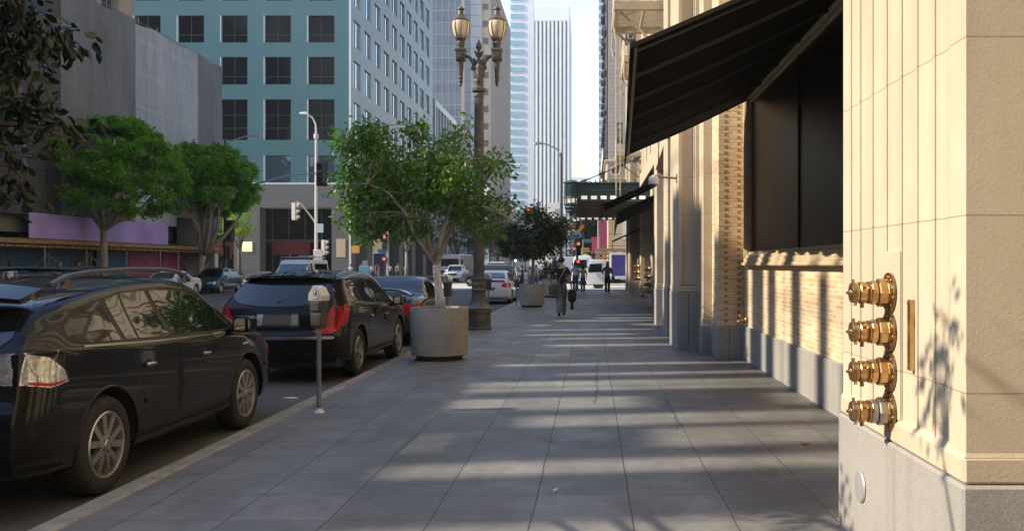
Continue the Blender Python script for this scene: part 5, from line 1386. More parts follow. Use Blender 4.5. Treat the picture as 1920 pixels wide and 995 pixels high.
# ------------------------------------------------------------------ traffic signals, lamp poles and signs
M_dpole = mat('dark_pole', (.07,.078,.086), .5, metal=.3, noise=.2); M_gpole = mat('galvanised_pole', (.36,.38,.40), .5, metal=.4, noise=.1); M_lpole = mat('cream_pole', (.62,.58,.52), .5, noise=.05)
M_red = mat('red_lamp', (.9,.05,.02), .4, emit=3, ecol=(1,.05,.02)); M_off = mat('dark_lens', (.05,.03,.02), .3); M_amb = mat('amber_lens', (.16,.06,.01), .4); M_grn = mat('green_lamp', (.1,.9,.8), .4, emit=7, ecol=(.4,.95,1))
def signal_head(parent, c, face=-1, lit='red', m=M_dpole, s=1.0, rz=0, back=False, cells=3):
    # housing with visors facing -y (towards the camera) unless turned
    x, y, z = c; Rz = Matrix.Translation(Vector(c) - (parent.location if parent else Vector((0,0,0)))) @ Matrix.Rotation(rz, 4, 'Z')
    mb = MB(); mb.T = Rz; H = .36*s*cells
    mb.bbox(-.17*s,.17*s,-.12*s,.12*s,-H/2,H/2,.02)
    if back: mb.bbox(-.30*s,.30*s,.10*s,.13*s,-H/2-.12*s,H/2+.12*s,.01)
    o = mb.build('signal_head', m, parent)
    mb = MB(); mb.T = Rz
    for k in range(cells):
        zc = H/2-.18*s-.36*s*k
        rings = []
        for dy, r_ in ((-.12*s,.135*s),(-.32*s,.14*s)):
            rings.append([(math.cos(a)*r_, dy+(.0 if math.sin(a) > -.5 or dy > -.2*s else .12*s), zc+math.sin(a)*r_) for a in [2*PI*j/14 for j in range(14)]])
        mb.ring_loft(rings, cap0=False, cap1=False)
    mb.build('visor', m, o)
    for k in range(cells):
        zc = H/2-.18*s-.36*s*k; mb = MB(); mb.T = Rz; mb.lathe([(0,0),(.11*s,0),(.10*s,.02*s),(0,.035*s)], (0,-.125*s,zc), 14, axis=(0,-1,0))
        mm = M_off
        if lit == 'red' and k == 0: mm = M_red
        elif lit == 'green' and k == cells-1: mm = M_grn
        elif k == 1: mm = M_amb
        mb.build('lens', mm, o)
    return o
def cobra(mbp, x, y, z, L_, dirx=-1, drop=.0):
    mbp.tube([(x,y,z-.9),(x+dirx*L_*.15,y,z-.35),(x+dirx*L_*.5,y,z-.05),(x+dirx*L_*.72,y,z)], [.055,.05,.045,.04], 8); mbp.tube([(x,y,z-.45),(x+dirx*L_*.4,y,z-.1)], .02, 6)
    mbp.hull([(x+dirx*L_*.70,y-.07,z-.05),(x+dirx*L_*.70,y+.07,z-.05),(x+dirx*L_*.70,y-.07,z+.08),(x+dirx*L_*.70,y+.07,z+.08),(x+dirx*L_*.95,y-.16,z-.10),(x+dirx*L_*.95,y+.16,z-.10),(x+dirx*L_*.93,y-.12,z+.07),(x+dirx*L_*.93,y+.12,z+.07),(x+dirx*L_,y,z-.04)])
def smooth_build(mb, name, m, t):
    o = mb.build(name, m, t, world=True); auto_smooth(o, 40); return o
# dark signal pole at the far left corner, mast arm over the street
t = thing('signal_pole', 'dark traffic signal pole at the far corner with a long curved mast arm', 'traffic signal', (-24.95, 61.5, 0))
mb = MB(); mb.cyl((-24.95,61.5,0),(-24.95,61.5,10.2),.14,.09,n=14); mb.lathe([(0,0),(.26,0),(.26,.06),(.16,.12),(0,.12)], (-24.95,61.5,0), 14); smooth_build(mb, 'pole', M_dpole, t)
mb = MB(); cobra(mb, -24.95, 61.5, 10.35, 2.55, 1); smooth_build(mb, 'luminaire_arm', M_gpole, t)
mb = MB(); mb.tube([(-24.95,61.5,5.6),(-24.0,61.5,6.4),(-22.6,61.5,7.15),(-21.0,61.5,7.6),(-19.6,61.5,7.78),(-18.4,61.5,7.8)], [.09,.08,.07,.06,.05,.045], 8); smooth_build(mb, 'mast_arm', M_gpole, t)
signal_head(t, (-18.35,61.3,7.75), lit='none', rz=0, s=1.25, back=True)
signal_head(t, (-24.6,61.3,3.9), lit='none', rz=R(20), s=1.1, back=True)
mb = MB(); mb.bbox(-24.75,-24.5,61.2,61.4,2.0,2.9,.02); mb.build('crossing_signal', M_dpole, t, world=True)
# cream pole with lamp, across the junction
t = thing('lamp_pole', 'tall sunlit cream pole with street lamp and two side facing signals across the junction', 'traffic signal', (-26.85, 88, 0))
mb = MB(); mb.cyl((-26.85,88,0),(-26.85,88,14.6),.17,.12,n=14); mb.tube([(-26.85,88,14.5),(-26.9,88,15.3),(-27.2,88,15.9),(-27.7,88,16.25)], [.10,.09,.08,.07], 8)
mb.hull([(-27.6,87.9,16.2),(-27.6,88.1,16.2),(-27.6,87.9,16.35),(-27.6,88.1,16.35),(-28.5,87.8,16.3),(-28.5,88.2,16.3),(-28.4,88,16.45),(-27.9,88,16.5)]); mb.cyl((-26.85,88,13.9),(-26.85,88,14.3),.24,n=12); mb.bbox(-27.05,-26.2,87.75,88.1,2.1,3.1,.03); mb.lathe([(0,0),(.3,0),(.3,.08),(.2,.15),(0,.15)], (-26.85,88,0), 14)
smooth_build(mb, 'pole', M_lpole, t)
mb = MB(); mb.tube([(-26.85,88,5.6),(-27.5,88,6.5),(-28.3,88,7.5),(-28.75,88,7.75)], [.10,.085,.075,.07], 8); smooth_build(mb, 'mast_arm', M_lpole, t)
signal_head(t, (-28.95,88,6.8), lit='none', m=M_lpole, rz=R(80), s=1.55); signal_head(t, (-26.1,88,3.3), lit='none', m=M_lpole, rz=R(80), s=1.35)
mb = MB(); mb.box(-26.75,-26.1,87.8,87.84,4.75,5.6); o = mb.build('street_sign', mat('pale_sign', (.5,.6,.66), .4), t, world=True)
# signal across the junction, left sidewalk
t = thing('signal_pole', 'grey traffic signal pole with a lit red lamp in front of the teal building entrance', 'traffic signal', (-19.85, 88, 0)); t.location = (-20.55, 91, 0)
mb = MB(); mb.cyl((-20.55,91,0),(-20.55,91,8.2),.13,.09,n=12); mb.tube([(-20.55,91,8.1),(-20.6,91,9.0),(-20.4,91,9.6)], .07, 8); smooth_build(mb, 'pole', M_gpole, t)
signal_head(t, (-20.82,90.8,3.95), lit='red', s=1.35); o = signal_head(t, (-20.85,90.8,2.2), lit='red', s=1.15, cells=1)
mb = MB(); mb.box(-21.5,-20.8,90.7,90.74,2.78,3.2); mb.build('name_plate', M_blue, t, world=True)
# signal with street name near the right corner
t = thing('signal_pole', 'traffic signal pole with the blue street name sign and red lamps by the marquee lantern', 'traffic signal', (-.93, 57.0, 0))
mb = MB(); mb.cyl((-.93,57.0,0),(-.93,57.0,3.9),.085,.07,n=12); mb.lathe([(0,0),(.2,0),(.2,.05),(.12,.1),(0,.1)], (-.93,57,0), 12); smooth_build(mb, 'pole', M_dpole, t)
signal_head(t, (-.85,56.85,2.62), lit='red', s=.8); signal_head(t, (-.86,56.85,1.80), lit='red', s=.75, cells=1)
mb = MB(); mb.bbox(-1.36,-.49,56.86,56.9,3.28,3.64,.006); sg = mb.build('name_sign', mat('name_sign_blue', (.005,.16,.42), .4), t, world=True)
mb = MB(); mb.box(-1.34,-.51,56.845,56.858,3.60,3.62); mb.box(-1.34,-.51,56.845,56.858,3.30,3.32); mb.box(-1.34,-1.32,56.845,56.858,3.32,3.60); mb.box(-.53,-.51,56.845,56.858,3.32,3.60); o = mb.build('sign_border', M_paper, None); o.parent = sg; o.location = (0,0,0)
mb = MB(); place_text(mb, '7', .27, (-1.17,56.85,3.455), bold=.006, depth=.003); place_text(mb, 'TH', .13, (-.985,56.85,3.50), bold=.004, depth=.003); place_text(mb, 'St', .25, (-.70,56.85,3.455), bold=.006, depth=.003)
o = mb.build('sign_lettering', M_paper, None); o.parent = sg; o.location = (0,0,0)
mb = MB(); q = .36; mb.T = Matrix.Translation((-.96,56.93,4.0)) @ Matrix.Rotation(R(45), 4, 'Y'); mb.bbox(-q,q,-.01,.01,-q,q,.004); mb.build('yellow_warning_sign', mat('sign_orange', (.72,.34,.04), .5), t, world=True)
# second lamp pole by the near corner
t = thing('lamp_pole', 'cobra head lamp pole left of the marquee with red signal on its mast arm', 'street lamp', (-1.93, 56.6, 0))
mb = MB(); mb.cyl((-1.93,56.6,0),(-1.93,56.6,8.6),.09,.06,n=14); mb.lathe([(0,0),(.24,0),(.24,.06),(.15,.12),(0,.12)], (-1.93,56.6,0), 14); smooth_build(mb, 'pole', M_dpole, t)
mb = MB(); cobra(mb, -1.93, 56.6, 9.18, 1.75, -1); smooth_build(mb, 'luminaire_arm', M_gpole, t)
mb = MB(); mb.tube([(-1.93,56.6,3.6),(-2.4,56.6,4.3),(-3.0,56.6,4.7),(-3.9,56.6,4.9)], [.06,.055,.045,.04], 8); smooth_build(mb, 'mast_arm', M_gpole, t)
signal_head(t, (-4.0,56.4,4.62), lit='red', s=.95, back=False)
# far signals
t = thing('signal_pole', 'distant signal with a pale green lamp right of the lamp post shaft', 'traffic signal', (-16.4, 190, 0)); mb = MB(); mb.cyl((-17.2,190,0),(-17.2,190,7.5),.15,n=8); mb.tube([(-17.2,190,6.5),(-16.4,190,6.8)], .1, 6); mb.build('pole', M_gpole, t, world=True); signal_head(t, (-16.0,189.8,3.3), lit='green', s=2.0)
t = thing('signal_pole', 'small distant signal with a red lamp left of the street name pole', 'traffic signal', (-2.2, 86.9, 0)); mb = MB(); mb.cyl((-1.75,87.2,0),(-1.75,87.2,4.6),.08,n=8); mb.build('pole', M_dpole, t, world=True); signal_head(t, (-1.72,87.0,2.85), lit='red', s=.85)
# street furniture signs
def board_sign(name, label, c, w_, h, m, pole=True, rim=None, d=.06):
    x, y, z = c; t = thing(name, label, 'sign', (x, y, 0))
    mb = MB(); mb.bbox(x-w_/2, x+w_/2, y-d/2, y+d/2, z-h/2, z+h/2, .01); mb.build('panel', m, t, world=True)
    if rim: 
        mb = MB(); mb.box(x-w_/2-.05, x+w_/2+.05, y-d/2-.02, y+d/2+.02, z+h/2+.002, z+h/2+.08); mb.box(x-w_/2-.05, x+w_/2+.05, y-d/2-.02, y+d/2+.02, z-h/2-.08, z-h/2-.002); mb.build('rim', rim, t, world=True)
    if pole: mb = MB(); mb.cyl((x-w_/2-.05,y,0),(x-w_/2-.05,y,z+h/2),.04,n=8); mb.build('pole', M_gpole, t, world=True)
    return t
board_sign('road_sign', 'blank orange rectangular sign before the dark columns', (-24.2,92.5,3.2), .82, .76, mat('orange_board', (.75,.36,.06), .5))
board_sign('notice_board', 'tan notice board with pale rims left of the red signal', (-21.9,92.5,3.5), .86, 1.28, mat('tan_board', (.50,.36,.20), .6), rim=M_trim_jamb)
board_sign('notice_board', 'small grey notice low between tan board and red signal', (-23.3,93.0,1.7), .45, .75, mat('grey_board', (.28,.30,.33), .6))
t = board_sign('shop_sign', 'small orange sign with red marks right of the street name pole', (-.62,91.0,3.1), .72, .42, mat('ochre_board', (.55,.27,.04), .5))
mb = MB(); [mb.bbox(-.9+k*.12, -.82+k*.12, 90.955, 90.97, 3.04+.02*(k % 2), 3.18, .01) for k in range(5)]; mb.build('red_marks', mat('red_letter', (.55,.02,.02), .5), t, world=True)
# green hooped sign
t = thing('shop_sign', 'bright green arched sign above the crew truck', 'sign', (-.65, 93, 0)); mb = MB()
mb.tube([(-1.1,93,1.75),(-1.08,93,2.2),(-.9,93,2.55),(-.65,93,2.68),(-.4,93,2.55),(-.22,93,2.2),(-.2,93,1.75)], .10, 6); mb.cyl((-.65,93,0),(-.65,93,1.8),.05,n=8); mb.build('arch', mat('lime_sign', (.42,.60,.10), .5), t, world=True)
mb = MB(); mb.bbox(-.95,-.35,92.97,93.03,1.8,2.35,.01); mb.build('panel', mat('green_sign_panel', (.05,.13,.05), .5), t, world=True)
t = thing('construction_sign', 'small orange diamond construction sign beside the box truck roof', 'sign', (1.35, 92, 0)); mb = MB(); mb.T = Matrix.Translation((0,0,2.75)) @ Matrix.Rotation(R(45), 4, 'Y'); mb.bbox(-.33,.33,-.02,.02,-.33,.33,.005); mb.build('diamond', mat('sign_orange', (.72,.34,.04), .5), t); mb = MB(); mb.cyl((0,.05,0),(0,.05,2.7),.03,n=6); mb.build('pole', M_gpole, t)
# street name plate, teal, unlit
board_sign('street_name_plate', 'thin dark teal street plate right of the red signal', (-.2,92.0,4.05), 1.35, .38, mat('teal_plate', (.02,.12,.14), .5))
# banners on a pole
M_ban = mat('raspberry_banner', (.33,.045,.10), .6, noise=.1, nscale=3)
t = thing('street_banner', 'tall raspberry pink banner with grey frame beside the tan building', 'banner', (.85, 88.9, 0))
mb = MB(); mb.cyl((.60,87.2,0),(.60,87.2,6.2),.07,n=8); mb.box(.68,1.52,87.15,87.2,2.6,2.95); mb.box(.68,1.52,87.15,87.2,5.85,6.0); mb.build('frame', M_gpole, t, world=True)
mb = MB(); mb.bbox(.70,1.45,87.1,87.14,2.95,5.85,.01); mb.build('cloth', M_ban, t, world=True)
t = thing('street_banner', 'short raspberry pink banner left of the tall one', 'banner', (.3, 90.5, 0))
mb = MB(); mb.bbox(-.02,.62,90.5,90.54,2.75,4.4,.01); mb.build('cloth', M_ban, t, world=True); mb = MB(); mb.cyl((.68,90.6,0),(.68,90.6,4.6),.05,n=8); mb.build('pole', M_gpole, t, world=True)
# hydrant
t = thing('fire_hydrant', 'yellow fire hydrant on the far corner beside the red kerb', 'fire hydrant', (-24.95, 59.6, 0))
mb = MB(); mb.lathe([(0,0),(.17,0),(.17,.04),(.11,.06),(.105,.5),(.13,.52),(.13,.56),(.11,.6),(.07,.68),(.03,.72),(.03,.76),(0,.76)], n=16); mb.lathe([(.0,-.2),(.06,-.2),(.06,.2),(0,.2)], (0,0,.42), 10, axis=(1,0,0)); mb.lathe([(0,0),(.07,0),(.07,.18),(0,.18)], (0,0,.38), 10, axis=(0,-1,0))
auto_smooth(mb.build('body', mat('hydrant_yellow', (.55,.33,.07), .5, noise=.2), t))
# low post box / utility cabinet near teal building
o = MB().bbox(-23.6,-22.6,91.6,92.4,0,1.5,.05).build('newspaper_box', mat('pale_blue_box', (.10,.30,.42), .5)); tag(o, 'pale blue newspaper box in front of the granite corner pier', 'newspaper box')
# ------------------------------------------------------------------ vehicles
def paint(name, c, metal=.3, rough=.35): return mat('paint_'+name, c, rough, metal=metal, coat=.8, spec=.12, coatr=.01)
def _ior(m_, v=1.36): m_.node_tree.nodes['Principled BSDF'].inputs['Coat IOR'].default_value = v; return m_
M_pblack = paint('black', (.003,.003,.0032), 0, .6); M_pdgrey = paint('dark_grey', (.045,.045,.05), .5); M_pwhite = paint('white', (.70,.72,.74), 0); M_psilver = paint('silver', (.42,.43,.45), .7, .4)
M_pteal = paint('dark_teal', (.01,.05,.065), .4); M_pjeep = paint('grey_brown', (.075,.075,.078), .4); M_pred = paint('maroon', (.12,.012,.015), .3)
def mat_carglass():
    m = mat_glass('car_glass', (.008,.011,.013), .02, wave=.06, wscale=1.4, spec=.75); return m
M_cglass = mat_carglass(); M_plastic = mat('black_plastic', (.012,.012,.012), .55); M_gap = mat('panel_gap', (.016,.016,.016), .6)  # gap colour paints the pale highlight along door edges on black paint
M_rlamp = mat('red_tail_lamp', (.42,.006,.012), .2, spec=.3, coat=.3); M_clamp = mat('clear_lamp', (.72,.74,.76), .12, metal=.6, coat=1, noise=.3, nscale=45, c2=(.25,.26,.27))
M_alloy = mat('alloy', (.44,.43,.41), .3, metal=.85); M_plate = mat('licence_plate', (.10,.10,.105), .5)
def interp(tab, x):
    if x <= tab[0][0]: return tab[0][1]
    for (a, va), (b, vb) in zip(tab[:-1], tab[1:]):
        if x <= b:
            t = (x-a)/(b-a) if b > a else 0
            return va + (vb-va)*t
    return tab[-1][1]
def smooth_tab(tab, x, w=.06):
    return (interp(tab, x-w) + 2*interp(tab, x-w/2) + 2*interp(tab, x) + 2*interp(tab, x+w/2) + interp(tab, x+w))/8
def catmull(P, n=5):
    out = []
    for i in range(len(P)-1):
        p0 = P[max(0,i-1)]; p1 = P[i]; p2 = P[i+1]; p3 = P[min(len(P)-1,i+2)]
        for k in range(n):
            t = k/n
            out.append(tuple(.5*((2*b)+(-a+c)*t+(2*a-5*b+4*c-d)*t*t+(-a+3*b-3*c+d)*t**3) for a, b, c, d in zip(p0, p1, p2, p3)))
    out.append(P[-1]); return out
class Car:
    def __init__(s, sp, name, label, cat, loc, rz, m, group=None, res=1.0):
        s.zk = sp.get('zk', 1.0)
        if s.zk != 1.0:
            for k_ in ('top', 'belt'): sp[k_] = [(y, s.Z(z)) for y, z in sp[k_]]
            for k_ in ('rear', 'front'): sp[k_] = [(s.Z(z), y) for z, y in sp[k_]]
        s.sp = sp; s.m = m
        s.t = thing(name, label, cat, loc, rz, group)
        s.make_body(res)
    def Z(s, z): return z if z < 1.12 else 1.12 + (z-1.12)*s.zk
    def make_body(s, res):
        sp = s.sp; Lh = sp['L']/2; W = sp['W']/2
        NY = int(84*res); rings = []
        yr = lambda z: interp(sp['rear'], z); yf = lambda z: interp(sp['front'], z)
        ss = []
        for i in range(NY+1):
            u = i/NY; ss.append(.5-.5*math.cos(PI*u) if False else u)
        # finer near the ends
        ss = sorted(set([0,.004,.010,.02,.032,.048] + [x for x in ss if .055 < x < .945] + [.952,.968,.98,.99,.996,1]))
        for q in ss:
            y0 = -Lh + q*2*Lh
            zt = smooth_tab(sp['top'], y0, sp.get('tw', .10)); zb = min(smooth_tab(sp['belt'], y0, .15), zt-.035); zs = interp(sp['sill'], y0)
            # plan view rounding towards both ends
            e0 = q*2*Lh; e1 = (1-q)*2*Lh
            pr = 1 - sp.get('rr', .10)*max(0, 1-e0/.42)**2.4 - sp.get('fr', .15)*max(0, 1-e1/.75)**2.2
            w_ = W*pr
            h = zt-zb
            tum = sp.get('tum', .40)
            we = max(w_ - .035 - tum*min(h, .62), w_*.62)
            if h < .18: we = w_ - .04 - .35*h
            c = [(w_*.90, zs), (w_*.965, zs+.05), (w_*.995, zs+.20), (w_, zs+(zb-zs)*.55), (w_*.992, zb-.10), (w_*.972, zb), ]
            if h > .16: c += [(we+(w_*.972-we)*.42, zb+h*.48), (we+.02, zt-.085), (we-.045, zt-.032), (we*.70, zt-.010), (we*.35, zt-.002), (0, zt)]
            else: c += [(we+.01, zb+h*.35), (we-.03, zb+h*.6), (we-.09, zb+h*.82), (we*.7, zt-.010), (we*.35, zt-.002), (0, zt)]
            pts = catmull(c, 4)
            ring = [(x, yr(z)+q*(yf(z)-yr(z)), z) for x, z in pts]
            rings.append(ring)
        n = len(rings[0]); vs = []; fs = []; 
        full = []
        for r in rings:
            fr_ = list(r) + [(-x, y, z) for x, y, z in reversed(r[:-1])]
            full.append(fr_)
        m_ = len(full[0])
        for r in full: vs += r
        for i in range(len(full)-1):
            for j in range(m_-1): a = i*m_+j; fs.append((a, a+1, a+m_+1, a+m_))
            a = i*m_; fs.append((a+m_-1, a, a+m_, a+2*m_-1))
        # end caps, bulging in plan
        for end, sgn in ((0, -1), (len(full)-1, 1)):
            prev = [end*m_+j for j in range(n)]; prevm = [end*m_+(m_-1-j) for j in range(n)]; K = 10
            B = sp.get('rb', .05) if sgn < 0 else sp.get('fb', .12)
            grid = [prev]
            for k in range(1, 2*K):
                f_ = 1-k/K; row = []
                for j in range(n-1):
                    x, y, z = rings[end][j]; vs.append((x*f_, y+sgn*B*(1-f_*f_)*min(1, (1.1*(sp['top'][0][1] if sgn < 0 else sp['top'][-1][1])-z)*4 if z > .6 else 1 if True else 1), z)); row.append(len(vs)-1)
                row.append(end*m_+n-1); grid.append(row)
            grid.append(prevm)
            for a_, b_ in zip(grid[:-1], grid[1:]):
                for j in range(n-1):
                    f4 = (a_[j], a_[j+1], b_[j+1], b_[j]) if a_[j+1] != b_[j+1] else (a_[j], a_[j+1], b_[j])
                    fs.append(f4)
            bot = [g[0] for g in grid]
            # bottom seam of the cap closes with the under face
            fs.append(tuple(bot))
        me = bpy.data.meshes.new('body'); me.from_pydata(vs, [], fs)
        me.materials.append(s.m); me.materials.append(M_plastic)
        bm = bmesh.new(); bm.from_mesh(me); bmesh.ops.remove_doubles(bm, verts=bm.verts, dist=.0005); bmesh.ops.recalc_face_normals(bm, faces=bm.faces)
        bm.to_mesh(me); bm.free()
        o = bpy.data.objects.new('body', me); col.objects.link(o)
        cut = MB()
        for y in sp['wheels']:
            for sx in (-1, 1): cut.cyl((sx*(W-.34), y, sp['wr']), (sx*(W+.3), y, sp['wr']), sp['ar'], n=40)
        cme = bpy.data.meshes.new('cut'); cme.from_pydata(cut.v, [], cut.f); cme.materials.append(s.m); cme.materials.append(M_plastic)
        for p in cme.polygons: p.material_index = 1
        bm = bmesh.new(); bm.from_mesh(cme); bmesh.ops.recalc_face_normals(bm, faces=bm.faces); bm.to_mesh(cme); bm.free()
        co = bpy.data.objects.new('cut', cme); col.objects.link(co)
        md = o.modifiers.new('b', 'BOOLEAN'); md.operation = 'DIFFERENCE'; md.object = co; md.solver = 'EXACT'
        dg = bpy.context.evaluated_depsgraph_get(); dg.update()
        me2 = bpy.data.meshes.new_from_object(o.evaluated_get(dg))
        s.bvh = BVHTree.FromPolygons([v.co for v in me.vertices], [tuple(p.vertices) for p in me.polygons])
        bpy.data.objects.remove(o); bpy.data.objects.remove(co)
        me2.name = 'body'
        clad = sp.get('clad')
        if clad:
            for p in me2.polygons:
                if p.center.z < clad: p.material_index = 1
        s.body = mesh_obj('body', me2, s.t); auto_smooth(s.body, 32)
    def ray(s, o, d):
        h = s.bvh.ray_cast(Vector(o), Vector(d).normalized())
        return (h[0], h[1]) if h[0] is not None else (None, None)
    def decal(s, name, poly, view, m, off=.004, thick=.012, res=.07, parent=None, mirror=False, dirv=None, smooth=True):
        """poly in the (y,z) plane for view 'R'/'L', (x,z) for 'B'/'F' (from behind / in front), (x,y) for 'T'"""
        if s.zk != 1.0 and view != 'T': poly = [(a_, s.Z(b_)) for a_, b_ in poly]
        out = []
        for mm in ((1, -1) if mirror else (1,)):
            bm = bmesh.new()
            V = [bm.verts.new((p[0], p[1], 0)) for p in poly]; bm.faces.new(V)
            xs = [p[0] for p in poly]; ys = [p[1] for p in poly]
            for ax, lo, hi in ((0, min(xs), max(xs)), (1, min(ys), max(ys))):
                k = max(1, int((hi-lo)/res))
                for i in range(1, k):
                    c = [0, 0, 0]; c[ax] = lo+(hi-lo)*i/k; nn = [0, 0, 0]; nn[ax] = 1
                    bmesh.ops.bisect_plane(bm, geom=bm.verts[:]+bm.edges[:]+bm.faces[:], plane_co=c, plane_no=nn)
            d = {'R': (-1,0,0), 'L': (1,0,0), 'B': (0,1,0), 'F': (0,-1,0), 'T': (0,0,-1)}[view]
            dd = Vector(dirv or d); 
            pos = {}; ok = True; last = None
            for v in bm.verts:
                a, b = v.co.x, v.co.y
                if view in 'RL': o = Vector((2.5 if view == 'R' else -2.5, a, b))
                elif view == 'B': o = Vector((a*mm, -5, b))
                elif view == 'F': o = Vector((a*mm, 5, b))
                else: o = Vector((a*mm, b, 4))
                if dirv is not None: o = o  # oblique casting handled by caller offsets
                h, nrm = s.ray(o, dd)
                pos[v] = (h, nrm)
            hits = [p for p in pos.values() if p[0] is not None]
            if not hits: bm.free(); continue
            for v, (h, nrm) in pos.items():
                if h is None:
                    # nearest good hit
                    q = min(((v.co-u.co).length, k) for k, (u, p_) in enumerate(pos.items()) if p_[0] is not None)[1]
                    h, nrm = list(pos.values())[q]
                    h = h.copy()
                if nrm.dot(dd) > 0: nrm = -nrm
                pos[v] = (h, nrm)
            for v, (h, nrm) in pos.items(): v.co = h + nrm*off
            # border skirt back towards the body so the piece has an edge
            be = [e for e in bm.edges if len(e.link_faces) == 1]
            r = bmesh.ops.extrude_edge_only(bm, edges=be)
            nv = [g for g in r['geom'] if isinstance(g, bmesh.types.BMVert)]
            for v in nv:
                k = min(pos.items(), key=lambda it: (it[0].co-v.co).length) if False else None
            src = {tuple(round(c, 6) for c in v.co): p for v, p in pos.items()}
            for v in nv:
                p = src.get(tuple(round(c, 6) for c in v.co))
                if p: v.co = p[0] - p[1]*thick
            me = bpy.data.meshes.new(name)
            bmesh.ops.recalc_face_normals(bm, faces=bm.faces); bm.to_mesh(me); bm.free()
            me.materials.append(m); o = mesh_obj(name, me, parent or s.t)
            if smooth: auto_smooth(o, 40)
            out.append(o)
            if view in 'RL' and mirror: pass
        return out
    def side(s, name, poly, m, **k):
        # both flanks
        a = s.decal(name, poly, 'R', m, **k); b = s.decal(name, poly, 'L', m, **k); return a + b
    def seam(s, pts, view='R', w=.005, name='panel_gap', m=None, off=.0015):
        poly = []
        P = [Vector(p) for p in pts]; Lf = []; Rt = []
        for i, p in enumerate(P):
            d = (P[min(i+1, len(P)-1)] - P[max(i-1, 0)]).normalized(); n = Vector((-d.y, d.x)); Lf.append(p+n*w/2); Rt.append(p-n*w/2)
        poly = [tuple(p) for p in Lf] + [tuple(p) for p in reversed(Rt)]
        return poly
    def seams(s, lists, view='R', w=.006, name='door_gap', m=None, both=True, off=.0015, res=.06, closed=False):
        if s.zk != 1.0 and view != 'T': lists = [[(a_, s.Z(b_)) for a_, b_ in q_] for q_ in lists]
        if len(lists) > 1:
            for q_ in lists: s.seams([[(a_, (b_-1.12)/s.zk+1.12 if s.zk != 1.0 and view != 'T' and b_ > 1.12 else b_) for a_, b_ in q_]], view, w, name, m, both, off, res)
            return
        vs = []; fs = []
        for vw in (('R', 'L') if both and view == 'R' else (view,)):
            dd = Vector({'R': (-1,0,0), 'L': (1,0,0), 'B': (0,1,0), 'F': (0,-1,0), 'T': (0,0,-1)}[vw])
            for pts in lists:
                P = []
                for a, b in zip(pts[:-1], pts[1:]):
                    a, b = Vector(a), Vector(b); k = max(1, int((b-a).length/res))
                    for i in range(k): P.append(a.lerp(b, i/k))
                P.append(Vector(pts[-1])); base = None; cnt = 0
                for i, p in enumerate(P):
                    d = (P[min(i+1, len(P)-1)] - P[max(i-1, 0)]).normalized(); n = Vector((-d.y, d.x))
                    pr = []
                    for sgn in (-1, 1):
                        q = p+n*sgn*w/2
                        o = Vector((2.5 if vw == 'R' else -2.5, q.x, q.y)) if vw in 'RL' else Vector((q.x, -5 if vw == 'B' else 5, q.y)) if vw in 'BF' else Vector((q.x, q.y, 4))
                        h, nr = s.ray(o, dd)
                        if h is None: break
                        if nr.dot(dd) > 0: nr = -nr
                        pr.append(h+nr*off)
                    if len(pr) < 2: cnt = 0; continue
                    vs += [tuple(x) for x in pr]
                    if cnt: k = len(vs); fs.append((k-4, k-3, k-1, k-2))
                    cnt += 1
        me = bpy.data.meshes.new(name); me.from_pydata(vs, [], fs); me.materials.append(m or M_gap); return mesh_obj(name, me, s.t)
    def at(s, y, z, view='R', x=0):
        h, n = s.ray({'R': (2.5, y, z), 'L': (-2.5, y, z), 'B': (x, -5, z), 'F': (x, 5, z), 'T': (x, y, 4)}[view], {'R': (-1,0,0), 'L': (1,0,0), 'B': (0,1,0), 'F': (0,-1,0), 'T': (0,0,-1)}[view])
        return h, n
_wheel_cache = {}
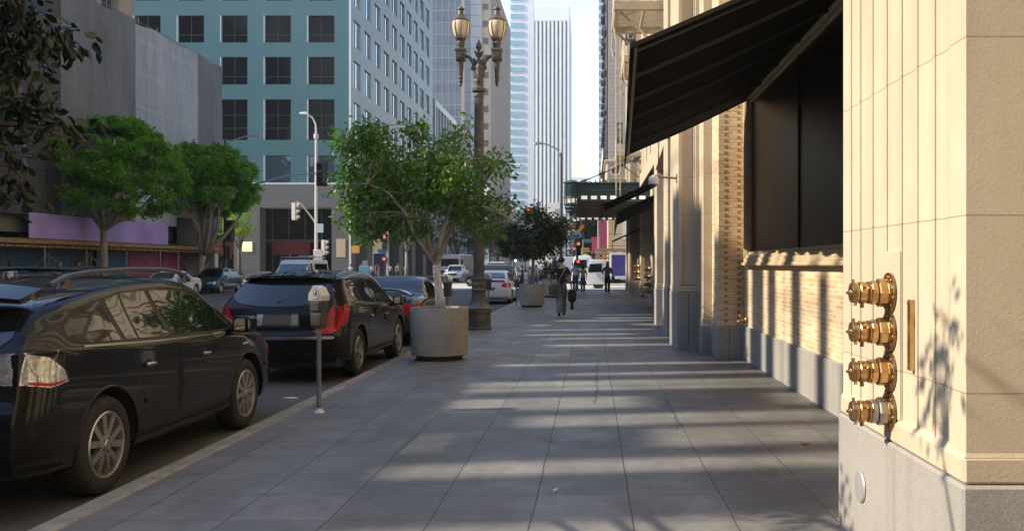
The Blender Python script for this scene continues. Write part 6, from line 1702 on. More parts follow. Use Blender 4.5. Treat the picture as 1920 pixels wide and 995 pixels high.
def wheel_meshes(r, rim, wd, style):
    key = (round(r, 3), round(rim, 3), round(wd, 3), style)
    if key in _wheel_cache: return _wheel_cache[key]
    # wheel lies along +x (outer face at x=0), centre at the origin
    ty = MB().smooth(); h = wd
    prof = [(rim-.005,-h+.03),(rim+.01,-h+.008),(r*.86,-h),(r*.965,-h+.02),(r,-h+.05),(r,-.05),(r*.965,-.018),(r*.90,-.004),(r*.80,.0),(rim+.012,-.008),(rim-.004,-.02)]
    ty.lathe(prof, n=56, axis=(1,0,0), cap=False, flute=lambda q, z, a: q*(1-.008*(math.sin(a*70) > .3)) if q > r*.96 else q)
    rm = MB(); rm.lathe([(rim-.02,-h+.03),(rim-.012,-.03),(rim+.004,-.010),(rim-.004,-.002),(rim-.018,-.006),(rim-.026,-.04),(rim-.05,-h+.03)], n=56, axis=(1,0,0), cap=False)
    X = lambda rr, a, x: (x, rr*math.cos(a), rr*math.sin(a))
    if style == 'split5':
        for k in range(5):
            a = 2*PI*k/5+.3
            for sg in (-1, 1):
                a1 = a+sg*.14; a2 = a+sg*.31; w1 = .022; w2 = .026
                def qd(rr, aa, w_, x): t = Vector((0,-math.sin(aa),math.cos(aa)))*w_; p = Vector(X(rr, aa, x)); return [p-t, p+t]
                f = qd(.05, a1, w1, -.012)+qd(rim-.015, a2, w2, -.010); b = qd(.05, a1, w1*1.2, -.055)+qd(rim-.02, a2, w2*1.1, -.045)
                c_ = qd((rim+.05)/2, (a1+a2)/2, w1*.8, -.022)
                rm.hull([tuple(p) for p in f+b])
            f = [X(.04, a-.3, -.014), X(.04, a+.3, -.014), X(.105, a-.12, -.018), X(.105, a+.12, -.018), X(.04, a-.3, -.05), X(.04, a+.3, -.05), X(.105, a-.14, -.05), X(.105, a+.14, -.05)]
            rm.hull(f)
        rm.lathe([(0,.0),(.03,.0),(.036,-.006),(.075,-.012),(.078,-.05),(0,-.05)], n=20, axis=(1,0,0))
    elif style == 'spoke6':
        for k in range(6):
            a = 2*PI*k/6; t0 = .15; t1 = .13
            rm.hull([X(.04,a-.5,-.012),X(.04,a+.5,-.012),X(rim-.015,a-t1,-.008),X(rim-.015,a+t1,-.008),X(.04,a-.5,-.05),X(.04,a+.5,-.05),X(rim-.02,a-t1,-.04),X(rim-.02,a+t1,-.04)])
        rm.lathe([(0,.004),(.03,.004),(.04,-.004),(.065,-.010),(.065,-.05),(0,-.05)], n=20, axis=(1,0,0))
    else:
        rm.lathe([(0,.0),(.04,.0),(.06,-.012),(rim*.7,-.018),(rim-.015,-.010),(rim-.015,-.03),(0,-.05)], n=32, axis=(1,0,0))
        for k in range(8):
            a = 2*PI*k/8; rm.mat(1).hull([X(rim*.62,a-.12,-.0145),X(rim*.62,a+.12,-.0145),X(rim*.85,a-.12,-.010),X(rim*.85,a+.12,-.010),X(rim*.62,a-.12,-.02),X(rim*.85,a+.12,-.02)]); rm.mat(0)
    rm.mat(1)
    if style in ('split5', 'spoke6'):
        for k in range(5): a = 2*PI*k/5; rm.cyl(X(.05,a,-.020), X(.05,a,-.006), .009, n=8)
    dk = rm; rm.lathe([(0,-.10),(rim*.75,-.10),(rim*.75,-.12),(0,-.12)], n=28, axis=(1,0,0))
    o1 = ty.build('tyre', M_rubber, None); o2 = rm.build('rim', [M_alloy, M_plastic], None); auto_smooth(o2, 30)
    r_ = (o1.data, o2.data); bpy.data.objects.remove(o1); bpy.data.objects.remove(o2)
    _wheel_cache[key] = r_; return r_
def wheels(car, style='split5', inset=.015, wd=.23, spin=0):
    sp = car.sp; a, b = wheel_meshes(sp['wr'], sp['rim'], wd, style)
    for y in sp['wheels']:
        for sx in (1, -1):
            w_ = bpy.data.objects.new('wheel', None); col.objects.link(w_); w_.parent = car.t; w_.empty_display_size = .1
            w_.location = (sx*(sp['W']/2-inset), y, sp['wr']); w_.rotation_euler = (0,0,0 if sx > 0 else PI)
            o1 = mesh_obj('tyre', a, w_); o2 = mesh_obj('rim', b, w_); o2.rotation_euler = (spin+y, 0, 0)
def pill(name, c, d, m, t, rot=None, bev=.4):
    mb = MB(); x, y, z = d
    pts = []
    for sx in (-1,1):
        for sy_ in (-1,1):
            for sz in (-1,1):
                pts += [(sx*x/2*.65, sy_*y/2, sz*z/2*.65), (sx*x/2, sy_*y/2*.8, sz*z/2*.65), (sx*x/2*.65, sy_*y/2*.8, sz*z/2)]
    M = (rot or Matrix.Identity(3)); mb.hull([tuple(M @ Vector(p) + Vector(c)) for p in pts]); o = mb.build(name, m, t); auto_smooth(o, 50); return o
def mirrors(car, y, z, m, s=1.0):
    for sx in (1, -1):
        h, n = car.at(y, z, 'R' if sx > 0 else 'L')
        if h is None: continue
        o = pill('side_mirror', (h.x+sx*.13, y-.02, z+.05), (.20*s,.15*s,.165*s), m, car.t, Matrix.Rotation(R(-12)*sx, 3, 'Z'))
        mb = MB(); mb.hull([(h.x-sx*.02,y+.05,z-.03),(h.x-sx*.02,y-.04,z-.03),(h.x-sx*.02,y,z+.03),(h.x+sx*.08,y+.03,z+.0),(h.x+sx*.08,y-.03,z+.0),(h.x+sx*.08,y,z+.04)]); mb.build('mirror_arm', m, o)
        pill('mirror_glass', (h.x+sx*.135, y-.098, z+.05), (.16*s,.012,.125*s), M_chrome, o)
def handles(car, spots, m=M_chrome):
    for y, z in spots:
        for sx in (1, -1):
            h, n = car.at(y, z, 'R' if sx > 0 else 'L')
            if h is None: continue
            o = pill('door_handle', (h.x+sx*.022, y, z), (.022,.165,.026), m, car.t)
            mb = MB(); mb.lathe([(0,.002),(.042,.002),(.042,-.01),(0,-.01)], (h.x+sx*.001,y-.01,z), 20, axis=(sx,0,0)); mb.build('handle_recess', M_gap, o)
def arches(car, m, w_=.03):
    sp = car.sp
    for y in sp['wheels']:
        for sx in (1, -1):
            pts = []; rad = []
            for k in range(25):
                a = PI*(k/24)*1.12 - .12*PI/2; yy = y+math.cos(a)*(sp['ar']+.010); zz = sp['wr']+math.sin(a)*(sp['ar']+.010)
                if zz < sp['sill'][1][1]+.02: continue
                h, n = car.at(yy, zz, 'R' if sx > 0 else 'L')
                if h is None: continue
                pts.append((h.x-sx*.006, yy, zz)); rad.append(.014)
            if len(pts) > 3: mb = MB().smooth(); mb.tube(pts, rad, 8); mb.build('wheel_arch', m, car.t)
def glass_side(car, outline, pillars, m=M_cglass, trim=None, belt=None):
    """outline: DLO polygon (y,z). pillars: list of (y_bottom,y_top,width) painted strips laid over"""
    car.side('window_surround', outline, M_plastic, off=.0025, thick=.01)
    # shrink polygon and split by pillars
    P = [Vector(p) for p in outline]; n = len(P)
    area = sum(P[i].x*P[(i+1) % n].y - P[(i+1) % n].x*P[i].y for i in range(n)); sgn = 1 if area > 0 else -1
    ins = []
    for i in range(n):
        a, b, c = P[i-1], P[i], P[(i+1) % n]; d1 = (b-a).normalized(); d2 = (c-b).normalized(); n1 = Vector((-d1.y, d1.x))*sgn; n2 = Vector((-d2.y, d2.x))*sgn
        nn = (n1+n2); nn = nn.normalized() if nn.length > 1e-6 else n1; k = 1/max(.35, nn.dot(n1)); ins.append(b + nn*.020*min(k, 2.2))
    def clip(poly, p, nrm):
        out = []
        for i in range(len(poly)):
            a, b = poly[i-1], poly[i]; da = (a-p).dot(nrm); db = (b-p).dot(nrm)
            if (da >= 0) != (db >= 0): out.append(a.lerp(b, da/(da-db)))
            if db >= 0: out.append(b)
        return out
    zs = [p.y for p in P]; z0, z1 = min(zs), max(zs); rest = ins
    pl = sorted(pillars, key=lambda q: -q[0])
    for yb, yt, wd in pl:
        p = Vector((yb, z0)); d = Vector((yt-yb, z1-z0)).normalized(); nrm = Vector((d.y, -d.x)); nrm = nrm if nrm.x > 0 else -nrm
        front = clip(rest, p+nrm*wd/2, nrm); rest = clip(rest, p-nrm*wd/2, -nrm)
        if len(front) > 2: car.side('side_window', [tuple(q) for q in front], m, off=.0055, thick=.012)
    if len(rest) > 2: car.side('side_window', [tuple(q) for q in rest], m, off=.0055, thick=.012)
    if trim:
        low = [p for p in outline]
        car.seams([belt], w=.016, name='belt_trim', m=trim, off=.006)
def suv(label, loc, rz, m, name='parked_car', group=None, style='split5'):
    L, W = 4.73, 1.845
    sp = dict(zk=.82, L=L, W=W, wheels=(-1.40, 1.315), wr=.365, rim=.245, ar=.425, rr=.11, fr=.17, rb=.07, fb=.14, tum=.50, tw=.13,
        top=[(-2.4,1.50),(-2.1,1.56),(-1.6,1.645),(-.9,1.70),(-.2,1.715),(.35,1.67),(.62,1.60),(1.50,1.10),(1.62,1.075),(2.0,1.01),(2.25,.93),(2.365,.80)],
        belt=[(-2.4,1.17),(-1.6,1.13),(-.5,1.075),(.8,1.035),(1.4,1.01),(2.0,.93),(2.365,.74)],
        sill=[(-2.4,.30),(-1.9,.26),(1.9,.24),(2.4,.26)],
        rear=[(.24,-2.20),(.34,-2.34),(.50,-2.40),(.74,-2.395),(.80,-2.35),(1.12,-2.30),(1.25,-2.17),(1.40,-1.99),(1.55,-1.80),(1.62,-1.70),(1.75,-1.60)],
        front=[(.24,2.22),(.40,2.36),(.60,2.385),(.75,2.34),(.85,2.28),(1.0,2.2),(1.7,2.1)])
    c = Car(sp, name, label, 'car', loc, rz, m, group)
    c.side('sill_cladding', [(-.95,.27),(-.95,.38),(.87,.36),(.87,.25)], M_plastic, off=.006)
    c.side('door_moulding', [(-.86,.60),(-.86,.635),(.80,.625),(.80,.59)], m, off=.012)
    glass_side(c, [(1.32,1.065),(.98,1.27),(.62,1.455),(.30,1.555),(-.25,1.585),(-.80,1.570),(-1.10,1.52),(-1.36,1.40),(-1.74,1.165),(-1.70,1.13),(-.6,1.085),(.5,1.06)],
        [(-.30,-.36,.085),(-.92,-.84,.035),(-1.14,-1.14,.075),(.98,.98,.03)], belt=[(1.32,1.05),(.5,1.045),(-.6,1.072),(-1.72,1.125)], trim=mat('dark_chrome', (.30,.30,.31), .18, metal=1))
    c.seams([[(1.02,.40),(1.06,.7),(1.04,1.02)], [(-.32,.40),(-.32,.75),(-.31,1.07)], [(-1.05,1.10),(-.98,.86),(-.90,.70),(-.88,.40)], [(-.88,.385),(1.02,.375)], [(1.20,1.02),(1.42,1.0),(1.9,.93),(2.2,.82)],
             [(-1.80,1.62),(-1.98,1.42),(-2.14,1.20),(-2.22,1.0)]], w=.007)
    c.seams([[(-2.2,.80),(-1.95,.72),(-1.86,.62),(-1.84,.40)]], w=.007)
    # tail lamp wraps the corner: clear block with a red foot
    c.side('tail_lamp', [(-1.94,.905),(-1.98,.99),(-2.12,1.09),(-2.34,1.135),(-2.34,.93),(-2.12,.885)], M_clamp, off=.008)
    c.side('tail_lamp_red', [(-2.0,.905),(-2.12,.893),(-2.34,.935),(-2.34,.955),(-2.12,.915),(-1.99,.92)], M_rlamp, off=.012, thick=.016)
    c.decal('tail_lamp', [(.62,.93),(.62,1.12),(.9,1.13),(.9,.92)], 'B', M_clamp, off=.008, mirror=True)
    c.decal('rear_glass', [(-.66,1.17),(.66,1.17),(.70,1.24),(.60,1.50),(.50,1.53),(-.50,1.53),(-.60,1.50),(-.70,1.24)], 'B', M_cglass, off=.006, thick=.015)
    c.decal('rear_reflector', [(.50,.475),(.50,.53),(.74,.53),(.74,.475)], 'B', M_rlamp, off=.006, mirror=True)
    c.side('rear_bumper_skirt', [(-1.85,.31),(-1.85,.40),(-2.36,.42),(-2.34,.33)], M_plastic, off=.005)
    c.decal('licence_plate', [(-.26,.86),(.26,.86),(.26,1.0),(-.26,1.0)], 'B', M_plate, off=.01)
    # windscreen from above
    c.decal('windscreen', [(-.74,1.38),(-.60,.70),(.60,.70),(.74,1.38),(.5,1.44),(-.5,1.44)], 'T', M_cglass, off=.006, thick=.015)
    c.decal('sunroof', [(-.42,-.35),(.42,-.35),(.42,.38),(-.42,.38)], 'T', M_cglass, off=.003)
    c.decal('headlight', [(.50,.72),(.50,.84),(.86,.90),(.88,.76)], 'F', M_clamp, off=.006, mirror=True)
    c.decal('grille', [(-.38,.62),(.38,.62),(.42,.84),(-.42,.84)], 'F', M_plastic, off=.006)
    c.side('side_reflector', [(2.0,.72),(2.0,.80),(2.22,.84),(2.22,.76)], M_rlamp, off=.006)
    handles(c, [(-.80,.905),(.26,.89)]); mirrors(c, 1.02, 1.06, m); arches(c, m)
    c.side('fender_badge', [(1.16,.885),(1.16,.91),(1.31,.91),(1.31,.885)], M_chrome, off=.008)
    # spoiler
    mb = MB().smooth(); r_ = []
    for k in range(13):
        x = -.66+1.32*k/12; e = (x/.66)**2; y1 = -2.16+.10*e; zt = 1.567-.045*e
        r_.append([(x,-1.80,zt+.018),(x,y1,zt-.052),(x,y1+.012,zt-.082),(x,-1.84,zt-.045)])
    mb.ring_loft(r_); auto_smooth(mb.build('spoiler', m, c.t), 40)
    mb = MB(); mb.box(-.18,.18,-2.165,-2.155,1.494,1.509); mb.build('brake_light', M_rlamp, c.t)
    # roof rails
    for sx in (1, -1):
        mb = MB().smooth(); x = sx*.60
        P = [(y_, c.Z(z_)) for y_, z_ in [(-1.62,1.655),(-1.52,1.69),(-1.38,1.735),(-1.1,1.765),(-.5,1.79),(.1,1.785),(.4,1.755),(.55,1.71),(.64,1.655)]]
        r_ = []
        for y, z in P: r_.append([(x-.018,y,z-.016),(x+.018,y,z-.016),(x+.020,y,z+.008),(x+.008,y,z+.018),(x-.008,y,z+.018),(x-.020,y,z+.008)])
        mb.ring_loft(r_)
        for y in (-1.45, .48): mb.hull([(x-.02,y-.06,1.53),(x+.02,y-.06,1.53),(x-.02,y+.08,1.53),(x+.02,y+.08,1.53),(x-.015,y+.03,1.62),(x+.015,y+.03,1.62)])
        auto_smooth(mb.build('roof_rail', mat('rail_grey', (.13,.13,.135), .35, metal=.6), c.t), 40)
    for y in (-.9, .05):
        mb = MB().smooth(); mb.tube([(-.60,y,1.655),(0,y,1.675),(.60,y,1.655)], .016, 8); mb.build('cross_bar', M_plastic, c.t)
    mb = MB(); mb.hull([(-.03,-1.78,1.56),(.03,-1.78,1.56),(-.025,-1.66,1.565),(.025,-1.66,1.565),(0,-1.74,1.61)]); mb.tube([(0,-1.74,1.60),(0,-1.60,1.72)], [.006,.003], 6); mb.build('antenna', M_plastic, c.t)
    wheels(c, style); return c
_ior(M_pblack)
suv('black luxury SUV with roof rails parked in the foreground', (-4.52, 8.15, -.15), 0, M_pblack)
def crossover(label, loc, rz, m):
    L, W = 4.77, 1.88
    sp = dict(zk=.89, L=L, W=W, wheels=(-1.40,1.42), wr=.37, rim=.24, ar=.43, rr=.13, fr=.16, rb=.11, fb=.14, tum=.46, tw=.16,
        top=[(-2.4,1.56),(-2.0,1.61),(-1.3,1.665),(-.5,1.69),(.2,1.66),(.55,1.59),(1.45,1.10),(1.6,1.07),(2.0,1.0),(2.3,.88),(2.4,.76)],
        belt=[(-2.4,1.14),(-1.6,1.12),(-.5,1.07),(.8,1.01),(1.4,.98),(2.0,.90),(2.4,.70)],
        sill=[(-2.4,.32),(-1.9,.26),(1.9,.24),(2.4,.26)],
        rear=[(.24,-2.22),(.36,-2.36),(.62,-2.42),(.70,-2.42),(.76,-2.33),(.95,-2.30),(1.10,-2.25),(1.25,-2.14),(1.40,-2.00),(1.52,-1.86),(1.62,-1.76)],
        front=[(.24,2.24),(.40,2.38),(.60,2.40),(.75,2.34),(1.0,2.2),(1.7,2.1)])
    c = Car(sp, 'parked_car', label, 'car', loc, rz, m)
    glass_side(c, [(1.28,1.03),(.90,1.27),(.50,1.44),(.15,1.515),(-.4,1.545),(-1.0,1.53),(-1.45,1.44),(-1.62,1.30),(-1.56,1.165),(-.5,1.09),(.5,1.04)],
        [(-.22,-.30,.09),(-1.12,-1.12,.07)], belt=[(1.28,1.015),(.5,1.025),(-.5,1.075),(-1.55,1.15)], trim=MATS['dark_chrome'])
    c.seams([[(1.02,.40),(1.06,.7),(1.02,1.0)],[(-.26,.40),(-.26,.75),(-.24,1.06)],[(-1.13,1.10),(-1.02,.90),(-.90,.72),(-.88,.40)],[(-.88,.385),(1.02,.375)],[(-2.15,.78),(-1.9,.72),(-1.84,.5)]], w=.007)
    c.side('sill_cladding', [(-.95,.27),(-.95,.37),(.95,.35),(.95,.25)], M_plastic, off=.006)
    # rear: big rounded glass, tall red lamps, plate recess with chrome, bright bumper step
    gl = [(-.60,1.155),(-.3,1.115),(0,1.105),(.3,1.115),(.60,1.155),(.72,1.24),(.72,1.34),(.60,1.50),(.40,1.545),(0,1.56),(-.40,1.545),(-.60,1.50),(-.72,1.34),(-.72,1.24)]
    c.decal('rear_glass', gl, 'B', M_cglass, off=.006, thick=.015)
    c.decal('tail_lamp', [(.52,.75),(.60,.71),(.80,.73),(.905,.87),(.86,1.09),(.76,1.12),(.70,1.01)], 'B', M_rlamp, off=.010, mirror=True, thick=.02)
    c.side('tail_lamp', [(-2.36,.78),(-2.12,.85),(-1.99,1.05),(-2.02,1.13),(-2.10,1.13),(-2.20,.99)], M_rlamp, off=.008, thick=.02)
    c.decal('number_plate_recess', [(-.33,.82),(.33,.82),(.30,1.02),(-.30,1.02)], 'B', M_gap, off=.002)
    c.decal('licence_plate', [(-.19,.845),(.19,.845),(.19,.99),(-.19,.99)], 'B', M_plate, off=.012)
    c.decal('reversing_lamp', [(.20,.84),(.31,.84),(.29,1.0),(.20,1.0)], 'B', M_clamp, off=.010, mirror=True)
    c.decal('bumper_strip', [(-.80,.65),(.80,.65),(.82,.675),(.80,.695),(-.80,.695),(-.82,.675)], 'B', mat('bright_strip', (.45,.46,.48), .18, metal=.9), off=.012)
    c.decal('bumper_skirt', [(-.80,.30),(.80,.30),(.84,.42),(-.84,.42)], 'B', M_plastic, off=.005)
    c.decal('brake_light', [(-.25,1.60),(.25,1.60),(.24,1.625),(-.24,1.625)], 'B', M_rlamp, off=.02, thick=.02)
    c.seams([[(-.86,1.22),(-.80,1.0),(-.84,.78)], [(.86,1.22),(.80,1.0),(.84,.78)], [(-.84,.765),(.84,.765)]], view='B', w=.007, name='tailgate_gap', both=False)
    mb = MB(); mb.tube([(-.02,-2.30,1.165),(.1,-2.27,1.19),(.36,-2.235,1.20)], [.022,.018,.008], 8); mb.build('wiper', M_plastic, c.t)
    mb = MB(); mb.lathe([(.028,0),(.034,0),(.034,.12),(.028,.12)], (.56,-2.42,.33), 16, axis=(0,1,0)); mb.build('exhaust_pipe', M_chrome, c.t)
    mb = MB(); mb.bbox(-.85,.85,-2.3,-1.9,.22,.4,.03); mb.build('underbody', M_plastic, c.t)
    c.decal('windscreen', [(-.74,1.35),(-.60,.65),(.60,.65),(.74,1.35),(.5,1.40),(-.5,1.40)], 'T', M_cglass, off=.006, thick=.015)
    c.decal('sunroof', [(-.42,-.55),(.42,-.55),(.42,.2),(-.42,.2)], 'T', M_cglass, off=.003)
    c.decal('headlight', [(.50,.70),(.50,.82),(.86,.88),(.88,.74)], 'F', M_clamp, off=.006, mirror=True)
    mb = MB().smooth(); r_ = []
    for k in range(13):
        x = -.64+1.28*k/12; e = (x/.64)**2; y1 = -2.02+.12*e; zt = 1.583-.05*e
        r_.append([(x,-1.66,zt+.018),(x,y1,zt-.03),(x,y1+.01,zt-.055),(x,-1.72,zt-.04)])
    mb.ring_loft(r_); auto_smooth(mb.build('spoiler', m, c.t), 40)
    mb = MB(); mb.tube([(.3,-1.3,1.58),(.3,-1.42,1.74)], [.006,.003], 6); mb.build('antenna', M_plastic, c.t)
    handles(c, [(-.72,.90),(.30,.88)]); mirrors(c, 1.0, 1.03, m); arches(c, m); wheels(c, 'spoke6'); return c
crossover('black crossover with tall red tail lamps parked behind the nearest meter', (-4.50, 15.32, -.15), 0, M_pblack)
def sedan(label, loc, rz, m, name='parked_car', group=None, hatch=False, L=4.5, W=1.78, H=1.43, style='plain', spoiler=False, res=.75, glass=M_cglass, detail=True):
    a = L/2
    if hatch:
        top = [(-a,1.10),(-a+.10,1.18),(-a+.9,H-.07),(-a+1.6,H),(-.1,H+.0),(.35,H-.06),(1.25,.98),(a-.35,.86),(a,.70)]
        dlo = [(1.05,.96),(.70,1.12),(.25,H-.15),(-.3,H-.09),(-.9,H-.11),(-1.35,H-.21),(-1.75,1.12),(-1.6,1.04),(0,.97)]; pil = [(-.25,-.30,.07),(-1.15,-1.10,.06)]
    else:
        top = [(-a,.90),(-a+.12,1.02),(-a+.75,1.06),(-a+.95,1.08),(-a+1.55,H-.07),(-.35,H),(.1,H-.03),(.35,H-.10),(1.15,.99),(a-.35,.86),(a,.70)]
        dlo = [(.98,.955),(.60,1.13),(.25,H-.17),(-.15,H-.12),(-.6,H-.14),(-.95,H-.22),(-1.28,1.06),(-1.2,1.0),(0,.96)]; pil = [(-.30,-.30,.07)]
    sp = dict(L=L, W=W, wheels=(-L*.30, L*.295), wr=.32, rim=.20, ar=.365, rr=.12, fr=.16, rb=.09, fb=.14, tum=.46, tw=.14, top=top,
        belt=[(-a,.86),(-a+.6,.97),(0,.94),(1.1,.90),(a-.3,.80),(a,.66)], sill=[(-a,.28),(-a+.4,.20),(a-.4,.19),(a,.22)],
        rear=[(.2,-a+.12),(.34,-a+.02),(.55,-a),(.7,-a+.01),(1.0,-a+.08),(1.2,-a+.2),(1.5,-a+.35)], front=[(.2,a-.12),(.4,a-.01),(.55,a),(.7,a-.05),(1.4,a-.2)])
    c = Car(sp, name, label, 'car', loc, rz, m, group, res)
    glass_side(c, dlo, pil, m=glass)
    if hatch: c.decal('rear_glass', [(-.52,-a+.95),(.52,-a+.95),(.62,-a+.18),(-.62,-a+.18)], 'T', glass, off=.006)
    else: c.decal('rear_glass', [(-.50,-a+1.50),(.50,-a+1.50),(.60,-a+.92),(-.60,-a+.92)], 'T', glass, off=.006)
    c.decal('windscreen', [(-.66,1.12),(-.52,.42),(.52,.42),(.66,1.12),(0,1.2)], 'T', glass, off=.006)
    zl = .80 if not hatch else .85
    c.decal('tail_lamp', [(.46,zl-.08),(.84,zl-.12),(.86,zl+.08),(.55,zl+.08)], 'B', M_rlamp, off=.008, mirror=True)
    c.side('tail_lamp', [(-a+.02,zl-.10),(-a+.30,zl-.02),(-a+.34,zl+.10),(-a+.05,zl+.10)], M_rlamp, off=.006)
    c.decal('licence_plate', [(-.20,.62),(.20,.62),(.20,.75),(-.20,.75)], 'B', M_plate, off=.008)
    c.decal('headlight', [(.42,.60),(.42,.70),(.80,.76),(.82,.62)], 'F', M_clamp, off=.006, mirror=True)
    c.decal('grille', [(-.34,.50),(.34,.50),(.38,.64),(-.38,.64)], 'F', M_plastic, off=.006)
    c.decal('bumper_skirt', [(-.74,.24),(.74,.24),(.76,.34),(-.76,.34)], 'B', M_plastic, off=.005)
    if detail:
        c.seams([[(.95,.30),(.98,.9)],[(-.32,.30),(-.32,.94)],[(-1.15,.95),(-1.0,.6)]], w=.008)
        handles(c, [(-.85,.80),(.15,.79)], m)
    mirrors(c, .92, .96, m, .85)
    if spoiler:
        mb = MB().smooth(); r_ = []
        for k in range(15):
            x = -.68+1.36*k/14; e = abs(x/.68)**4; zt = 1.20-.13*e; y = -a+.16+.06*e
            r_.append([(x,y-.06,zt),(x,y+.14,zt+.02),(x,y+.13,zt-.012),(x,y-.05,zt-.03)])
        mb.ring_loft(r_); auto_smooth(mb.build('spoiler', m, c.t), 40)
    wheels(c, style, wd=.2); return c
sedan('dark grey sedan with a boot spoiler parked beyond the black crossover', (-4.50, 21.2, -.15), 0, M_pdgrey, spoiler=True, L=4.6, W=1.80, H=1.47, style='spoke6', res=1)
pr = sedan('white hatchback parked behind the fluted street lamp', (-4.42, 41.6, -.15), 0, M_pwhite, hatch=True, L=4.45, W=1.73, H=1.49)
pr.decal('upper_rear_window', [(-.62,.97),(.62,.97),(.60,1.06),(-.60,1.06)], 'B', M_cglass, off=.008)
mb = MB(); mb.box(.30,.62,-2.245,-2.235,.99,1.03); mb.build('red_lettering_strip', mat('red_sticker', (.55,.05,.08), .5), pr.t)
sedan('white sedan parked on the far side under the ficus trees', (-23.5, 50.3, -.15), PI, M_pwhite, L=4.6, H=1.44)
sedan('dark teal hatchback with pale roof edge parked at the far red kerb', (-23.45, 56.4, -.15), PI, M_pteal, hatch=True, L=4.6, W=1.78, H=1.58)
sedan('silver sedan crossing on the side street at the far left', (-33.6, 80.3, -.146), R(-90), M_psilver, name='moving_car', L=4.9, W=1.8, H=1.40)
sedan('red car far up the street left of the white pickup', (-14.9, 96.5, -.15), PI, M_pred, name='moving_car', L=4.5, H=1.44, res=.5, detail=False)
for k, (x, y, mm, lb) in enumerate(((-7.4,118,M_psilver,'silver car far up the street above the white hatchback'),(-11.2,112,M_pdgrey,'dark car far up the street right of the lamp post'),(-5.0,140,M_pwhite,'white car parked far up the right side of the street'),(-5.0,104,M_pteal,'dark car parked just past the crossing on the right'),(-12.4,150,M_pwhite,'white car in the far distance of the street'))):
    sedan(lb, (x, y, -.15), 0, mm, name='moving_car', res=.45, detail=False, hatch=k % 2 == 0, H=1.5)
def boxsuv(label, loc, rz, m, name='moving_car', L=4.6, W=1.82, H=1.75, rack=False):
    a = L/2
    sp = dict(L=L, W=W, wheels=(-L*.29, L*.30), wr=.37, rim=.22, ar=.43, rr=.06, fr=.08, rb=.04, fb=.06, tum=.30, tw=.08,
        top=[(-a,H-.05),(-a+.3,H),(-.2,H),(.25,H-.04),(.45,H-.12),(.98,1.14),(1.1,1.11),(a-.2,1.03),(a,.92)],
        belt=[(-a,1.10),(0,1.08),(1.0,1.04),(a-.2,.97),(a,.88)], sill=[(-a,.42),(a,.42)],
        rear=[(.4,-a+.03),(.6,-a),(1.1,-a+.04),(H,-a+.22)], front=[(.4,a-.02),(.6,a),(.95,a-.04),(H,a-.2)])
    c = Car(sp, name, label, 'car', loc, rz, m, None, .6)
    glass_side(c, [(.88,1.12),(.50,H-.20),(.2,H-.14),(-a+.5,H-.15),(-a+.30,1.16)], [(-.15,-.15,.08),(-1.0,-1.0,.08)])
    c.decal('windscreen', [(-.70,.95),(-.62,.50),(.62,.50),(.70,.95)], 'T', M_cglass, off=.006)
    c.decal('rear_glass', [(-.62,1.16),(.62,1.16),(.55,H-.16),(-.55,H-.16)], 'B', M_cglass, off=.006)
    c.decal('tail_lamp', [(.68,.9),(.84,.9),(.82,1.2),(.68,1.2)], 'B', M_rlamp, off=.006, mirror=True)
    c.decal('headlight', [(.48,.76),(.48,.90),(.82,.90),(.82,.76)], 'F', M_clamp, off=.006, mirror=True)
    c.side('headlight', [(a-.22,.76),(a-.22,.90),(a-.05,.90),(a-.05,.76)], M_clamp, off=.006)
    c.side('lower_cladding', [(-a+.05,.44),(-a+.05,.58),(-L*.29-.46,.58),(-L*.29-.46,.44)], M_plastic, off=.006); c.side('lower_cladding', [(-L*.29+.46,.44),(-L*.29+.46,.60),(L*.30-.46,.60),(L*.30-.46,.44)], M_plastic, off=.006)
    c.decal('grille', [(-.42,.74),(.42,.74),(.42,.92),(-.42,.92)], 'F', M_plastic, off=.006); c.decal('bumper', [(-.8,.46),(.8,.46),(.8,.64),(-.8,.64)], 'F', M_plastic, off=.01)
    for sx in (-1, 1):
        mb = MB(); mb.tube([(sx*.55,-a+.5,H+.0),(sx*.55,-a+.55,H+.06),(sx*.55,.0,H+.06),(sx*.55,.1,H-.02)], .02, 6); mb.build('roof_rail', M_plastic, c.t)
    arches(c, M_plastic); mirrors(c, .72, 1.14, m, .9); wheels(c, 'spoke6' if not rack else 'plain', wd=.2)
    return c
boxsuv('grey boxy SUV turning across the junction left of the lamp post', (-8.45, 74.0, -.146), R(90), M_pjeep)
j2 = boxsuv('bluish grey SUV behind the lamp post shaft, pointing right', (-8.3, 84.5, -.146), R(-90), paint('slate_blue', (.20,.23,.27), .3), L=4.9, H=1.85)
mb = MB(); mb.bbox(-.5,.5,-1.2,.1,1.86,2.02,.04); mb.build('roof_box', M_pwhite, j2.t)
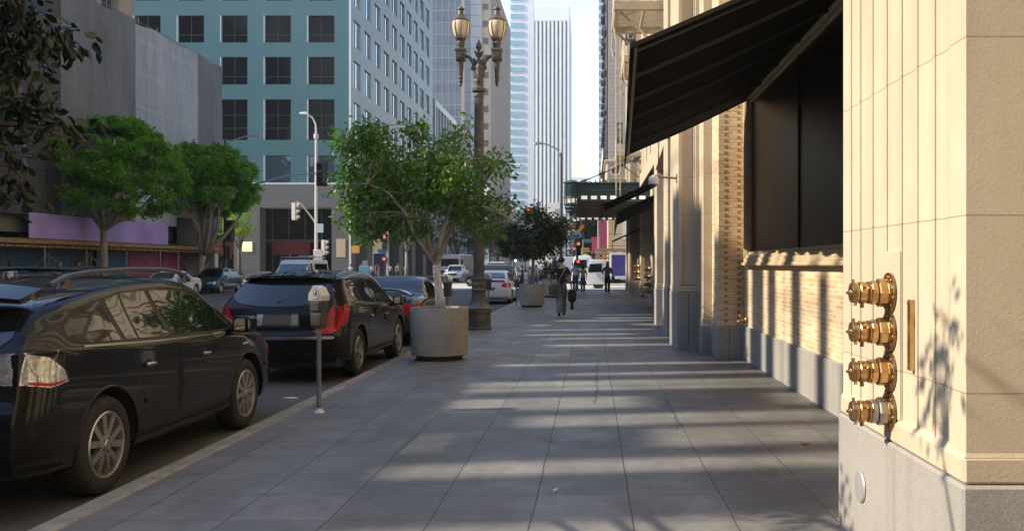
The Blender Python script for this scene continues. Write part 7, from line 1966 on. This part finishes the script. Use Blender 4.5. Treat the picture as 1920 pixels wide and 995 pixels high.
# white van with roof rack facing the camera
def van(label, loc, rz):
    L, W, H, a = 5.2, 1.98, 2.05, 2.6
    sp = dict(L=L, W=W, wheels=(-1.6,1.65), wr=.36, rim=.2, ar=.42, rr=.05, fr=.10, rb=.03, fb=.10, tum=.20, tw=.08, top=[(-a,H-.04),(-a+.2,H),(1.0,H),(1.25,H-.07),(1.95,1.22),(2.2,1.12),(a,.98)], belt=[(-a,1.2),(1.3,1.16),(2.2,1.0),(a,.9)], sill=[(-a,.4),(a,.38)], rear=[(.4,-a),(H,-a+.08)], front=[(.4,a-.02),(.7,a),(1.0,a-.08),(2,a-.3)])
    c = Car(sp, 'moving_van', label, 'van', loc, rz, M_pwhite, None, .6)
    c.decal('windscreen', [(-.78,1.92),(-.74,1.25),(.74,1.25),(.78,1.92)], 'T', mat_glass('van_glass', (.05,.12,.17), .03, wave=.1), off=.006)
    glass_side(c, [(1.75,1.25),(1.25,1.80),(.75,1.82),(.70,1.22)], []); c.side('side_window', [(.3,1.25),(.3,1.8),(-2.2,1.8),(-2.2,1.25)], M_cglass, off=.006)
    c.decal('headlight', [(.55,.74),(.55,.92),(.88,.92),(.88,.74)], 'F', M_clamp, off=.006, mirror=True); c.decal('grille', [(-.5,.7),(.5,.7),(.5,.95),(-.5,.95)], 'F', M_plastic, off=.006)
    mb = MB()
    for sx in (-.75, .75): mb.tube([(sx,-2.2,H+.14),(sx,1.2,H+.14)], .025, 6)
    for y in (-2.0,-.9,.2,1.1): mb.tube([(-.82,y,H-.08),(-.80,y,H+.14),(.80,y,H+.14),(.82,y,H-.08)], .022, 6)
    mb.bbox(-.3,.3,-1.8,-.4,H+.16,H+.24,.02); mb.tube([(.3,1.0,H+.14),(.3,1.0,H+.34)], .02, 6); mb.build('roof_rack', M_gpole, c.t)
    mirrors(c, 1.6, 1.25, M_plastic, 1.3); wheels(c, 'plain', wd=.2); return c
van('white panel van with a roof rack driving towards the camera', (-17.05, 53.0, -.15), PI)
# trucks -------------------------------------------------------------------
def box_truck(label, loc, rz, boxm, stake=False, Lb=4.6, Hb=3.35, name='box_truck'):
    t = thing(name, label, 'truck', loc, rz)
    # +y is forward
    mb = MB(); P = [(.35,-.1),(2.05,-.1),(2.12,.45),(2.08,1.0),(1.85,1.95),(1.70,2.08),(.55,2.10),(.35,2.0)]
    mb.prism([(p[0], p[1]+.45) for p in P], -1.0, 1.0, 'x'); cab = mb.build('cab', M_pwhite, t)
    bm = bmesh.new(); bm.from_mesh(cab.data); bmesh.ops.bevel(bm, geom=bm.edges[:], offset=.06, segments=3, profile=.6, affect='EDGES'); bm.to_mesh(cab.data); bm.free(); auto_smooth(cab, 40)
    for sx in (-1, 1):
        mb = MB(); mb.prism([(.75,1.45),(1.93,1.42),(1.80,2.15),(.75,2.20)], sx*1.003, sx*1.012, 'x'); g = mb.build('cab_window', M_cglass, t)
        mb = MB(); mb.box(sx*1.002-.004, sx*1.002+.004, .62, .64, .55, 2.3); mb.build('door_gap', M_gap, t)
        pill('side_mirror', (sx*1.2, 1.95, 1.75), (.18,.08,.45), M_plastic, t)
    mb = MB(); mb.prism([(1.995,1.50),(2.01,1.50),(1.86,2.30),(1.845,2.30)], -.88, .88, 'x'); mb.build('windscreen', M_cglass, t)
    mb = MB(); mb.bbox(-.9,.9,2.05,2.2,.3,.62,.03); mb.bbox(-.45,.45,-5.2,.5,.5,.72,.02); mb.bbox(-1.0,1.0,-.9,-.2,.45,.8,.03); mb.build('chassis', M_plastic, t)
    for sx in (-1, 1):
        mb = MB(); mb.bbox(sx*.78-.12,sx*.78+.12,2.08,2.17,.72,.90,.02); mb.build('headlight', M_clamp, t)
    if not stake:
        mb = MB(); mb.bbox(-1.15,1.15,-Lb-.05,.05,.85,Hb,.04); mb.build('cargo_box', M_pwhite, t)
        mb = MB()
        for sx in (-1, 1): mb.bbox(sx*1.155-.006, sx*1.155+.006, -Lb+.15, -.12, 1.12, Hb-.16, .004)
        mb.build('box_side_panel', boxm, t)
        mb = MB(); mb.box(-1.17,1.17,-Lb-.07,.07,.85,1.05); mb.build('box_sill', M_pwhite, t)
    else:
        mb = MB(); mb.bbox(-1.15,1.15,-Lb,.0,.85,1.0,.02)
        for sx in (-1.1, 1.1):
            for k in range(6): mb.bbox(sx-.03,sx+.03,-Lb+.05+k*(Lb-.1)/5-.04,-Lb+.05+k*(Lb-.1)/5+.04,.95,Hb,.01)
            for z in (1.2,1.55,1.9,2.25,2.6,2.95): 
                if z < Hb: mb.bbox(sx-.05,sx+.05,-Lb,.0,z,z+.2,.01)
        for z in (2.3, 2.7): mb.bbox(-1.1,1.1,-.03,.03,z,z+.2,.01)
        mb.build('stake_bed', M_wood, t)
    a, b = wheel_meshes(.40, .23, .26, 'plain')
    for y in (1.05, -3.1):
        for sx in (1, -1):
            w_ = bpy.data.objects.new('wheel', None); col.objects.link(w_); w_.parent = t; w_.location = (sx*.98, y, .40); w_.rotation_euler = (0,0,0 if sx > 0 else PI)
            mesh_obj('tyre', a, w_); mesh_obj('rim', b, w_)
            mb = MB().smooth(); mb.lathe([(.47,-.24),(.49,-.24),(.49,.02),(.47,.02)], (sx*.97,y,.40), 24, axis=(sx,0,0)); 
            if y > 0: mb.build('wheel_arch', M_plastic, t)
    return t
box_truck('white box truck with a purple blue box side crossing at the end of the sidewalk', (1.35, 67.2, -.146), R(90), mat('violet_panel', (.075,.065,.27), .45, noise=.08, nscale=.6), Lb=5.4, Hb=3.1).scale = (.84,.84,.84)
box_truck('white stake bed truck with timber sides behind the box truck', (.3, 78.5, -.146), R(90), None, stake=True, Lb=4.2, Hb=3.0, name='stake_truck')
box_truck('pale grey delivery truck left of the street name pole', (-3.2, 88.5, -.15), R(8), M_whitep, Lb=4, Hb=2.5)
def stepvan(label, loc, rz):
    t = thing('delivery_van', label, 'van', loc, rz)
    mb = MB(); mb.bbox(-1.15,1.15,-3.4,2.6,.5,2.95,.10); mb.hull([(-1.1,2.5,.5),(1.1,2.5,.5),(-1.1,2.5,1.7),(1.1,2.5,1.7),(-1.05,3.2,.5),(1.05,3.2,.5),(-1.0,3.1,1.35),(1.0,3.1,1.35)]); mb.build('body', M_pwhite, t)
    mb = MB(); mb.bbox(-1.0,1.0,2.58,2.66,1.6,2.45,.03); mb.build('windscreen', M_cglass, t)
    for sx in (-1, 1): mb = MB(); mb.bbox(sx*1.155-.01,sx*1.155+.01,1.4,2.4,1.5,2.4,.01); mb.build('side_window', M_cglass, t)
    mb = MB(); mb.bbox(-.7,.7,3.15,3.25,.8,1.2,.02); mb.build('grille', M_plastic, t)
    for sx in (-1, 1): mb = MB(); mb.bbox(sx*.85-.1,sx*.85+.1,3.12,3.2,.9,1.15,.02); mb.build('headlight', M_clamp, t)
    mb = MB()
    for k in range(5): mb.bbox(-.8+k*.4-.05,-.8+k*.4+.05,2.6,2.67,2.78,2.84,.01)
    mb.build('marker_lights', M_rlamp, t)
    a, b = wheel_meshes(.40, .23, .26, 'plain')
    for y in (1.9, -2.0):
        for sx in (1, -1):
            w_ = bpy.data.objects.new('wheel', None); col.objects.link(w_); w_.parent = t; w_.location = (sx*1.17, y, .40); w_.rotation_euler = (0,0,0 if sx > 0 else PI); mesh_obj('tyre', a, w_); mesh_obj('rim', b, w_)
    return t
stepvan('white walk-in delivery van facing the camera across the junction', (-15.5, 103, -.15), R(174))
# white pickup facing the camera
def pickup(label, loc, rz, m):
    L, W, H, a = 5.2, 1.9, 1.78, 2.6
    sp = dict(L=L, W=W, wheels=(-1.55,1.6), wr=.38, rim=.22, ar=.44, rr=.03, fr=.08, rb=.02, fb=.06, tum=.34, tw=.08, top=[(-a,1.18),(-.85,1.18),(-.78,1.6),(-.6,H),(.3,H),(.5,H-.1),(1.1,1.16),(1.25,1.12),(a-.2,1.04),(a,.94)], belt=[(-a,1.12),(0,1.10),(1.1,1.06),(a,.9)], sill=[(-a,.45),(a,.45)], rear=[(.4,-a),(1.2,-a+.03)], front=[(.4,a-.02),(.7,a),(1.0,a-.05)])
    c = Car(sp, 'pickup_truck', label, 'pickup', loc, rz, m, None, .6); glass_side(c, [(.95,1.15),(.5,1.62),(.2,1.66),(-.55,1.66),(-.65,1.16)], [(0,0,.06)])
    c.decal('windscreen', [(-.70,1.06),(-.62,.52),(.62,.52),(.70,1.06)], 'T', M_cglass, off=.006); c.decal('headlight', [(.55,.76),(.55,.92),(.86,.92),(.86,.76)], 'F', M_clamp, off=.006, mirror=True); c.decal('grille', [(-.45,.7),(.45,.7),(.45,.93),(-.45,.93)], 'F', M_plastic, off=.006)
    mirrors(c, .85, 1.15, m, 1.1); wheels(c, 'plain', wd=.2); return c
pickup('white pickup truck facing the camera beside the delivery van', (-13.9, 92.6, -.15), PI, M_pwhite)
# ------------------------------------------------------------------ people
def skinned(joints, edges, rad, sub=2):
    names_ = list(joints); idx = {n: i for i, n in enumerate(names_)}
    me = bpy.data.meshes.new('sk'); me.from_pydata([joints[n] for n in names_], [(idx[a], idx[b]) for a, b in edges], [])
    o = bpy.data.objects.new('sk', me); col.objects.link(o)
    md = o.modifiers.new('s', 'SKIN'); md.use_smooth_shade = True; md.branch_smoothing = .4
    for n, i in idx.items():
        r = rad[n]; r = r if isinstance(r, tuple) else (r, r); me.skin_vertices[0].data[i].radius = r
        me.skin_vertices[0].data[i].use_root = (i == 0)
    m2 = o.modifiers.new('u', 'SUBSURF'); m2.levels = sub; m2.render_levels = sub
    dg = bpy.context.evaluated_depsgraph_get(); dg.update()
    e = bpy.data.meshes.new_from_object(o.evaluated_get(dg))
    vs = [tuple(v.co) for v in e.vertices]; fs = [tuple(p.vertices) for p in e.polygons]
    bpy.data.objects.remove(o); bpy.data.meshes.remove(e)
    return vs, fs
M_skin = mat('skin_light', (.46,.27,.17), .55); M_skin_d = mat('skin_dark', (.12,.06,.035), .5); M_hair = mat('black_hair', (.012,.009,.008), .5); M_hairb = mat('brown_hair', (.10,.055,.03), .5); M_eye = mat('eye_dark', (.02,.015,.012), .2); M_lip = mat('lip', (.30,.10,.08), .5)
M_shoe = mat('dark_shoe', (.025,.02,.018), .5)
def cloth(name, c, **k): return mat('cloth_'+name, c, .85, noise=.15, nscale=9, bump=.5, bscale=26, coords='obj', bdist=.02, **k)
def person(label, loc, rz, H=1.75, pose='stand', skin=M_skin, hair=M_hair, top=None, legs=None, sleeves='short', hairlen=0, step=.0, arms=None, hold=False, near=True, group=None, skirt=False, build=1.0, look=0, phase=1):
    t = thing('person', label, 'person', loc, rz, group); k = H/1.75
    J = dict(pelvis=(0,0,.95), waist=(0,.0,1.10), chest=(0,.01,1.32), neck=(0,0,1.47), head=(0,.015,1.56),
             shL=(-.17,0,1.41), shR=(.17,0,1.41), hipL=(-.09,0,.92), hipR=(.09,0,.92),
             elL=(-.235,-.03,1.14), elR=(.235,-.03,1.14), wrL=(-.255,.05,.90), wrR=(.255,.05,.90), haL=(-.255,.07,.82), haR=(.255,.07,.82),
             knL=(-.10,.02,.50), knR=(.10,.02,.50), anL=(-.10,-.02,.09), anR=(.10,-.02,.09), toL=(-.11,.14,.03), toR=(.11,.14,.03))
    if pose == 'walk':
        s_ = phase; A, B_ = ('L', 'R') if s_ > 0 else ('R', 'L'); xa = -.08 if A == 'L' else .08; xb = -xa
        J.update({'kn'+A: (xa, .17, .53), 'an'+A: (xa*.9, .24, .10), 'to'+A: (xa*.9, .40, .06), 'kn'+B_: (xb, .0, .50), 'an'+B_: (xb*.9, -.26, .16), 'to'+B_: (xb*.9, -.17, .03),
                  'el'+A: (xa*2.9, -.12, 1.16), 'wr'+A: (xa*3.0, -.14, .92), 'ha'+A: (xa*3.0, -.12, .84), 'el'+B_: (xb*2.9, .03, 1.14), 'wr'+B_: (xb*3.0, .18, .95), 'ha'+B_: (xb*3.0, .24, .88)})
    if pose == 'sit':
        J.update(pelvis=(0,0,.22), waist=(0,.05,.36), chest=(0,.14,.56), neck=(0,.20,.72), head=(0,.23,.80), shL=(-.17,.16,.66), shR=(.17,.16,.66), hipL=(-.10,.02,.20), hipR=(.10,.02,.20),
                 knL=(-.13,.42,.48), knR=(.13,.42,.48), anL=(-.12,.44,.09), anR=(.12,.44,.09), toL=(-.12,.60,.03), toR=(.12,.60,.03), elL=(-.22,.28,.46), elR=(.22,.28,.46), wrL=(-.15,.46,.48), wrR=(.15,.46,.48), haL=(-.10,.53,.45), haR=(.10,.53,.45))
    if arms: J.update(arms)
    J = {n: tuple(c*k for c in v) for n, v in J.items()}
    b = k*build
    rad = dict(pelvis=(.135*b,.10*b), waist=(.115*b,.085*b), chest=(.15*b,.10*b), neck=.052*k, head=.055*k, shL=.06*b, shR=.06*b, hipL=.085*b, hipR=.085*b, elL=.040*b, elR=.040*b, wrL=.027*b, wrR=.027*b, haL=(.036*k,.018*k), haR=(.036*k,.018*k), knL=.058*b, knR=.058*b, anL=.038*k, anR=.038*k, toL=.03*k, toR=.03*k)
    E = [('pelvis','waist'),('waist','chest'),('chest','neck'),('neck','head'),('chest','shL'),('chest','shR'),('shL','elL'),('shR','elR'),('elL','wrL'),('elR','wrR'),('wrL','haL'),('wrR','haR'),('pelvis','hipL'),('pelvis','hipR'),('hipL','knL'),('hipR','knR'),('knL','anL'),('knR','anR'),('anL','toL'),('anR','toR')]
    mb = MB().smooth(); bvs, bfs = skinned(J, E, rad); mb.add(bvs, bfs)
    hd = Vector(J['head']); nk = Vector(J['neck']); up = (hd-nk).normalized(); hc = hd + Vector((0,.02*k,.085*k))
    # head with brow, nose, chin, ears
    Rl = Matrix.Rotation(look, 3, 'Z'); nu, nv = 20, 16; rings = []
    for j in range(nv+1):
        ph = -PI/2+PI*j/nv; ring = []
        for i in range(nu):
            a = 2*PI*i/nu; x = math.cos(a)*math.cos(ph); y = math.sin(a)*math.cos(ph); z = math.sin(ph)
            rx, ry, rz_ = .076, .095, .118
            if z < 0: rx *= 1-.30*(-z)**1.3; ry *= 1-.10*(-z)
            px_, py_, pz_ = x*rx, y*ry, z*rz_
            if y > .75 and abs(x) < .25 and -.35 < z < .12: py_ += .020*(1-abs(x)/.25)*(1-abs(z+.12)/.24)
            if y > .7 and -.85 < z < -.6: py_ += .010
            if y > .7 and .1 < z < .3: py_ += .004
            ring.append(tuple(hc + Rl @ (Vector((px_, py_, pz_))*k)))
        rings.append(ring)
    mb.ring_loft(rings)
    for sx in (-1, 1): 
        e = hc + Rl @ (Vector((sx*.078,-.005,-.005))*k); mb.ell(tuple(e), (.010*k,.020*k,.032*k), 8, 6)
        # fingers curl from the palm, thumb from its side
        h = Vector(J['haL' if sx < 0 else 'haR']); w_ = Vector(J['wrL' if sx < 0 else 'wrR']); d = (h-w_).normalized(); sd_ = Vector((0,1,0)) if abs(d.y) < .8 else Vector((0,0,1)); sd_ = (sd_-d*sd_.dot(d)).normalized(); cu = d.cross(sd_)*(-sx)
        for q, ln in zip((-.027,-.009,.009,.027), (.062,.075,.080,.070)):
            p0 = h + sd_*q*k + d*.015*k; p1 = p0 + d*ln*.55*k - cu*.008*k; p2 = p1 + d*ln*.35*k - cu*.024*k; mb.tube([p0-d*.02*k, p0, p1, p2], [.010*k,.0095*k,.009*k,.007*k], 6)
        p0 = h + sd_*.030*k - d*.02*k; mb.tube([p0, p0+sd_*.022*k+d*.02*k-cu*.008*k, p0+sd_*.028*k+d*.048*k-cu*.015*k], [.011*k,.010*k,.008*k], 6)
    body = mb.build('body', skin, t)
    f_ = MB().smooth()
    for sx in (-1, 1): f_.ell(tuple(hc + Rl @ (Vector((sx*.031,.082,.004))*k)), (.011*k,.008*k,.006*k), 8, 6)
    f_.build('eyes', M_eye, t)
    f_ = MB().smooth(); f_.ell(tuple(hc + Rl @ (Vector((0,.080,-.062))*k)), (.022*k,.010*k,.006*k), 8, 6); f_.build('mouth', M_lip, t)
    # hair: a shell over the skull, open at the face
    hb = MB().smooth(); rings = []
    for j in range(13):
        ph = PI/2-(PI*.5+.35+hairlen*.2)*j/12; ring = []
        for i in range(24):
            a = 2*PI*i/24; fr = math.sin(a); z = math.sin(ph); c_ = math.cos(ph)
            lim = .22 if fr > .55 else (-.1 if fr > .1 else -1)
            if z < lim: z = lim; c_ = math.cos(math.asin(max(-1, lim)))*.9
            bump_ = 1+.03*math.sin(a*7+j)
            r_ = Vector((math.cos(a)*c_*.088*bump_, fr*c_*.106*bump_-.006, z*.130+.006))
            ring.append(tuple(hc + Rl @ (r_*k)))
        rings.append(ring)
    hb.ring_loft(rings)
    if hairlen: hb.ell(tuple(hc + Rl @ (Vector((0,-.045,-.07*hairlen-.02))*k)), (.095*k,.065*k,(.09+.07*hairlen)*k), 14, 10); 
    hb.build('hair', hair, t)
    # shirt and trousers follow the body surface, standing off it
    bv = [Vector(v) for v in bvs]; nrm = [Vector() for _ in bv]
    for f in bfs:
        n_ = (bv[f[1]]-bv[f[0]]).cross(bv[f[2]]-bv[f[0]])
        for i in f: nrm[i] += n_
    seg = [(a_, b_, Vector(J[a_]), Vector(J[b_])) for a_, b_ in E]; cls = []
    for v in bv:
        best = None
        for a_, b_, p, q in seg:
            tt = max(0, min(1, (v-p).dot(q-p)/(q-p).length_squared)); d_ = (v-p.lerp(q, tt)).length
            if best is None or d_ < best[0]: best = (d_, a_[:2]+b_[:2], tt)
        cls.append(best[1:])
    def garment(name, rule, off, m):
        keep = [rule(*c_) for c_ in cls]; fk = [f for f in bfs if all(keep[i] for i in f)]; used = sorted({i for f in fk for i in f}); mp_ = {i: j for j, i in enumerate(used)}
        g = MB().smooth(); g.add([bv[i] + nrm[i].normalized()*off(*cls[i])*k for i in used], [tuple(mp_[i] for i in f) for f in fk]); 
        o = g.build(name, m, t, fix=False); md = o.modifiers.new('th', 'SOLIDIFY'); md.thickness = .006; md.offset = -1
    if legs: garment('trousers', lambda b_, tt: (b_ == 'pewa' and tt < .65) or b_ in ('pehi', 'hikn') or (b_ == 'knan' and tt < .95), lambda b_, tt: .016+(.016*tt if b_ == 'knan' else 0), legs)
    if top: garment('shirt', lambda b_, tt: (b_ == 'pewa') or b_ in ('wach', 'chsh') or (b_ == 'chne' and tt < .85) or (b_ == 'shel' and (tt < .7 or sleeves != 'short')) or (b_ == 'pehi' and tt < .3) or (b_ == 'elwr' and sleeves != 'short' and tt < .95), lambda b_, tt: .028 if b_ in ('pewa', 'pehi') else .020, top)
    for s_ in 'LR':
        m2 = MB().smooth(); a, c_ = Vector(J['an'+s_]), Vector(J['to'+s_]); d = (c_-a); d.normalize(); heel = a - Vector((0,.05*k,0)) + Vector((0,0,-.03*k))
        vs, fs = skinned({'a': tuple(a+Vector((0,0,-.0))), 'h': tuple(heel), 'm': tuple(a.lerp(c_, .55)+Vector((0,0,-.01*k))), 't': tuple(c_)}, [('a','h'),('a','m'),('m','t')], {'a': (.046*k,.05*k), 'h': .036*k, 'm': (.046*k,.034*k), 't': (.042*k,.026*k)})
        m2.add(vs, fs); m2.build('shoe', M_shoe, t)
    return t, J
M_tee = cloth('black_tee', (.012,.012,.013)); M_khaki = cloth('grey_khaki', (.17,.16,.15)); M_wtee = cloth('white_tee', (.62,.66,.70)); M_yell = cloth('mustard', (.52,.28,.07)); M_jean = cloth('jeans', (.055,.10,.17)); M_bprint = cloth('blue_print', (.03,.09,.16), c2=(.10,.18,.22)); M_blk = cloth('black_trousers', (.012,.012,.014)); M_plaid = cloth('plaid', (.32,.28,.24), c2=(.10,.08,.07)); M_beige = cloth('beige', (.45,.38,.28)); M_redc = cloth('red', (.5,.02,.02)); M_purple = cloth('purple', (.16,.03,.14)); M_blank = cloth('brown', (.14,.08,.05))
M_canvas = cloth('grey_canvas', (.07,.08,.085)); M_leather = mat('tan_leather', (.36,.19,.08), .6)
# walking man, seen from behind, right arm hanging with a case, left elbow out with hand in pocket
wm, J = person('man in a black t-shirt walking away with a shoulder bag and a black case', (-.92, 27.2, 0), R(3), 1.80, 'walk', M_skin, M_hair, M_tee, M_khaki, phase=-1, build=1.02,
    arms=dict(elL=(-.40,-.10,1.16), wrL=(-.28,.04,1.00), haL=(-.22,.08,.96), elR=(.25,-.03,1.13), wrR=(.29,.02,.90), haR=(.295,.03,.82)))
# shoulder bag with strap
bgt = thing('shoulder_bag', 'grey canvas messenger bag on a tan strap at the hip of the man in black', 'bag', (-.92, 27.2, 0), R(3))
mb = MB(); mb.hull([(-.36,-.20,.66),(-.16,-.22,.66),(-.38,-.16,.93),(-.14,-.19,.95),(-.37,-.06,.68),(-.17,-.08,.68),(-.36,-.05,.92),(-.16,-.07,.94)]); mb.hull([(-.39,-.215,.78),(-.13,-.235,.80),(-.38,-.19,.96),(-.12,-.21,.985),(-.36,-.16,.80),(-.14,-.17,.82),(-.36,-.04,.96),(-.12,-.05,.985)])
mb.build('bag_body', M_canvas, bgt)
mb = MB(); P = [(-.14,-.15,.95),(-.10,-.155,1.06),(-.02,-.165,1.22),(.06,-.155,1.36),(.115,-.10,1.455),(.12,.0,1.49),(.10,.09,1.43),(.02,.17,1.28),(-.10,.17,1.10),(-.22,.05,.98)]
r_ = [[(p[0]-.018,p[1]-.004,p[2]),(p[0]+.018,p[1]-.004,p[2]),(p[0]+.018,p[1]+.004,p[2]),(p[0]-.018,p[1]+.004,p[2])] for p in P]; mb.ring_loft(r_); mb.build('strap', M_leather, bgt)
cs = thing('carry_case', 'black padded case carried low in the right hand of the man in black', 'case', (-.60, 27.2, 0), R(3))
mb = MB().smooth(False); mb.hull([(sx*.115, sy_*.06, .50) for sx in (-1,1) for sy_ in (-1,1)] + [(sx*.125, sy_*.075, .56) for sx in (-1,1) for sy_ in (-1,1)] + [(sx*.12, sy_*.075, .76) for sx in (-1,1) for sy_ in (-1,1)] + [(sx*.06, sy_*.05, .82) for sx in (-1,1) for sy_ in (-1,1)] + [(sx*.05, sy_*.04, .42) for sx in (-1,1) for sy_ in (-1,1)]); mb.bbox(-.05,.05,-.04,.04,.22,.45,.02); mb.build('case_body', M_blk, cs)
mb = MB(); mb.tube([(-.05,0,.81),(-.045,0,.86),(.045,0,.86),(.05,0,.81)], .010, 6); mb.build('handle', M_plastic, cs)
person('man in a white t-shirt and jeans walking away beside the woman in yellow', (-.96, 51.6, 0), 0, 1.72, 'walk', M_skin, M_hair, M_wtee, M_jean)
person('woman in a mustard top and jeans walking away beside the man in white', (-.52, 51.2, 0), 0, 1.60, 'walk', M_skin, M_hair, M_yell, M_jean, hairlen=1, phase=-1)
w2, J2 = person('woman in a blue patterned top walking towards the camera with a cup', (.84, 49.4, 0), PI, 1.74, 'walk', M_skin_d, M_hair, M_bprint, M_blk, hairlen=1.4, build=1.05, arms=dict(elR=(.30,-.04,1.14), wrR=(.20,.18,1.10), haR=(.15,.22,1.12), elL=(-.30,-.05,1.12), wrL=(-.20,.16,1.16), haL=(-.15,.2,1.20)))
c_ = thing('drink_cup', 'pink drink cup held by the woman in the blue patterned top', 'cup', (.99, 49.16, 1.12)); mb = MB(); mb.lathe([(0,0),(.035,0),(.045,.13),(.047,.135),(0,.14)], n=16); mb.build('cup_body', mat('pink_cup', (.6,.12,.16), .4), c_)
c_ = thing('handbag', 'dark handbag hanging at the side of the woman in the blue patterned top', 'bag', (1.16, 49.4, .7)); mb = MB(); mb.bbox(-.10,.08,-.09,.09,.0,.28,.04); mb.tube([(-.02,-.05,.27),(-.05,-.04,.5),(-.09,0,.68),(-.05,.04,.5),(-.02,.05,.27)], .012, 6); mb.build('bag_body', M_canvas, c_)
sm_, J3 = person('man in a plaid shirt sitting on the ground against the distant pillar', (2.95, 44.4, 0), R(90), 1.72, 'sit', M_skin, M_hairb, M_plaid, M_khaki, sleeves='long')
person('woman with long brown hair walking under the sidewalk shed, nearer the pole', (-25.55, 43.3, 0), R(-70), 1.74, 'walk', M_skin, M_hairb, M_blank, M_blk, hairlen=1.5, sleeves='long')
person('woman with dark hair and a pale bag walking under the sidewalk shed', (-25.4, 44.6, 0), R(-75), 1.76, 'walk', M_skin, M_hair, M_wtee, M_blk, hairlen=1.5, phase=-1)
person('woman in a white top walking at the far left under the sidewalk shed', (-26.0, 40.4, 0), R(20), 1.76, 'walk', M_skin, M_hair, M_wtee, M_blk, hairlen=1.5)
person('person in dark clothes at the extreme left edge under the shed', (-26.3, 39.9, 0), R(-80), 1.72, 'walk', M_skin, M_hairb, M_blank, M_blk, hairlen=.5)
person('person in a red top crossing the side street behind the second planter', (-4.85, 63.0, -.14), R(90), 1.70, 'walk', M_skin, M_hairb, M_redc, M_blk)
person('person in a white shirt crossing the side street behind the dark tree', (-3.9, 63.6, -.14), R(90), 1.72, 'walk', M_skin, M_hairb, M_beige, M_jean, sleeves='long')
person('person with a sandy jacket crossing behind the person in red', (-4.45, 64.2, -.14), R(-90), 1.66, 'walk', M_skin, M_hairb, M_beige, M_khaki, sleeves='long', hairlen=1)
for k, (x, lb, tp) in enumerate(((-24.05,'pedestrian in pale blue at the granite corner of the teal building',M_wtee),(-21.95+.0,'pedestrian in a white top left of the group at the crossing',M_wtee),(-23.1,'pedestrian in a light shirt near the notice boards',M_wtee),(-21.2,'pedestrian in a purple top waiting at the crossing',M_purple),(-20.2,'pedestrian in a pale top right of the purple one',M_wtee),(-19.3-.15,'pedestrian in sandy clothes right of the signal pole',M_beige),(-18.9+.35,'pedestrian in light blue by the pale forked tree',M_wtee),(-21.6,'pedestrian in dark clothes waiting at the crossing',M_blank))):
    person(lb, (x-.3, 91.2+.35*(k % 3), 0), R(40*k), 1.68+.03*(k % 3), 'stand' if k % 2 else 'walk', M_skin if k % 3 else M_skin_d, M_hair, tp, M_jean if k % 2 else M_blk, group=None)
person('person in pale clothes standing behind the yellow hydrant on the far corner', (-24.9, 60.6, 0), R(100), 1.7, 'stand', M_skin, M_hairb, M_beige, M_khaki, hairlen=1, sleeves='long')
